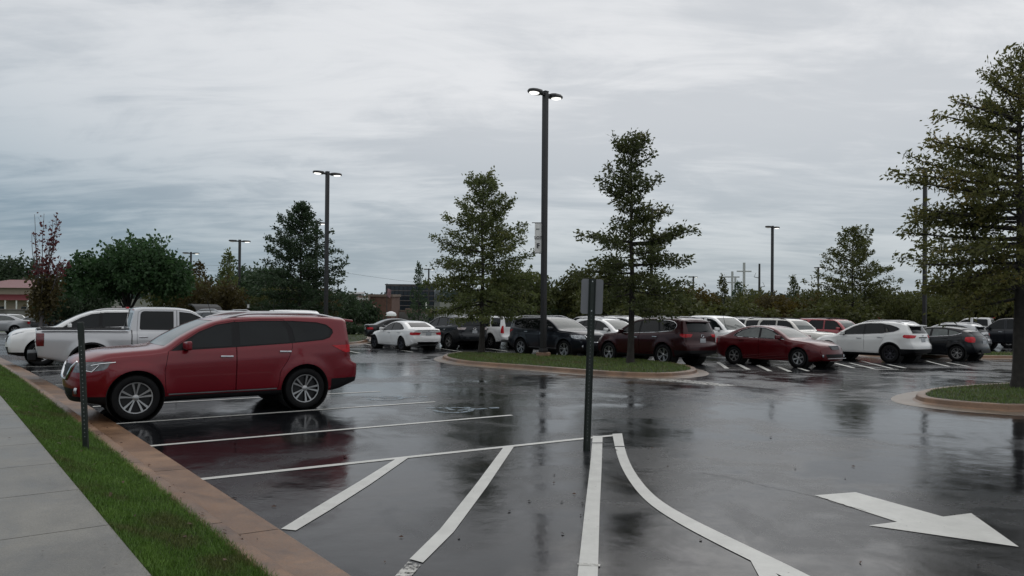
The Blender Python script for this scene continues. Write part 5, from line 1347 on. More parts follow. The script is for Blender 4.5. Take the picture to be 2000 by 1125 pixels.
def grow(seed, H, prof, limbs, r0=0.11, base=None, pitch=(-6, 48), leaf=0.12, per=4, twig=0.20, aspect=0.42, extra=(), tw_len=0.42, droop=0.10, jitter=0.3, stems=None, twig_geo=False, clus=0.10, spread=0.05, sparse=1.0, topf=1.0):
    """trunk + limbs mesh and leaf mesh of one tree at the origin; prof: [(height fraction, radius)]"""
    rg = np.random.default_rng(seed); rd = random.Random(seed)
    pr = pchip(prof); z0 = (prof[0][0] if base is None else base)
    bm = bmesh.new()
    wob = [(rd.uniform(-0.05, 0.05)*H*0.12, rd.uniform(-0.05, 0.05)*H*0.12) for _ in range(8)]
    def trunk_at(f):
        i = min(6, int(f*7)); t = f*7 - i
        return Vector((wob[i][0]*(1-t) + wob[i+1][0]*t, wob[i][1]*(1-t) + wob[i+1][1]*t, f*H)) - Vector((wob[0][0], wob[0][1], 0))*(1-f)
    fs = [0, 0.008, 0.03, 0.08] + list(np.linspace(0.14, 1.0, 14))
    bm_tube(bm, [trunk_at(f) - Vector((0, 0, 0.1 if f == 0 else 0)) for f in fs], [max(0.012, r0*(1.45 if f == 0 else 1.3 if f < 0.01 else 1.1 if f < 0.05 else 1.0)*(1-f*0.95)) for f in fs], 10)
    C, D = [], []
    def limb(zf, az, length, el, r):
        o = trunk_at(zf); n = max(5, int(length/0.35)); pts = []
        ax = az; p = o.copy(); st = length/n; e = el
        for i in range(n+1):
            pts.append(p.copy())
            e2 = e + math.radians(14)*(i/n) - droop*2*(i/n)*(1-zf)
            p = p + Vector((math.cos(ax)*math.cos(e2), math.sin(ax)*math.cos(e2), math.sin(e2)))*st
            ax += rd.uniform(-0.14, 0.14); e += rd.uniform(-0.08, 0.08)
        bm_tube(bm, pts, [max(0.006, r*(1 - i/len(pts))) for i in range(len(pts))], 5, False)
        L = 0.0
        while L < length:
            f = L/length; i = min(n-1, int(f*n)); q = pts[i].lerp(pts[i+1], f*n - i); d = (pts[i+1]-pts[i]).normalized()
            L += twig*rd.uniform(0.6, 1.4)
            if f < 0.12 and length > 0.8: continue
            if rd.random() > sparse: continue
            tl = tw_len*(0.55 + 0.9*(1-f))*rd.uniform(0.6, 1.3)*min(1.0, 0.45 + length/3)
            sd = rd.choice((-1, 1)); th = rd.uniform(0.4, 1.2)*sd
            td = Vector((d.x*math.cos(th) - d.y*math.sin(th), d.x*math.sin(th) + d.y*math.cos(th), d.z + rd.uniform(-0.35, 0.45))).normalized()
            k = max(1, int(tl/clus))
            for j in range(1, k+1): C.append(q + td*tl*j/k); D.append(td)
            if twig_geo: bm_tube(bm, [q, q + td*tl], [0.008, 0.003], 3, False)
        for j in range(3): C.append(pts[-1]); D.append((pts[-1]-pts[-2]).normalized())
    for i in range(limbs):
        u = (i + rd.uniform(-0.4, 0.4))/(limbs - 1); u = min(max(u, 0), 1)
        zf = z0 + (0.985 - z0)*u**0.92
        R = float(pr(min(1, zf + 0.02)))*rd.uniform(1-jitter, 1+jitter*0.5)
        if R < 0.05: continue
        el = math.radians(pitch[0] + (pitch[1]-pitch[0])*u + rd.uniform(-8, 8))
        limb(zf, i*2.39996 + rd.uniform(-0.4, 0.4), R/max(0.4, math.cos(el)), el, r0*0.32*(1-zf*0.7))
    for zf, az, ln, el in extra: limb(zf, math.radians(az), ln, math.radians(el), r0*0.35)
    for f in np.linspace(0.9, 1.0, 5):
        C.append(trunk_at(f)); D.append(Vector((0, 0, 1)))
    wood = bmmesh('trunk', bm, True, 60); wood.materials.append(M_BARK)
    V = leaves_from(rg, np.array([tuple(c) for c in C]), np.array([tuple(d) for d in D]), per, leaf, aspect, spread)
    return wood, V
def bushy(seed, W, H, base, n, leaf, aspect=0.55, lobes=14, r0=0.14, per=1, gap=0.25, flat=1.0):
    """rounded crown made of many leaf clumps round spreading limbs"""
    rg = np.random.default_rng(seed); rd = random.Random(seed)
    bm = bmesh.new()
    bm_tube(bm, [(0, 0, -0.1), (0.02, 0, base*0.6), (0.0, 0.03, base*1.1), (0.03, 0, base + (H-base)*0.5)], [r0*1.3, r0, r0*0.85, r0*0.3], 9)
    Vs = []
    cz = base + (H-base)*0.48
    for i in range(lobes):
        a = i*2.4 + rd.uniform(-.3, .3); u = (i+0.5)/lobes; el = math.asin(-0.55 + 1.5*u if -0.55 + 1.5*u < 1 else 0.98)
        R = rd.uniform(0.52, 0.80)
        c = Vector((math.cos(a)*math.cos(el)*W/2*R, math.sin(a)*math.cos(el)*W/2*R, cz + math.sin(el)*(H-base)/2*R*flat))
        bm_tube(bm, [(0, 0, base*0.9 + 0.2*i/lobes), (c.x*0.4, c.y*0.4, (base + c.z)/2), tuple(c)], [r0*0.4, r0*0.22, 0.012], 5, False)
        s = rd.uniform(0.30, 0.44)*min(W, (H-base)*1.2)/2
        k = n//lobes
        v = rg.normal(0, 1, (k, 3)); v /= np.linalg.norm(v, axis=1, keepdims=True)
        rad = s*(1 - gap*rg.uniform(0, 1, k)**2)*rg.uniform(0.75, 1.15, k)
        P = np.array(c) + v*rad[:, None]*np.array([1.05, 1.05, 0.8])
        Vs.append(leaves_from(rg, P, v*0.6, per, leaf, aspect, leaf*0.4, 0.35))
        m = max(3, k//60)                              # sprigs that break the outline
        for _ in range(m//2):
            d = Vector(rg.normal(0, 1, 3)); d.z = abs(d.z)*0.8 + 0.1; d.normalize()
            pts = np.array([tuple(c + d*(s*(0.9 + 0.12*q))) for q in range(5)])
            Vs.append(leaves_from(rg, pts, np.repeat(np.array([tuple(d)]), 5, 0), 2, leaf, aspect, leaf*0.3, 0.1))
    wood = bmmesh('trunk', bm, True, 60); wood.materials.append(M_BARK)
    return wood, np.concatenate(Vs)
def plant_tree(name, label, meshes, loc, lm, group=None, rz=0.0, sc=1.0, cat='tree', bark=None):
    wood, cm = meshes
    t = thing(name, label, cat, loc, rz, group); t.scale = (sc, sc, sc) if isinstance(sc, (int, float)) else sc
    a = link('trunk', wood, None, t)
    b = link('crown', cm, None, t)
    for o, mm in ((a, bark), (b, lm)):
        if mm and o.material_slots[0].material != mm:
            o.material_slots[0].link = 'OBJECT'; o.material_slots[0].material = mm
    return t
def mk(wv, lm): return (wv[0], quads_mesh('crown', wv[1], lm))

def near_trees():
    # island oak, left of the lamp post
    p = gp(940, 689, 0.15); H = hz(940, 350, p.y) - p.z
    f = 1550/p.y                                   # photo pixels per metre there
    prof = [(0.24, 95/f), (0.36, 104/f), (0.50, 92/f), (0.62, 84/f), (0.70, 72/f), (0.80, 50/f), (0.90, 36/f), (0.97, 22/f), (1.0, 5/f)]
    ext = [(0.58, 180, 100/f, 8), (0.73, 5, 72/f, 30), (0.62, 0, 82/f, 15), (0.44, 190, 88/f, -4), (0.42, 350, 104/f, -4), (0.30, 10, 104/f, -8), (0.32, 175, 84/f, -6), (0.28, 200, 80/f, -10)]
    plant_tree('oak_tree', 'pyramid shaped oak on the kerbed island left of the lamp post', mk(grow(21, H, prof, 66, 0.13, 0.24, (-14, 46), 0.14, 5, 0.12, 0.46, ext, 0.52, 0.10, 0.28, twig_geo=True, clus=0.085, spread=0.075), L_OAK), p, L_OAK, 'oaks on the kerbed islands')
    # island oak, right of the lamp post: narrow leader over wide flat layers
    p = gp(1231, 709, 0.15); H = hz(1240, 272, p.y) - p.z; f = 1550/p.y
    prof = [(0.26, 98/f), (0.36, 118/f), (0.42, 112/f), (0.49, 95/f), (0.535, 108/f), (0.57, 62/f), (0.62, 34/f), (0.68, 30/f), (0.75, 52/f), (0.81, 30/f), (0.87, 14/f), (0.92, 34/f), (0.97, 22/f), (1.0, 8/f)]
    ext = [(0.535, 0, 125/f, 4), (0.54, 182, 102/f, 4), (0.53, 20, 110/f, 2), (0.62, 355, 76/f, 12), (0.62, 15, 60/f, 10), (0.755, 178, 68/f, 22), (0.72, 190, 62/f, 14), (0.80, 185, 56/f, 30), (0.87, 5, 52/f, 28), (0.93, 175, 46/f, 40), (0.93, 10, 40/f, 50),
           (0.35, 185, 120/f, -4), (0.34, 355, 112/f, -6), (0.40, 170, 104/f, 0), (0.44, 10, 95/f, 0)]
    plant_tree('oak_tree', 'tall layered oak with a thin spire on the kerbed island right of the lamp post', mk(grow(34, H, prof, 62, 0.125, 0.25, (-12, 40), 0.14, 5, 0.12, 0.44, ext, 0.52, 0.08, 0.22, twig_geo=True, clus=0.085, spread=0.075), L_OAK), p, L_OAK, 'oaks on the kerbed islands')
    # big oak at the right edge of the picture
    p = gp(1993, 757, 0.14); f = 1550/p.y; H = 662/f
    prof = [(0.26, 160/f), (0.36, 185/f), (0.46, 212/f), (0.58, 205/f), (0.68, 160/f), (0.78, 105/f), (0.88, 52/f), (0.96, 20/f), (1.0, 6/f)]
    ext = [(0.60, 180, 240/f, 2), (0.575, 186, 215/f, -2), (0.68, 182, 190/f, 6), (0.62, 172, 198/f, 4), (0.54, 178, 160/f, -4), (0.47, 180, 215/f, 2), (0.44, 170, 205/f, -4), (0.42, 188, 190/f, -6), (0.36, 182, 185/f, -12), (0.34, 172, 160/f, -14), (0.79, 180, 118/f, 18),
           (0.76, 176, 150/f, 10), (0.50, 184, 200/f, -2), (0.39, 176, 200/f, -10), (0.30, 184, 150/f, -14), (0.86, 178, 70/f, 30)]
    plant_tree('oak_tree', 'big olive and yellow oak on the kerbed island by the black hatchback', mk(grow(45, H, prof, 66, 0.17, 0.25, (-14, 44), 0.125, 4, 0.11, 0.40, ext, 0.56, 0.10, 0.25, twig_geo=True, clus=0.085, spread=0.075), L_OAK2), p, L_OAK2, 'oaks on the kerbed islands')
near_trees()

def mid_trees():
    # dark conical oak behind the second lamp post
    p = at(585, 55); f = 1550/55; H = hz(585, 398, 55) - p.z
    prof = [(0.14, 98/f), (0.30, 102/f), (0.45, 90/f), (0.6, 68/f), (0.75, 47/f), (0.88, 25/f), (1.0, 5/f)]
    con = grow(51, H, prof, 124, 0.13, 0.12, (-10, 40), 0.19, 5, 0.19, 0.5, [(0.42, 180, 84/f, 4), (0.46, 0, 84/f, 6)], 0.55, 0.08, 0.25, clus=0.13, spread=0.08)
    plant_tree('oak_tree', 'dark conical oak behind the lamp post left of the white sedan', mk(con, L_DARK), p, L_DARK)
    # broad green tree
    p = at(250, 50); f = 1550/50; H = hz(250, 448, 50) - p.z
    b = bushy(61, 150/f, H, 1.7, 7500, 0.24, 0.7, 20, 0.16, 1, 0.55, 1.0)
    b2 = bushy(64, 120/f, H*0.84, 1.6, 4200, 0.24, 0.7, 13, 0.14, 1, 0.55, 1.0); b3 = bushy(66, 90/f, H*0.74, 1.8, 2600, 0.24, 0.7, 9, 0.14, 1, 0.55, 1.0)
    bpy.data.meshes.remove(b2[0]); bpy.data.meshes.remove(b3[0])
    b = (b[0], np.concatenate([b[1] + np.array([0.9, 0, 0]), b2[1] + np.array([-2.0, -0.3, 0]), b3[1] + np.array([2.6, 0.2, 0.3])]))
    plant_tree('shade_tree', 'broad leafy bright green tree behind the white pickup', mk(b, L_GREEN), p, L_GREEN)
    # thin half bare maple
    p = at(78, 45); f = 1550/45; H = hz(90, 408, 45) - p.z
    bm = bmesh.new(); rd = random.Random(9); rg = np.random.default_rng(9); C, D = [], []
    bm_tube(bm, [(0, 0, -.1), (0.05, 0, 0.8), (0.1, 0.05, 1.9)], [0.12, 0.09, 0.08], 9)
    for k in range(17):
        a = rd.uniform(0, 6.28); sp = rd.uniform(0.15, 1.35); hh = H*rd.uniform(0.62, 1.0) if sp < 0.9 else H*rd.uniform(0.5, 0.75)
        z0 = rd.uniform(1.2, 2.4); pts = []
        for i in range(9):
            t = i/8; pts.append(Vector((0.1 + math.cos(a)*sp*t**0.8 + 0.25*t*(1 if k % 3 else 0), math.sin(a)*sp*t**0.8, z0 + (hh-z0)*t)) + Vector((rd.uniform(-.05, .05), rd.uniform(-.05, .05), 0)))
        bm_tube(bm, pts, [0.035*(1-i/9)+0.006 for i in range(9)], 5, False)
        bare = math.cos(a) < -0.3
        for i in range(1, 40):
            t = i/40; q = pts[int(t*8)].lerp(pts[min(8, int(t*8)+1)], t*8 % 1)
            if bare and rd.random() < 0.93: continue
            if t > 0.45 and rd.random() < 0.25: continue
            nC = 3 if t < 0.45 else 1
            for _ in range(nC):
                e = Vector((rd.uniform(-1, 1), rd.uniform(-1, 1), rd.uniform(-.3, .5)))*(0.45 if t < 0.45 else 0.14)
                C.append(tuple(q + e)); D.append((0, 0, 0.3))
        for i in range(4):
            t = rd.uniform(0.4, 0.95); q = pts[int(t*8)]; bm_tube(bm, [q, q + Vector((rd.uniform(-.4, .4), rd.uniform(-.4, .4), rd.uniform(.3, .7)))], [0.010, 0.004], 3, False)
    wood = bmmesh('trunk', bm, True, 60); wood.materials.append(M_TWIG)
    C = np.array(C); D = np.array(D); lo = C[:, 2] < H*0.50
    plant_tree('maple_tree', 'thin half bare maple with dull red leaves beside the grey sedan', (wood, quads_mesh('crown', leaves_from(rg, C[~lo], D[~lo], 4, 0.17, 0.7, 0.07), L_RED)), p, None)
    t = [o for o in COL.objects if o.get('label', '').startswith('thin half bare maple')][0]
    link('lower_crown', quads_mesh('lower_crown', leaves_from(rg, C[lo], D[lo], 3, 0.20, 0.7, 0.16), L_BROWN), None, t, 'brown and green lower leaves')
    # oak with long level limbs, right of the middle
    p = at(1665, 58); f = 1550/58; H = hz(1670, 448, 58) - p.z
    prof = [(0.16, 92/f), (0.30, 108/f), (0.42, 84/f), (0.54, 76/f), (0.66, 52/f), (0.78, 36/f), (0.9, 20/f), (1.0, 5/f)]
    ext = [(0.50, 0, 98/f, 4), (0.46, 8, 90/f, 0), (0.60, 4, 78/f, 8), (0.70, 10, 62/f, 34), (0.76, 5, 66/f, 42), (0.52, 182, 74/f, 10), (0.72, 180, 48/f, 22), (0.30, 180, 92/f, -4), (0.30, 0, 112/f, -6), (0.80, 6, 52/f, 52)]
    plant_tree('oak_tree', 'olive oak with long level limbs behind the bright red jeep', mk(grow(71, H, prof, 76, 0.13, 0.16, (-10, 44), 0.19, 5, 0.20, 0.48, ext, 0.55, 0.06, 0.25, clus=0.14, spread=0.08), L_OLIVE), p, L_OLIVE)
    # shared shapes for the belt of trees behind the lot
    con2 = mk(grow(81, 7.0, [(0.05, 1.9), (0.2, 2.1), (0.45, 1.6), (0.7, 0.9), (0.9, 0.4), (1, 0.06)], 46, 0.11, 0.06, (-6, 40), 0.26, 4, 0.24, 0.55, (), 0.6, 0.08, 0.3, clus=0.17, spread=0.10), L_OLIVE)
    con3 = mk(grow(82, 7.0, [(0.08, 1.5), (0.3, 1.6), (0.55, 1.1), (0.8, 0.5), (1, 0.06)], 40, 0.10, 0.08, (-4, 46), 0.27, 4, 0.24, 0.55, (), 0.6, 0.06, 0.35, clus=0.18, spread=0.10), L_OLIVE)
    rnd1 = mk(bushy(83, 6.0, 5.6, 1.0, 5200, 0.30, 0.6, 18, 0.14), L_OLIVE)
    rnd2 = mk(bushy(84, 7.5, 5.0, 0.5, 5600, 0.32, 0.6, 22, 0.14), L_OLIVE)
    lowb = mk(bushy(85, 5.0, 2.8, 0.1, 3600, 0.26, 0.6, 14, 0.08), L_OLIVE)
    belt = [
        # px, top py, Y, shape, native height, leaf, label, width factor
        (818, 520, 80, con2, 7.0, L_DARK, 'narrow dark cone tree behind the charcoal SUV', 0.55),
        (655, 578, 70, rnd1, 5.6, L_DARK, 'round dark tree in front of the brick bank', 1.0),
        (690, 590, 74, lowb, 2.8, L_DARK, 'low dark tree beside the brick bank', 0.9),
        (1022, 540, 62, rnd1, 5.6, L_OAK, 'rounded green tree just behind the island oak and white boxy SUV', 1.0),
        (1000, 562, 70, rnd2, 5.0, L_OLIVE, 'wide olive tree behind the dark SUV roofs left of the lamp', 0.9),
        (905, 560, 72, con2, 7.0, L_OLIVE, 'olive tree behind the trunk of the left island oak', 1.1),
        (445, 500, 66, con3, 7.0, L_OAK, 'slim tree with a pointed top below a double lamp', 0.9),
        (390, 518, 62, con2, 7.0, L_BROWN, 'brownish tree right of the broad green tree', 1.0),
        (350, 548, 58, rnd1, 5.6, L_OLIVE, 'olive tree tucked against the broad green tree', 0.9),
        (480, 540, 72, rnd2, 5.0, L_DARK, 'wide dark tree below the double lamp', 0.9),
        (520, 536, 76, rnd1, 5.6, L_DARK, 'dark tree just left of the conical oak', 1.0),
        (425, 565, 56, rnd2, 5.0, L_BROWN, 'low brown green tree behind the raised tailgate', 0.8),
        (545, 570, 60, rnd1, 5.6, L_OLIVE, 'olive tree at the foot of the conical oak', 1.0),
        (620, 575, 62, rnd2, 5.0, L_BROWN, 'brown green tree under the second lamp post', 0.7),
        (96, 572, 60, rnd1, 5.6, L_BROWN, 'low brown green tree behind the thin maple', 0.7),
        (112, 575, 55, rnd1, 5.6, L_DARK, 'dark bushy tree between the maple and the broad green tree', 0.75),
        (8, 515, 170, rnd1, 5.6, L_DARK, 'far dark tree behind the red roofed building', 1.0),
        (160, 560, 66, rnd2, 5.0, L_DARK, 'dark tree under the left half of the broad green tree', 0.8),
        (1150, 545, 64, rnd1, 5.6, L_OLIVE, 'olive tree behind the blank sign plate', 1.0),
        (1195, 560, 60, rnd2, 5.0, L_OLIVE, 'wide olive tree just behind the tall layered oak', 0.9),
        (1275, 548, 66, con2, 7.0, L_OAK, 'green tree behind the maroon SUV', 1.1),
        (1355, 572, 58, rnd1, 5.6, L_YELLOW, 'rounded yellow brown tree behind the white pickup with wipers', 0.9),
        (1410, 546, 70, con3, 7.0, L_OLIVE, 'ragged pointed tree behind the stop sign', 0.9),
        (1440, 556, 76, con2, 7.0, L_DARK, 'dark pointed tree near the pale crosses', 0.9),
        (1475, 580, 70, rnd2, 5.0, L_OLIVE, 'low olive tree under the bare utility pole', 0.8),
        (1549, 546, 72, con3, 7.0, L_OAK, 'small spired tree right of the far double lamp', 0.8),
        (1510, 585, 62, rnd1, 5.6, L_BROWN, 'brownish tree behind the burgundy sedan', 0.9),
        (1565, 592, 60, lowb, 2.8, L_YELLOW, 'low yellow brown tree behind the beige van', 1.1),
        (1600, 575, 66, rnd1, 5.6, L_OLIVE, 'olive tree left of the level limbed oak', 1.0),
        (1740, 575, 64, rnd1, 5.6, L_OLIVE, 'rounded olive tree right of the level limbed oak', 1.0),
        (1790, 585, 58, rnd2, 5.0, L_OLIVE, 'wide low olive tree behind the tall lamp by the big oak', 0.8),
        (1700, 590, 70, rnd2, 5.0, L_DARK, 'dark thicket tree behind the white crossover', 0.8),
        (1862, 560, 62, con2, 7.0, L_OAK2, 'olive tree behind the black hatchback', 1.2),
        (1905, 550, 58, rnd1, 5.6, L_OLIVE, 'dark olive tree behind the white pickup bed', 1.1),
        (1965, 545, 54, rnd2, 5.0, L_OAK2, 'wide turning tree behind the grey covered pickup', 1.0),
        (1830, 590, 52, rnd1, 5.6, L_OLIVE, 'low olive tree above the silver roof rails', 0.8),
        (1640, 600, 54, lowb, 2.8, L_OLIVE, 'low olive shrub tree behind the bright red jeep roof', 1.2),
        (1300, 582, 54, lowb, 2.8, L_OLIVE, 'low green shrub tree behind the maroon SUV roof', 1.2),
        (1425, 597, 56, lowb, 2.8, L_OLIVE, 'low olive shrub tree behind the white pickup cab', 1.2),
        (1100, 602, 66, lowb, 2.8, L_DARK, 'low dark shrub tree in front of the far gabled house', 0.9),
    ]
    for i, (px, py, Y, ms, nh, lf, lab, wf) in enumerate(belt):
        p = at(px, Y); h = hz(px, py, Y) - p.z
        s = h/nh*(1.16 if ms in (rnd1, rnd2, lowb) else 1.04)
        plant_tree('tree' if ms in (rnd1, rnd2) else ('shrub' if ms is lowb else 'oak_tree'), lab, ms, p, lf, 'trees behind the parking lot', i*1.7, (s*wf, s*wf, s), 'shrub' if ms is lowb else 'tree')
    # hedge balls along the far road
    for i, px in enumerate((662, 683, 700, 716)):
        p = at(px, 66); h = 1.0
        lab = ['clipped dark shrub below the black car on the far road', 'second clipped shrub to the right below the black car', 'third clipped shrub in the low roadside row', 'clipped shrub in the roadside row nearest the white sedan'][i]
        plant_tree('shrub', lab, lowb, p, L_DARK, 'clipped shrubs by the far road', i*2.0, (0.28, 0.28, 0.34), 'shrub')
    # bare tree by the far house
    bm = bmesh.new(); rd = random.Random(2)
    def br(p, d, l, r, k):
        q = p + d*l; bm_tube(bm, [p, p.lerp(q, .5) + Vector((rd.uniform(-.05, .05)*l,)*3), q], [r, r*.8, r*.55], 5, False)
        if k:
            for _ in range(3):
                br(p.lerp(q, rd.uniform(.55, 1)), (d + Vector((rd.uniform(-.6, .6), rd.uniform(-.6, .6), rd.uniform(0, .5)))).normalized(), l*.62, r*.55, k-1)
    br(Vector((0, 0, 0)), Vector((0, 0, 1)), 2.6, 0.10, 4)
    me = bmmesh('bare_tree', bm); p = at(1075, 95); o = link('bare_tree', me, M_TWIG); o.location = (p.x, p.y, p.z + 1.2); o.scale = (0.9, 0.9, 1.0); tag(o, 'bare leafless tree beside the far gabled house', 'tree')
mid_trees()

def far_hills():
    rg = np.random.default_rng(5)
    # a wooded ridge far off: a low mass carrying leaf clumps
    V, F = [], []; xs = np.linspace(-800, 800, 140)
    hh = pchip([(-800, 20), (-500, 12), (-300, 6), (-150, 2), (-60, 5), (0, 6), (80, 2), (200, 3), (320, 4), (430, 6), (620, 8), (800, 12)])
    for x in xs:
        t = float(hh(x)) + 2.2*math.sin(x*0.06) + 1.2*math.sin(x*0.17+1)
        V += [(x, 690, -5), (x, 740, max(-3, t))]; V += [(x, 830, -5)]
    for i in range(len(xs)-1):
        F += [(3*i, 3*i+3, 3*i+4, 3*i+1), (3*i+1, 3*i+4, 3*i+5, 3*i+2)]
    link('hills', pymesh('hills', V, F, True), mat('far_wooded_slope', (0.022, 0.034, 0.030), rough=0.95, var=0.4, scale=0.06), kind='structure')
    X = rg.uniform(-780, 780, 15000); u = rg.uniform(0, 1, 15000); T = np.array([float(hh(x)) + 2.2*math.sin(x*0.06) + 1.2*math.sin(x*0.17+1) for x in X])
    P = np.stack([X, 690 + 50*u, -5 + (np.maximum(T, -3)+5)*u + rg.uniform(0, 2.0, 15000)], 1)
    L_FAR = leaf_mat('far_wood_leaves', (0.040, 0.062, 0.056), (0.052, 0.076, 0.064), (0.066, 0.086, 0.068), 0.05)
    o = link('distant_woods', quads_mesh('distant_woods', leaves_from(rg, P, np.tile((0, 0, 0.5), (15000, 1)), 1, 3.0, 0.9, 0.6), L_FAR), None, None, 'dark wooded ridge along the horizon', 'stuff'); o['category'] = 'woods'
far_hills()
# ------------------------------------------------------------------ street furniture
M_POLE = mat('dark_bronze_metal', (0.020, 0.019, 0.019), rough=0.45, var=0.2, scale=2)
M_GREENPOST = mat('dark_green_post', (0.008, 0.014, 0.010), rough=0.45, var=0.3, scale=8)
M_LENS = mat('lit_lamp_lens', (0.8, 0.8, 0.78), rough=0.3, emit=(1.0, 0.98, 0.92, 1.7))
M_LENSDIM = mat('dim_lamp_lens', (0.2, 0.2, 0.2), rough=0.3, emit=(1.0, 0.98, 0.92, 0.12))
M_PLATEBACK = mat('grey_sign_back', (0.175, 0.178, 0.188), rough=0.5, metal=0.3, var=0.08)
M_BANNER = mat('white_banner_cloth', (0.80, 0.80, 0.79), rough=0.7, var=0.05)
M_INK = mat('black_lettering', (0.012, 0.012, 0.013), rough=0.6)
M_REDSIGN = mat('stop_sign_red', (0.36, 0.012, 0.022), rough=0.4, var=0.08)
M_WHITESIGN = mat('white_sign_sheet', (0.70, 0.70, 0.69), rough=0.5, var=0.05)
M_HOLE = mat('punched_hole', (0.20, 0.21, 0.21), rough=0.8)

def text_mesh(body, size, depth=0.004, bold=0.0):
    cu = bpy.data.curves.new('t', 'FONT'); cu.body = body; cu.size = size; cu.extrude = depth; cu.align_x = 'CENTER'; cu.align_y = 'CENTER'; cu.offset = bold
    o = bpy.data.objects.new('t', cu); TMP.objects.link(o)
    me = bpy.data.meshes.new_from_object(o.evaluated_get(bpy.context.evaluated_depsgraph_get()))
    bpy.data.objects.remove(o); return me

def lamp_meshes(Hp, w=0.19):
    bm = bmesh.new(); bm_box(bm, (0, 0, Hp/2), (w, w, Hp), None, 0.012); pole = bmmesh('pole', bm, True, 40)
    bm = bmesh.new(); bm_lathe(bm, [(0.001, -0.3), (0.30, -0.3), (0.30, 0.10), (0.285, 0.125), (0.001, 0.125)], 28, 'Z'); base = bmmesh('footing', bm, True, 40)
    bm = bmesh.new(); bm_box(bm, (0, 0, 0.20), (0.27, 0.27, 0.15), None, 0.03); cover = bmmesh('base_cover', bm, True, 40)
    bm = bmesh.new(); bm_box(bm, (0, 0, Hp+0.02), (w+0.02, w+0.02, 0.04), None, 0.012); cap = bmmesh('cap', bm, True, 40)
    # head along +X: neck, then a tapering flat housing
    bm = bmesh.new()
    bm_box(bm, (0.15, 0, 0), (0.22, 0.10, 0.075), None, 0.015)
    out = [(0.22, 0.10), (0.34, 0.19), (0.62, 0.20), (0.78, 0.14), (0.84, 0.05)]
    pts = [(x, y) for x, y in out] + [(x, -y) for x, y in out[::-1]]
    vt = [bm.verts.new((x, y, 0.055 - 0.05*max(0, x-0.4))) for x, y in inset(pts, 0.03)]; vm = [bm.verts.new((x, y, 0.0)) for x, y in pts]; vb = [bm.verts.new((x, y, -0.045)) for x, y in inset(pts, 0.01)]
    n = len(pts); bm.faces.new(vt); bm.faces.new(vb[::-1])
    for a, b in ((vt, vm), (vm, vb)):
        for i in range(n): bm.faces.new((a[i], b[i], b[(i+1) % n], a[(i+1) % n]))
    head = bmmesh('lamp_head', bm, True, 30)
    bm = bmesh.new(); rg_ = bm_lathe(bm, [(0.001, -0.085), (0.09, -0.078), (0.145, -0.060), (0.155, -0.044)], 20, 'Z')
    bmesh.ops.scale(bm, vec=(1.25, 1.0, 1.0), verts=bm.verts[:]); bmesh.ops.translate(bm, vec=(0.58, 0, 0), verts=bm.verts[:]); lens = bmmesh('lens', bm, True, 60)
    return pole, base, cover, cap, head, lens
LM = {}
def lamp(label, loc, ztop, yaw, lit=(True, True), single=False, sc=1.0):
    Hp = round((ztop - loc[2])/sc, 2)
    if Hp not in LM: LM[Hp] = lamp_meshes(Hp)
    pole, base, cover, cap, head, lens = LM[Hp]
    t = thing('lamp_post', label, 'lamp post', loc, yaw, 'parking lot lamp posts'); t.scale = (sc, sc, sc)
    link('pole', pole, M_POLE, t); link('footing', base, M_KERB, t); link('base_cover', cover, M_POLE, t); link('cap', cap, M_POLE, t)
    for k in ((0, 1) if not single else (1,)):
        h = link('lamp_head', head, M_POLE, t); h.location = (0, 0, Hp - 0.11); h.rotation_euler = (0, math.radians(-3), math.pi*k); h.scale = (1.12, 1.25, 1.5)
        ln = link('lens', lens, M_LENS, h)
        if not lit[k]: ln.material_slots[0].link = 'OBJECT'; ln.material_slots[0].material = M_LENSDIM
    return t
YAW = math.atan2(0.603, 0.798)
lp = gp(1061, 694, 0.17)
main_lamp = lamp('tall double lamp post on the kerbed island with a LOT F banner', (lp.x, lp.y, lp.z), hz(1065, 180, lp.y), YAW + 0.12, (True, True))
for px, py, Y, yaw, lab, lit in [
    (637, 336, 47, YAW+0.1, 'second tallest double lamp post behind the red SUV roof', (True, True)),
    (617, 433, 67, YAW+.3, 'double lamp post seen through the dark conical oak', (True, True)),
    (467, 469, 69, YAW, 'double lamp post between the broad green tree and the conical oak', (False, False)),
    (372, 493, 92, YAW, 'far double lamp post just right of the broad green tree', (False, False)),
    (837, 525, 128, YAW, 'far double lamp post beside the narrow dark cone tree', (False, False)),
    (1272, 408, 64, YAW, 'double lamp post half hidden by the tall layered oak', (True, False)),
    (1508, 442, 72, YAW, 'double lamp post standing clear right of the pale crosses', (True, False)),
    (1806, 329, 47, YAW, 'tall double lamp post behind the limbs of the big right oak', (False, False)),
    (1598, 522, 118, YAW, 'small far double lamp post left of the level limbed oak', (False, False)),
    (1354, 540, 125, YAW, 'small far double lamp post above the yellow brown tree', (False, False)),
    (990, 513, 110, YAW, 'far double lamp post behind the right side of the left island oak', (False, False))]:
    p = at(px, Y); lamp(lab, (p.x, p.y, p.z), hz(px, py, Y), yaw, lit)
p = at(660, 105); lamp('slim single headed lamp post by the white canopy roof', (p.x, p.y, p.z), hz(660, 546, 105), 0.2, (False, False), True, 0.8)

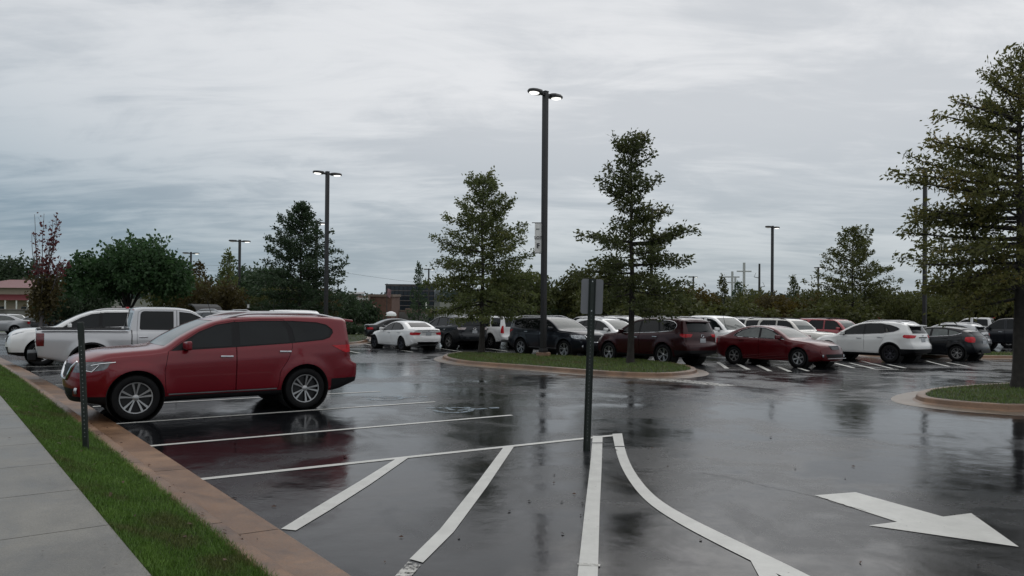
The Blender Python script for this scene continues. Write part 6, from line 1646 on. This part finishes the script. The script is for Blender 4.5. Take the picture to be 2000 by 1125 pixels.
def banner(label, P, rz, w, h, words=None):
    b = thing('banner', label, 'banner', P, rz)
    bm = bmesh.new()
    n = 8; g = [[bm.verts.new((x*w, 0.02*math.sin(z*5)*w, -z*h)) for x in (0, .25, .5, .75, 1)] for z in np.linspace(0, 1, n)]
    for a, c in zip(g, g[1:]):
        for i in range(4): bm.faces.new((a[i], a[i+1], c[i+1], c[i]))
    bmesh.ops.solidify(bm, geom=bm.faces[:], thickness=0.006)
    link('cloth', bmmesh('cloth', bm, True, 60), M_BANNER, b)
    for z in (0.0, -h):
        bm = bmesh.new(); bm_tube(bm, [(-0.12, 0, z), (w+0.04, 0, z)], 0.016, 8); link('banner_arm', bmmesh('banner_arm', bm, True), M_POLE, b)
    for s, sz, z in (words or []):
        for sd in (-1, 1):
            t = link('lettering', text_mesh(s, sz, 0.002, 0.022*sz), M_INK, b); t.location = (w/2, sd*0.022, z*h); t.rotation_euler = (math.pi/2, 0, 0 if sd < 0 else math.pi)
    return b
def lampbanner(px, py0, py1, Y, wpx, label, words=None, side=-1, rz=None):
    z0, z1 = hz(px, py0, Y), hz(px, py1, Y); w = wpx*Y/1550
    P = at(px, Y)
    return banner(label, (P.x, Y, z0), (rz if rz is not None else 0.0), w, z0-z1, words)
# LOT F: hung left of the pole, facing the camera
zt, zb = hz(1050, 435, lp.y), hz(1050, 494, lp.y); hw_ = zt - zb
bx = lampbanner(1043.5, 435, 494, lp.y - 0.03, 13.2, 'white LOT F banner hanging from the tall lamp post', [('LOT', 0.165, -0.50), ('F', 0.28, -0.77)], rz=0.0)
for q, (dx, l) in enumerate(((0.0, 0.15),)):
    bm = bmesh.new(); bm_box(bm, (0.12, -0.02, -0.21*hw_), (0.15, 0.004, 0.030)); link('emblem', bmmesh('emblem', bm), M_GREY, bx)
lampbanner(831.5, 588, 604, 90, 2.6, 'small white banner on the lamp post beside the narrow cone tree')
lampbanner(985.5, 585, 604, 70, 4.0, 'small white banner behind the white boxy SUV')
lampbanner(1707, 608, 622, 58, 5.0, 'small white banner above the white crossover roof')
nb = lampbanner(483, 594, 602, 52, 4.0, 'little white banner with a numeral above the raised tailgate', [])

# blank backed sign on a punched post, in the hatched bay
def sign_post():
    b = gp(1146, 880); n = Vector((-0.25, -0.97, 0))
    t = thing('sign_post', 'grey sign plate seen from behind on a punched black post', 'sign post', (b.x, b.y, b.z), 0.0)
    top = hz(1156, 544, b.y) - b.z
    t.rotation_euler = (0.0, math.radians(1.5), math.radians(-4))
    bm = bmesh.new()     # U channel rail, open towards the plate
    bm_box(bm, (0, -0.016, top/2 - 0.1), (0.046, 0.006, top + 0.2)); 
    for s in (-1, 1):
        bm_box(bm, (s*0.030, 0.001, top/2 - 0.1), (0.006, 0.036, top + 0.196), Matrix.Rotation(s*-0.35, 3, 'Z')); bm_box(bm, (s*0.042, 0.018, top/2 - 0.1), (0.018, 0.005, top + 0.19))
    link('post', bmmesh('post', bm), M_GREENPOST, t)
    bm = bmesh.new(); z = 0.15
    while z < top - 0.03:
        if not (top - 0.50 < z < top - 0.06): bm_box(bm, (0, -0.0195, z), (0.011, 0.002, 0.011), None, 0.003, 1)
        z += 0.0508
    link('hole', bmmesh('hole', bm), M_HOLE, t, kind='stuff')
    w, h, r = 0.305, 0.49, 0.035; pts = []
    for cx, cz, a0 in ((w/2-r, h/2-r, 0), (-w/2+r, h/2-r, 90), (-w/2+r, -h/2+r, 180), (w/2-r, -h/2+r, 270)):
        for k in range(6): a = math.radians(a0 + 18*k); pts.append((cx + r*math.cos(a), cz + r*math.sin(a)))
    bm = bmesh.new(); bm_prism(bm, pts, 'Y', 0.024, 0.027); bmesh.ops.translate(bm, vec=(0, 0, top - h/2 - 0.005), verts=bm.verts[:])
    link('sign_plate', bmmesh('sign_plate', bm, True, 30), M_PLATEBACK, t)
    for z in (top - 0.04, top - 0.45):
        bm = bmesh.new(); rr = bm_lathe(bm, [(0.001, -0.026), (0.009, -0.026), (0.009, -0.018)], 8, 'Y'); bmesh.ops.translate(bm, vec=(0, 0, z), verts=bm.verts[:]); link('bolt', bmmesh('bolt', bm), M_SATIN, t)
sign_post()
def bare_post():
    b = gp(167, 871, 0.24)
    t = thing('sign_post', 'leaning dark green bare post on the grass verge before the red SUV', 'sign post', tuple(b))
    h = (hz(160, 630, b.y) - b.z)
    t.rotation_euler = (0, math.radians(-2.8), math.radians(20))
    bm = bmesh.new()
    bm_box(bm, (0, -0.016, h/2 - 0.1), (0.052, 0.010, h + 0.2), None, 0.003, 1)
    for s in (-1, 1): bm_box(bm, (s*0.027, 0.004, h/2 - 0.1), (0.010, 0.046, h + 0.196), Matrix.Rotation(s*-0.25, 3, 'Z'), 0.003, 1)
    link('post', bmmesh('post', bm), M_GREENPOST, t)
    bm = bmesh.new(); z = 0.12
    while z < h - 0.25: bm_box(bm, (0, -0.0215, z), (0.011, 0.002, 0.011)); z += 0.0508
    link('hole', bmmesh('hole', bm), M_HOLE, t, kind='stuff')
    bm = bmesh.new(); bm_box(bm, (0, 0.01, h - 0.10), (0.074, 0.03, 0.22), None, 0.01); link('cap_sleeve', bmmesh('cap_sleeve', bm), M_GREENPOST, t)
bare_post()
def stop_sign(px, py, Y, label):
    P = at(px, Y); zc = hz(px, py, Y) - P.z
    t = thing('stop_sign', label, 'stop sign', tuple(P), math.atan2(-P.x, P.y)*1.0 + 0.15)
    bm = bmesh.new(); bm_box(bm, (0, 0.03, (zc+0.3)/2), (0.05, 0.04, zc+0.3)); link('post', bmmesh('post', bm), M_GREENPOST, t)
    R = 0.41
    for nm, r, y, m in (('sign_border', R, 0.0, M_WHITESIGN), ('sign_plate', R*0.94, -0.004, M_REDSIGN)):
        bm = bmesh.new(); bm_prism(bm, [(r*math.cos(math.radians(22.5+45*k)), r*math.sin(math.radians(22.5+45*k))) for k in range(8)], 'Y', y-0.002, y+0.002)
        o = link(nm, bmmesh(nm, bm), m, t); o.location = (0, 0, zc)
    o = link('lettering', text_mesh('STOP', 0.32, 0.002, 0.004), M_WHITESIGN, t); o.location = (0, -0.010, zc); o.rotation_euler = (math.pi/2, 0, 0); o.scale = (0.92, 1.15, 1)
stop_sign(1053, 605.5, 62, 'red stop sign half hidden behind the tall lamp post')
stop_sign(1448, 623, 64, 'red stop sign showing its top behind the white pickup cab')
stop_sign(1713, 628, 60, 'red stop sign showing only its tip above the white crossover roof')

# ------------------------------------------------------------------ far buildings and structures
M_BRICK = mat('brown_brick', (0.10, 0.052, 0.036), rough=0.85, var=0.25, scale=1.5)
M_BRICK2 = mat('tan_stone', (0.15, 0.11, 0.085), rough=0.85, var=0.2, scale=1.0)
M_BEIGEWALL = mat('beige_render', (0.30, 0.25, 0.20), rough=0.85, var=0.1)
M_PINKROOF = mat('dull_red_metal_roof', (0.20, 0.085, 0.085), rough=0.5, var=0.15)
M_DKRED = mat('dark_red_awning', (0.12, 0.018, 0.022), rough=0.6, var=0.2)
M_GREYROOF = mat('grey_shingle', (0.13, 0.115, 0.11), rough=0.9, var=0.25, scale=2)
M_STONE = mat('pale_block_wall', (0.14, 0.135, 0.125), rough=0.9, var=0.45, scale=0.35, col2=(0.24, 0.235, 0.22))
M_DKGLASS = mat('dark_curtain_glass', (0.018, 0.026, 0.034), rough=0.15, var=0.3, scale=0.3)
M_WHITEROOF = mat('white_membrane_roof', (0.78, 0.79, 0.80), rough=0.5, var=0.05)
M_TAN = mat('pale_cross_steel', (0.46, 0.48, 0.45), rough=0.6, var=0.05)
M_ROAD = mat('far_road', (0.13, 0.13, 0.135), rough=0.35, var=0.15, scale=0.2)

def boxm(name, c, s, m, parent, bevel=0.0, label=None):
    bm = bmesh.new(); bm_box(bm, c, s, None, bevel); return link(name, bmmesh(name, bm), m, parent, label)
def px_building(name, label, cat, x0, x1, Y, rz=0.0):
    P0, P1 = at(x0, Y), at(x1, Y)
    t = thing(name, label, cat, (P0.x, Y, P0.z), rz)
    return t, (P1.x - P0.x)
def red_building():
    Y = 150; t, w = px_building('red_roofed_building', 'beige building with dull red metal roof and red awning', 'building', -70, 66, Y)
    zr = lambda px, py: hz(px, py, Y) - t.location.z
    e = zr(20, 562); d = 16
    boxm('wall', (w/2, d/2, e/2), (w, d, e), M_BEIGEWALL, t)
    rp = zr(10, 545)
    bm = bmesh.new()
    V = [(-0.6, -0.8, e), (w+0.6, -0.8, e), (w+0.6, d+.8, e), (-0.6, d+.8, e), (3.5, d/2, rp), (w-3.8, d/2, rp)]
    vs = [bm.verts.new(v) for v in V]
    for f in ((0, 1, 5, 4), (1, 2, 5), (2, 3, 4, 5), (3, 0, 4), (3, 2, 1, 0)): bm.faces.new([vs[i] for i in f])
    link('roof', bmmesh('roof', bm), M_PINKROOF, t)
    a0, a1 = zr(20, 586), zr(20, 575)
    bm = bmesh.new(); bm_hull(bm, [(0.2, -0.05, a1), (w-.5, -0.05, a1), (0.2, -1.6, a0), (w-.5, -1.6, a0), (0.2, -0.05, a0), (w-.5, -0.05, a0)]); link('awning', bmmesh('awning', bm), M_DKRED, t)
    for i in range(6):
        x = 1.0 + i*2.1; boxm('window', (x, -0.03, a0/2 - 0.2), (1.3, 0.06, a0*0.55), M_DKGLASS if i % 2 else M_BEIGEWALL, t)
    for i in range(7): boxm('pillar', (0.3 + i*2.1, -1.4, a0/2), (0.2, 0.2, a0), M_WHITESIGN, t)
    Y2 = 185; P = at(33, Y2)
    o = thing('spire', 'grey shingled pointed roof behind the red roofed building', 'building', (P.x, Y2, P.z))
    h0, h1 = hz(33, 548, Y2) - P.z, hz(33, 518, Y2) - P.z; r = 25*Y2/1550
    bm = bmesh.new(); bm_lathe(bm, [(r*1.15, h0-0.4), (r, h0), (r*0.1, h1), (0.03, h1+.5)], 8, 'Z'); link('roof', bmmesh('roof', bm), M_GREYROOF, o)
    bm = bmesh.new(); bm_lathe(bm, [(r*0.9, 0), (r*0.9, h0)], 8, 'Z'); link('wall', bmmesh('wall', bm), M_BEIGEWALL, o)
red_building()
def bank():
    Y = 165; t, w = px_building('bank_building', 'brown brick bank with white Southern lettering', 'building', 650, 765, Y)
    z = lambda py: hz(700, py, Y) - t.location.z
    m = Y/1550; X = lambda px: (px - 650)*m
    top = z(579); 
    boxm('wall', ((X(722)+X(765))/2, 6, top/2), (X(765)-X(722), 12, top), M_BRICK, t)
    boxm('parapet', ((X(722)+X(765))/2, 5.9, top+0.25), (X(765)-X(722)+0.5, 12.4, 0.5), M_BRICK2, t)
    boxm('stone_wing', ((X(700)+X(722))/2, 5.0, z(577)/2), (X(722)-X(700)-0.01, 12, z(577)), M_BRICK2, t)
    boxm('side_wing', ((X(650)+X(700))/2, 7, z(590)/2), (X(700)-X(650)-0.01, 10, z(590)), M_BRICK2, t)
    boxm('door_recess', (X(730), -0.05, z(601)/2), (1.1, 0.14, z(601)), M_TRIM, t)
    bm = bmesh.new(); bm_hull(bm, [(X(724), -0.06, z(600)), (X(737), -0.06, z(600)), (X(730.5), -0.06, z(595)), (X(724), -0.9, z(600)), (X(737), -0.9, z(600)), (X(730.5), -0.9, z(595.5))]); link('door_gable', bmmesh('door_gable', bm), M_BEIGEWALL, t)
    boxm('window', (X(712), -1.06, z(600)), (1.3, 0.1, 2.0), M_DKGLASS, t)
    bm = bmesh.new()     # curved white canopy roof
    prof = [(645, 571), (655, 575.5), (665, 575), (676, 572.5), (697, 570.5)]
    up = [(X(a), z(b)) for a, b in prof]; dn = [(X(a), z(b + 3.2)) for a, b in prof[::-1]]
    bm_prism(bm, up + dn, 'Y', -0.6, 9); link('canopy_roof', bmmesh('canopy_roof', bm), M_WHITEROOF, t)
    boxm('canopy_support', (X(662), 3, z(579)/2), (3.0, 4, z(579)), M_BRICK2, t)
    fas = boxm('sign_fascia', (X(711), -1.15, z(583)), (X(724)-X(696), 0.2, 1.0), M_BRICK2, t)
    o = link('lettering', text_mesh('Southern', 0.78, 0.05, 0.012), M_WHITESIGN, t); o.location = (X(711.5), -1.32, z(583)); o.rotation_euler = (math.pi/2, 0, 0); o.scale = (0.78, 1, 1)
    bm = bmesh.new(); bm_lathe(bm, [(0.001, -0.04), (0.28, -0.04), (0.28, 0.04)], 14, 'Y'); bmesh.ops.translate(bm, vec=(X(697.5), -1.32, z(583)), verts=bm.verts[:]); link('emblem', bmmesh('emblem', bm), M_WHITESIGN, t)
bank()
def glass_block():
    Y = 200; t, w = px_building('office_building', 'dark glass office block behind the bank', 'building', 753, 848, Y)
    z = lambda py: hz(800, py, Y) - t.location.z
    top = z(557); boxm('wall', (w/2, 8, top/2), (w, 16, top), M_DKGLASS, t)
    for i in range(5): boxm('floor_band', (w/2, -0.06, top - 0.15 - i*1.25), (w, 0.12, 0.16), M_GREYROOF, t)
    for i in range(12): boxm('mullion', (0.1 + i*(w-.2)/11, -0.05, top/2), (0.10, 0.07, top-.5), M_TRIM, t)
    boxm('roof', (w/2, 8, top+0.12), (w+0.3, 16.3, 0.24), M_TRIM, t)
    P = at(765, 150); o = thing('flagpole', 'tall bare flagpole with a limp pale flag before the dark office block', 'flagpole', tuple(P))
    h = hz(765, 553, 150) - P.z
    bm = bmesh.new(); bm_tube(bm, [(-0.9, 0, 0), (-0.9, 0, h)], [0.09, 0.05], 8); link('pole', bmmesh('pole', bm), M_POLE, o)
    bm = bmesh.new(); g = [[bm.verts.new((-0.82 + x*0.75 - 0.2*k/6, 0.1*math.sin(x*6+k), h - 1.0 - 1.5*k/6 - x*0.3)) for x in np.linspace(0, 1, 6)] for k in range(7)]
    for a, c in zip(g, g[1:]):
        for i in range(5): bm.faces.new((a[i], a[i+1], c[i+1], c[i]))
    bmesh.ops.solidify(bm, geom=bm.faces[:], thickness=0.03); link('flag', bmmesh('flag', bm, True), mat('pale_flag', (0.32, 0.20, 0.22), var=0.5, scale=1.5), o)
    Y = 120; P = at(764, Y); o = thing('canopy', 'small white domed canopy behind the stone wall', 'canopy', tuple(P))
    zc = hz(764, 617, Y) - P.z; r = 10.5*Y/1550
    bm = bmesh.new(); bm_lathe(bm, [(r, zc), (r*1.02, zc+0.22), (r*0.8, zc+0.5), (r*0.3, zc+0.66), (0.001, zc+0.70)], 24, 'Z'); link('canopy_top', bmmesh('canopy_top', bm, True, 40), M_WHITEROOF, o)
    for s in (-1, 1): boxm('leg', (s*r*0.85, 0, zc/2), (0.08, 0.08, zc), M_POLE, o)
glass_block()
def house():
    Y = 130; t, w = px_building('gabled_house', 'far pale gabled house beside the bare tree', 'house', 1064, 1085, Y, 0.0)
    z = lambda py: hz(1075, py, Y) - t.location.z
    e, r = z(589), z(576)
    boxm('wall', (w/2, 4, e/2), (w, 8, e), M_BEIGEWALL, t)
    bm = bmesh.new(); bm_hull(bm, [(-.2, -.3, e), (w+.2, -.3, e), (w*0.45, -.3, r), (-.2, 8.3, e), (w+.2, 8.3, e), (w*0.45, 8.3, r)]); link('roof', bmmesh('roof', bm), M_GREYROOF, t)
    t, w = px_building('shed', 'little flat pale shed behind the parked cars beyond the sign plate', 'shed', 1108, 1128, 95)
    z2 = hz(1118, 603, 95) - t.location.z
    boxm('wall', (w/2, 1.5, z2/2), (w, 3, z2), M_BEIGEWALL, t); boxm('roof', (w/2, 1.5, z2+0.1), (w+.3, 3.3, 0.2), M_GREYROOF, t)
    t, w = px_building('low_building', 'low grey roofed building seen through the broad green tree', 'building', 118, 300, 120)
    z2 = hz(200, 605, 120) - t.location.z
    boxm('wall', (w/2, 4, z2/2), (w, 8, z2), M_BEIGEWALL, t); boxm('roof', (w/2, 4, z2+0.2), (w+.6, 8.6, 0.4), M_GREYROOF, t)
    for i in range(5): boxm('window', (1.4+i*2.6, -0.02, z2*0.55), (1.4, 0.06, 1.2), M_DKGLASS, t)
house()
def crosses():
    Y = 420
    for px, ptop, w, bar, lab in ((1453, 513, 4.4, 530, 'tallest of the pale steel crosses, right of the other two'), (1430, 530, 4.0, 541, 'pale steel cross left of the tallest one'), (1436, 541, 3.6, 552, 'smallest pale steel cross, between the two taller')):
        P = at(px, Y); h = hz(px, ptop, Y) - P.z; zb = hz(px, bar, Y) - P.z; m = Y/1550
        o = thing('cross', lab, 'cross', tuple(P), 0.0, 'pale steel crosses beyond the trees')
        boxm('upright', (0, 0, h/2), (w*m, w*m*0.6, h), M_TAN, o)
        for s in (-1, 1): boxm('arm', (s*(w*m/2 + 6*m), 0, zb), (12*m - 0.01, w*m*0.6, 2.6*m), M_TAN, o)
crosses()
def utility(px, ptop, Y, label, style):
    P = at(px, Y); h = hz(px, ptop, Y) - P.z
    o = thing('utility_pole', label, 'utility pole', tuple(P))
    bm = bmesh.new(); bm_tube(bm, [(0, 0, -0.2), (0, 0, h)], [0.20, 0.13], 9); link('pole', bmmesh('pole', bm, True, 60), M_POLE, o)
    if style:
        for s, zz in ((-1, h-2.0), (1, h-3.3), (-1, h-4.7)):
            bm = bmesh.new(); bm_tube(bm, [(0, 0, zz), (s*0.75, 0, zz+0.16)], [0.05, 0.04], 6); bm_tube(bm, [(s*0.75, 0, zz+0.16), (s*0.45, 0, zz+0.75)], [0.025, 0.02], 5); link('insulator_arm', bmmesh('insulator_arm', bm), M_POLE, o)
    else:
        boxm('crossarm', (0, 0, h-0.7), (2.2, 0.12, 0.14), M_POLE, o)
    return Vector((P.x, P.y, P.z + h - (2.0 if style else 0.7)))
u1 = utility(1483, 515, 110, 'tall utility pole with three insulator arms left of the clear lamp', True)
u2 = utility(1108, 563, 190, 'small far utility pole with a crossarm beyond the far house', False)
def wire(a, b, sag, label):
    pts = [a.lerp(b, t) - Vector((0, 0, sag*4*t*(1-t))) for t in np.linspace(0, 1, 25)]
    bm = bmesh.new(); bm_tube(bm, pts, 0.03, 4); tag(link('power_line', bmmesh('power_line', bm), M_POLE), label, 'power line', 'overhead power lines')
ua = Vector((-150, 190, hz(0, 497, 190))); 
for k, (y0, y1) in enumerate(((498, 520), (512, 530))):
    pA = at(-80, 190); pA.z = hz(0, y0, 190); pB = at(560, 190); pB.z = hz(560, y1, 190)
    wire(pA, pB, 0.6, ['upper power line crossing behind the broad green tree', 'lower power line crossing behind the broad green tree'][k])
pA = at(640, 190); pA.z = hz(640, 527, 190); pB = u2
wire(pA, Vector((pB.x, pB.y, pB.z)), 1.2, 'power line sagging past the conical oak towards the far house')
# retaining wall, roads and far kerbs
def flatpoly(name, pts, m, dz):
    V, F = [], []
    a, b = pts
    for i, (p, q) in enumerate(zip(a, b)):
        V += [(p[0], p[1], zg(p[1])+dz), (q[0], q[1], zg(q[1])+dz)]
        if i: F.append((2*i-2, 2*i-1, 2*i+1, 2*i))
    return link(name, pymesh(name, V, F), m, kind='structure')
X = np.linspace(-180, 60, 30)
flatpoly('road', ([(x, 62) for x in X], [(x, 76) for x in X]), M_ROAD, 0.02)
X2 = np.linspace(-180, 150, 30)
flatpoly('road', ([(x, 152) for x in X2], [(x, 174) for x in X2]), M_ROAD, 0.03)
flatpoly('lawn', ([(x, 78) for x in X2], [(x, 151) for x in X2]), M_GRASSI, -0.02)
def stone_wall():
    Y = 176; P0, P1 = at(625, Y), at(835, Y); h0 = hz(700, 617.5, Y) - P0.z
    t = thing('retaining_wall', 'pale stone retaining wall with ragged top blocks beyond the far road', 'wall', (P0.x, Y, P0.z))
    rd = random.Random(4); w = P1.x - P0.x
    boxm('wall_face', (w/2, 0.5, (h0+1.0)/2), (w, 1.0, h0+1.0), M_STONE, t)
    x = 0.0
    bm = bmesh.new()
    while x < w:
        l = rd.uniform(0.6, 1.7); bm_box(bm, (x+l/2, 0.42, h0 + 1.0 + 0.2), (l-0.04, 0.9, rd.uniform(0.3, 1.4)), None, 0.04, 1); x += l
    link('coping', bmmesh('coping', bm), M_BRICK2, t)
    Y = 125; P0, P1 = at(-40, Y), at(112, Y); h0 = hz(40, 606, Y) - P0.z; w = P1.x - P0.x
    t = thing('retaining_wall', 'weathered grey wall below the red roofed building', 'wall', (P0.x, Y, P0.z))
    boxm('wall_face', (w/2, 0.4, h0/2), (w, 0.8, h0), M_STONE, t); boxm('coping', (w/2, 0.4, h0+0.08), (w+.2, 1.0, 0.16), M_GREYROOF, t)
    Y = 100; P = at(142, Y); bm = bmesh.new(); z = hz(142, 598, Y) - P.z
    bm_lathe(bm, [(0.30, 0), (0.30, 0.1), (0.16, 0.12), (0.13, z)], 12, 'Z'); bm_lathe(bm, [(0.001, z+.01), (0.13, z)], 12, 'Z')
    o = link('marker_post', bmmesh('marker_post', bm), mat('orange_plastic', (0.50, 0.10, 0.03), rough=0.5)); o.location = P; tag(o, 'orange marker post on the lawn under the broad green tree', 'marker post')
stone_wall()

# ------------------------------------------------------------------ vehicles
HD = math.atan2(0.798, -0.603)        # heading of cars facing away up the rows
HB = HD + math.pi
HU = math.atan2(-0.521, -0.853)       # nose to the kerb of the near row
def N_(o, name): o.name = name; return o
suvA = build_car(SUV_A, 'parked_suv', 'deep red SUV parked nose to the kerb by the sidewalk', 'SUV', P_RED)
pose_by_wheels(suvA, (262, 822), (592, 797), heading=math.atan2(-0.563, -0.826))
navy = copy_car(suvA, 'navy blue SUV facing the camera behind the island lamp post', swap={P_RED: P_NAVY, M_HEADDARK: M_HEAD})
pose_by_wheels(navy, (1105, 701), (1021, 693), Z=None, heading=HB + 0.02)
suvB = build_car(SUV_B, 'parked_suv', 'dark maroon SUV behind the tall layered oak', 'SUV', P_MAROON)
pose_by_wheels(suvB, (1188, 706), (1304, 714), heading=HD + 0.0)
char = copy_car(suvB, 'charcoal SUV between the white sedan and the left island oak', swap={P_MAROON: P_CHAR, M_TAIL: M_TAILCLR})
pose_by_wheels(char, None, (880, 682), Z=41.5, heading=HD)
acadia = copy_car(suvB, 'white SUV parked nose to the kerb beyond the white pickup bed', swap={P_MAROON: P_WHITE})
suvC = build_car(SUV_C, 'parked_suv', 'white crossover with dark wheels beside the black hatchback', 'SUV', P_PEARL)
pose_by_wheels(suvC, None, (1741, 712), Z=32.3, heading=HD - 0.0)
suvD = build_car(SUV_D, 'parked_suv', 'white boxy SUV seen just right of the left island oak trunk', 'SUV', P_WHITE)
pose_by_wheels(suvD, None, (962, 680), Z=42.5, heading=HD)
sedE = build_car(SEDAN_E, 'parked_sedan', 'white sedan at the end of the row left of the charcoal SUV', 'sedan', P_WHITE)
pose_by_wheels(sedE, None, (788, 681), Z=39.5, heading=HD)
sedF = build_car(SEDAN_F, 'parked_sedan', 'burgundy red sedan facing the camera beside the maroon SUV', 'sedan', P_RED2)
pose_by_wheels(sedF, (1558, 718), (1440, 711), heading=HB)
hatG = build_car(HATCH_G, 'parked_hatchback', 'black hatchback with red tail light near the big right oak', 'hatchback', P_BLACK)
pose_by_wheels(hatG, None, (1871, 709), Z=34.5, heading=HD)
pick = build_car(PICKUP, 'pickup_truck', 'white pickup backed to the kerb behind the red SUV', 'pickup', P_PICKUP)

def put(o, px, Y, heading, dx=0.0):
    p = at(px, Y); pose_car(o, (p.x + dx, p.y), heading)
# near row: stalls along the kerb, measured from the red SUV's place
sx = suvA.matrix_world.translation
def stall(o, k, shift, heading):
    c = Vector((sx.x, sx.y, 0)) + KT*k + UD*shift; pose_car(o, (c.x, c.y), heading)
c = kp(17.9, 0) + UD*2.85; pose_car(pick, (c.x, c.y), math.atan2(0.521, 0.853))
c = kp(24.6, 0) + UD*2.15; pose_car(acadia, (c.x, c.y), HU)
second = [
    (sedF, dict(swap={P_RED2: P_GREY}), 'grey sedan roof beside the thin maple trunk', 62, 62, HU),
    (suvD, dict(swap={P_WHITE: P_PEARL}), 'far white SUV seen from behind at the left edge', 24, 74, HU + 2.2),
    (sedF, dict(swap={P_RED2: P_SILVER}), 'silver sedan cut by the left edge below the far white SUV', -12, 60, HU),
    (pick, dict(swap={P_PICKUP: P_WHITE}), 'white pickup roof rising behind the red SUV roof', 572, 26.8, HB - 0.30),
    (suvA, dict(swap={P_RED: P_GREY}), 'grey SUV with its tailgate raised behind the red SUV', 460, 31, HB + 0.1),
    (sedE, dict(swap={P_WHITE: P_BLACK}), 'black sedan low behind the bonnet of the white sedan', 792, 51, 0.35),
    (sedE, dict(swap={P_WHITE: P_BLACK}), 'black car driving on the far road by the stone wall', 676, 163, 0.05),
    (suvC, dict(swap={P_PEARL: P_SILVER}), 'silver crossover behind the navy SUV with its roof rails showing', 1012, 47, HB),
    (suvC, dict(swap={P_PEARL: P_WHITE}), 'white crossover facing the camera between the navy and maroon SUVs', 1195, 38, HB),
    (suvD, dict(swap={}), 'white SUV roof behind the navy SUV windshield', 1150, 49, HD),
    (suvB, dict(swap={P_MAROON: P_WHITE}), 'white SUV roof showing above the roof of the maroon SUV', 1240, 47, HB),
    (pick, dict(swap={P_PICKUP: P_WHITE}), 'white pickup with wipers raised between the maroon SUV and burgundy sedan', 1395, 36, HB),
    (suvB, dict(swap={P_MAROON: P_SILVER}), 'silver grey SUV roof between the white pickup and beige van', 1490, 44, HB),
    (suvD, dict(swap={P_WHITE: P_BEIGE}), 'beige van behind the roof of the burgundy sedan', 1545, 40, HB),
    (suvD, dict(swap={P_WHITE: P_BRIGHT}), 'bright red jeep behind the bonnet of the white crossover', 1635, 44, HB),
    (suvC, dict(swap={P_PEARL: P_SILVER}), 'silver crossover with pale roof rails behind the black hatchback', 1845, 43, HD),
    (pick, dict(swap={P_PICKUP: P_WHITE}), 'white pickup bed far behind the black hatchback', 1910, 51, HD + 0.25),
    (pick, dict(swap={P_PICKUP: P_CHAR}), 'charcoal pickup with a bed cover behind the big oak trunk', 1985, 45, HD),
]
CARS = []
for src, kw, lab, px, Y, hd in second:
    c = copy_car(src, lab, **kw); put(c, px, Y, hd); CARS.append(c)
def add_part(car, name, bm, m):
    o = link(name, bmmesh(name, bm, True, 40), m, car); return o
# raised tailgate with a pale numeral beside it
tg = CARS[4]
bm = bmesh.new(); pts = [(2.30, 0, 1.66), (2.6, 0, 1.86), (2.95, 0, 1.955), (3.25, 0, 1.965)]
for (x0, _, z0), (x1, _, z1) in zip(pts, pts[1:]): bm_hull(bm, [(x, s*0.52, z + d) for x, z in ((x0, z0), (x1, z1)) for s in (-1, 1) for d in (0, 0.05)])
add_part(tg, 'raised_tailgate', bm, M_TRIM)
tg.scale = (1.07, 1.07, 1.07); acadia.scale = (1.04, 1.04, 1.05)
CARS[15].scale = (0.93, 0.93, 0.93)
o = link('lettering', text_mesh('1', 0.30, 0.01, 0.006), M_WHITESIGN, nb); o.location = (0.13, -0.04, -0.13); o.rotation_euler = (math.pi/2, 0, 0)
# bed cover of the charcoal pickup
bm = bmesh.new(); bm_hull(bm, [(x, s*y, z) for x, y, z in ((0.95, .94, 1.26), (2.95, .96, 1.27), (1.05, .80, 1.80), (2.80, .82, 1.78)) for s in (-1, 1)])
add_part(CARS[17], 'bed_cover', bm, P_CHAR)
bm = bmesh.new(); bm_hull(bm, [(x, s*y, z) for x, y, z in ((1.15, .905, 1.36), (2.8, .925, 1.36), (1.2, .82, 1.70), (2.72, .84, 1.69)) for s in (-1, 1)])
add_part(CARS[17], 'side_window', bm, M_GLASS)
for o in COL.objects:
    for k in ('wb', 'hw'):
        if k in o: del o[k]
bpy.data.collections.remove(TMP)
scene.view_settings.exposure = 0.0
scene.render.engine = 'CYCLES'
scene.cycles.max_bounces = 6
scene.cycles.use_denoising = True
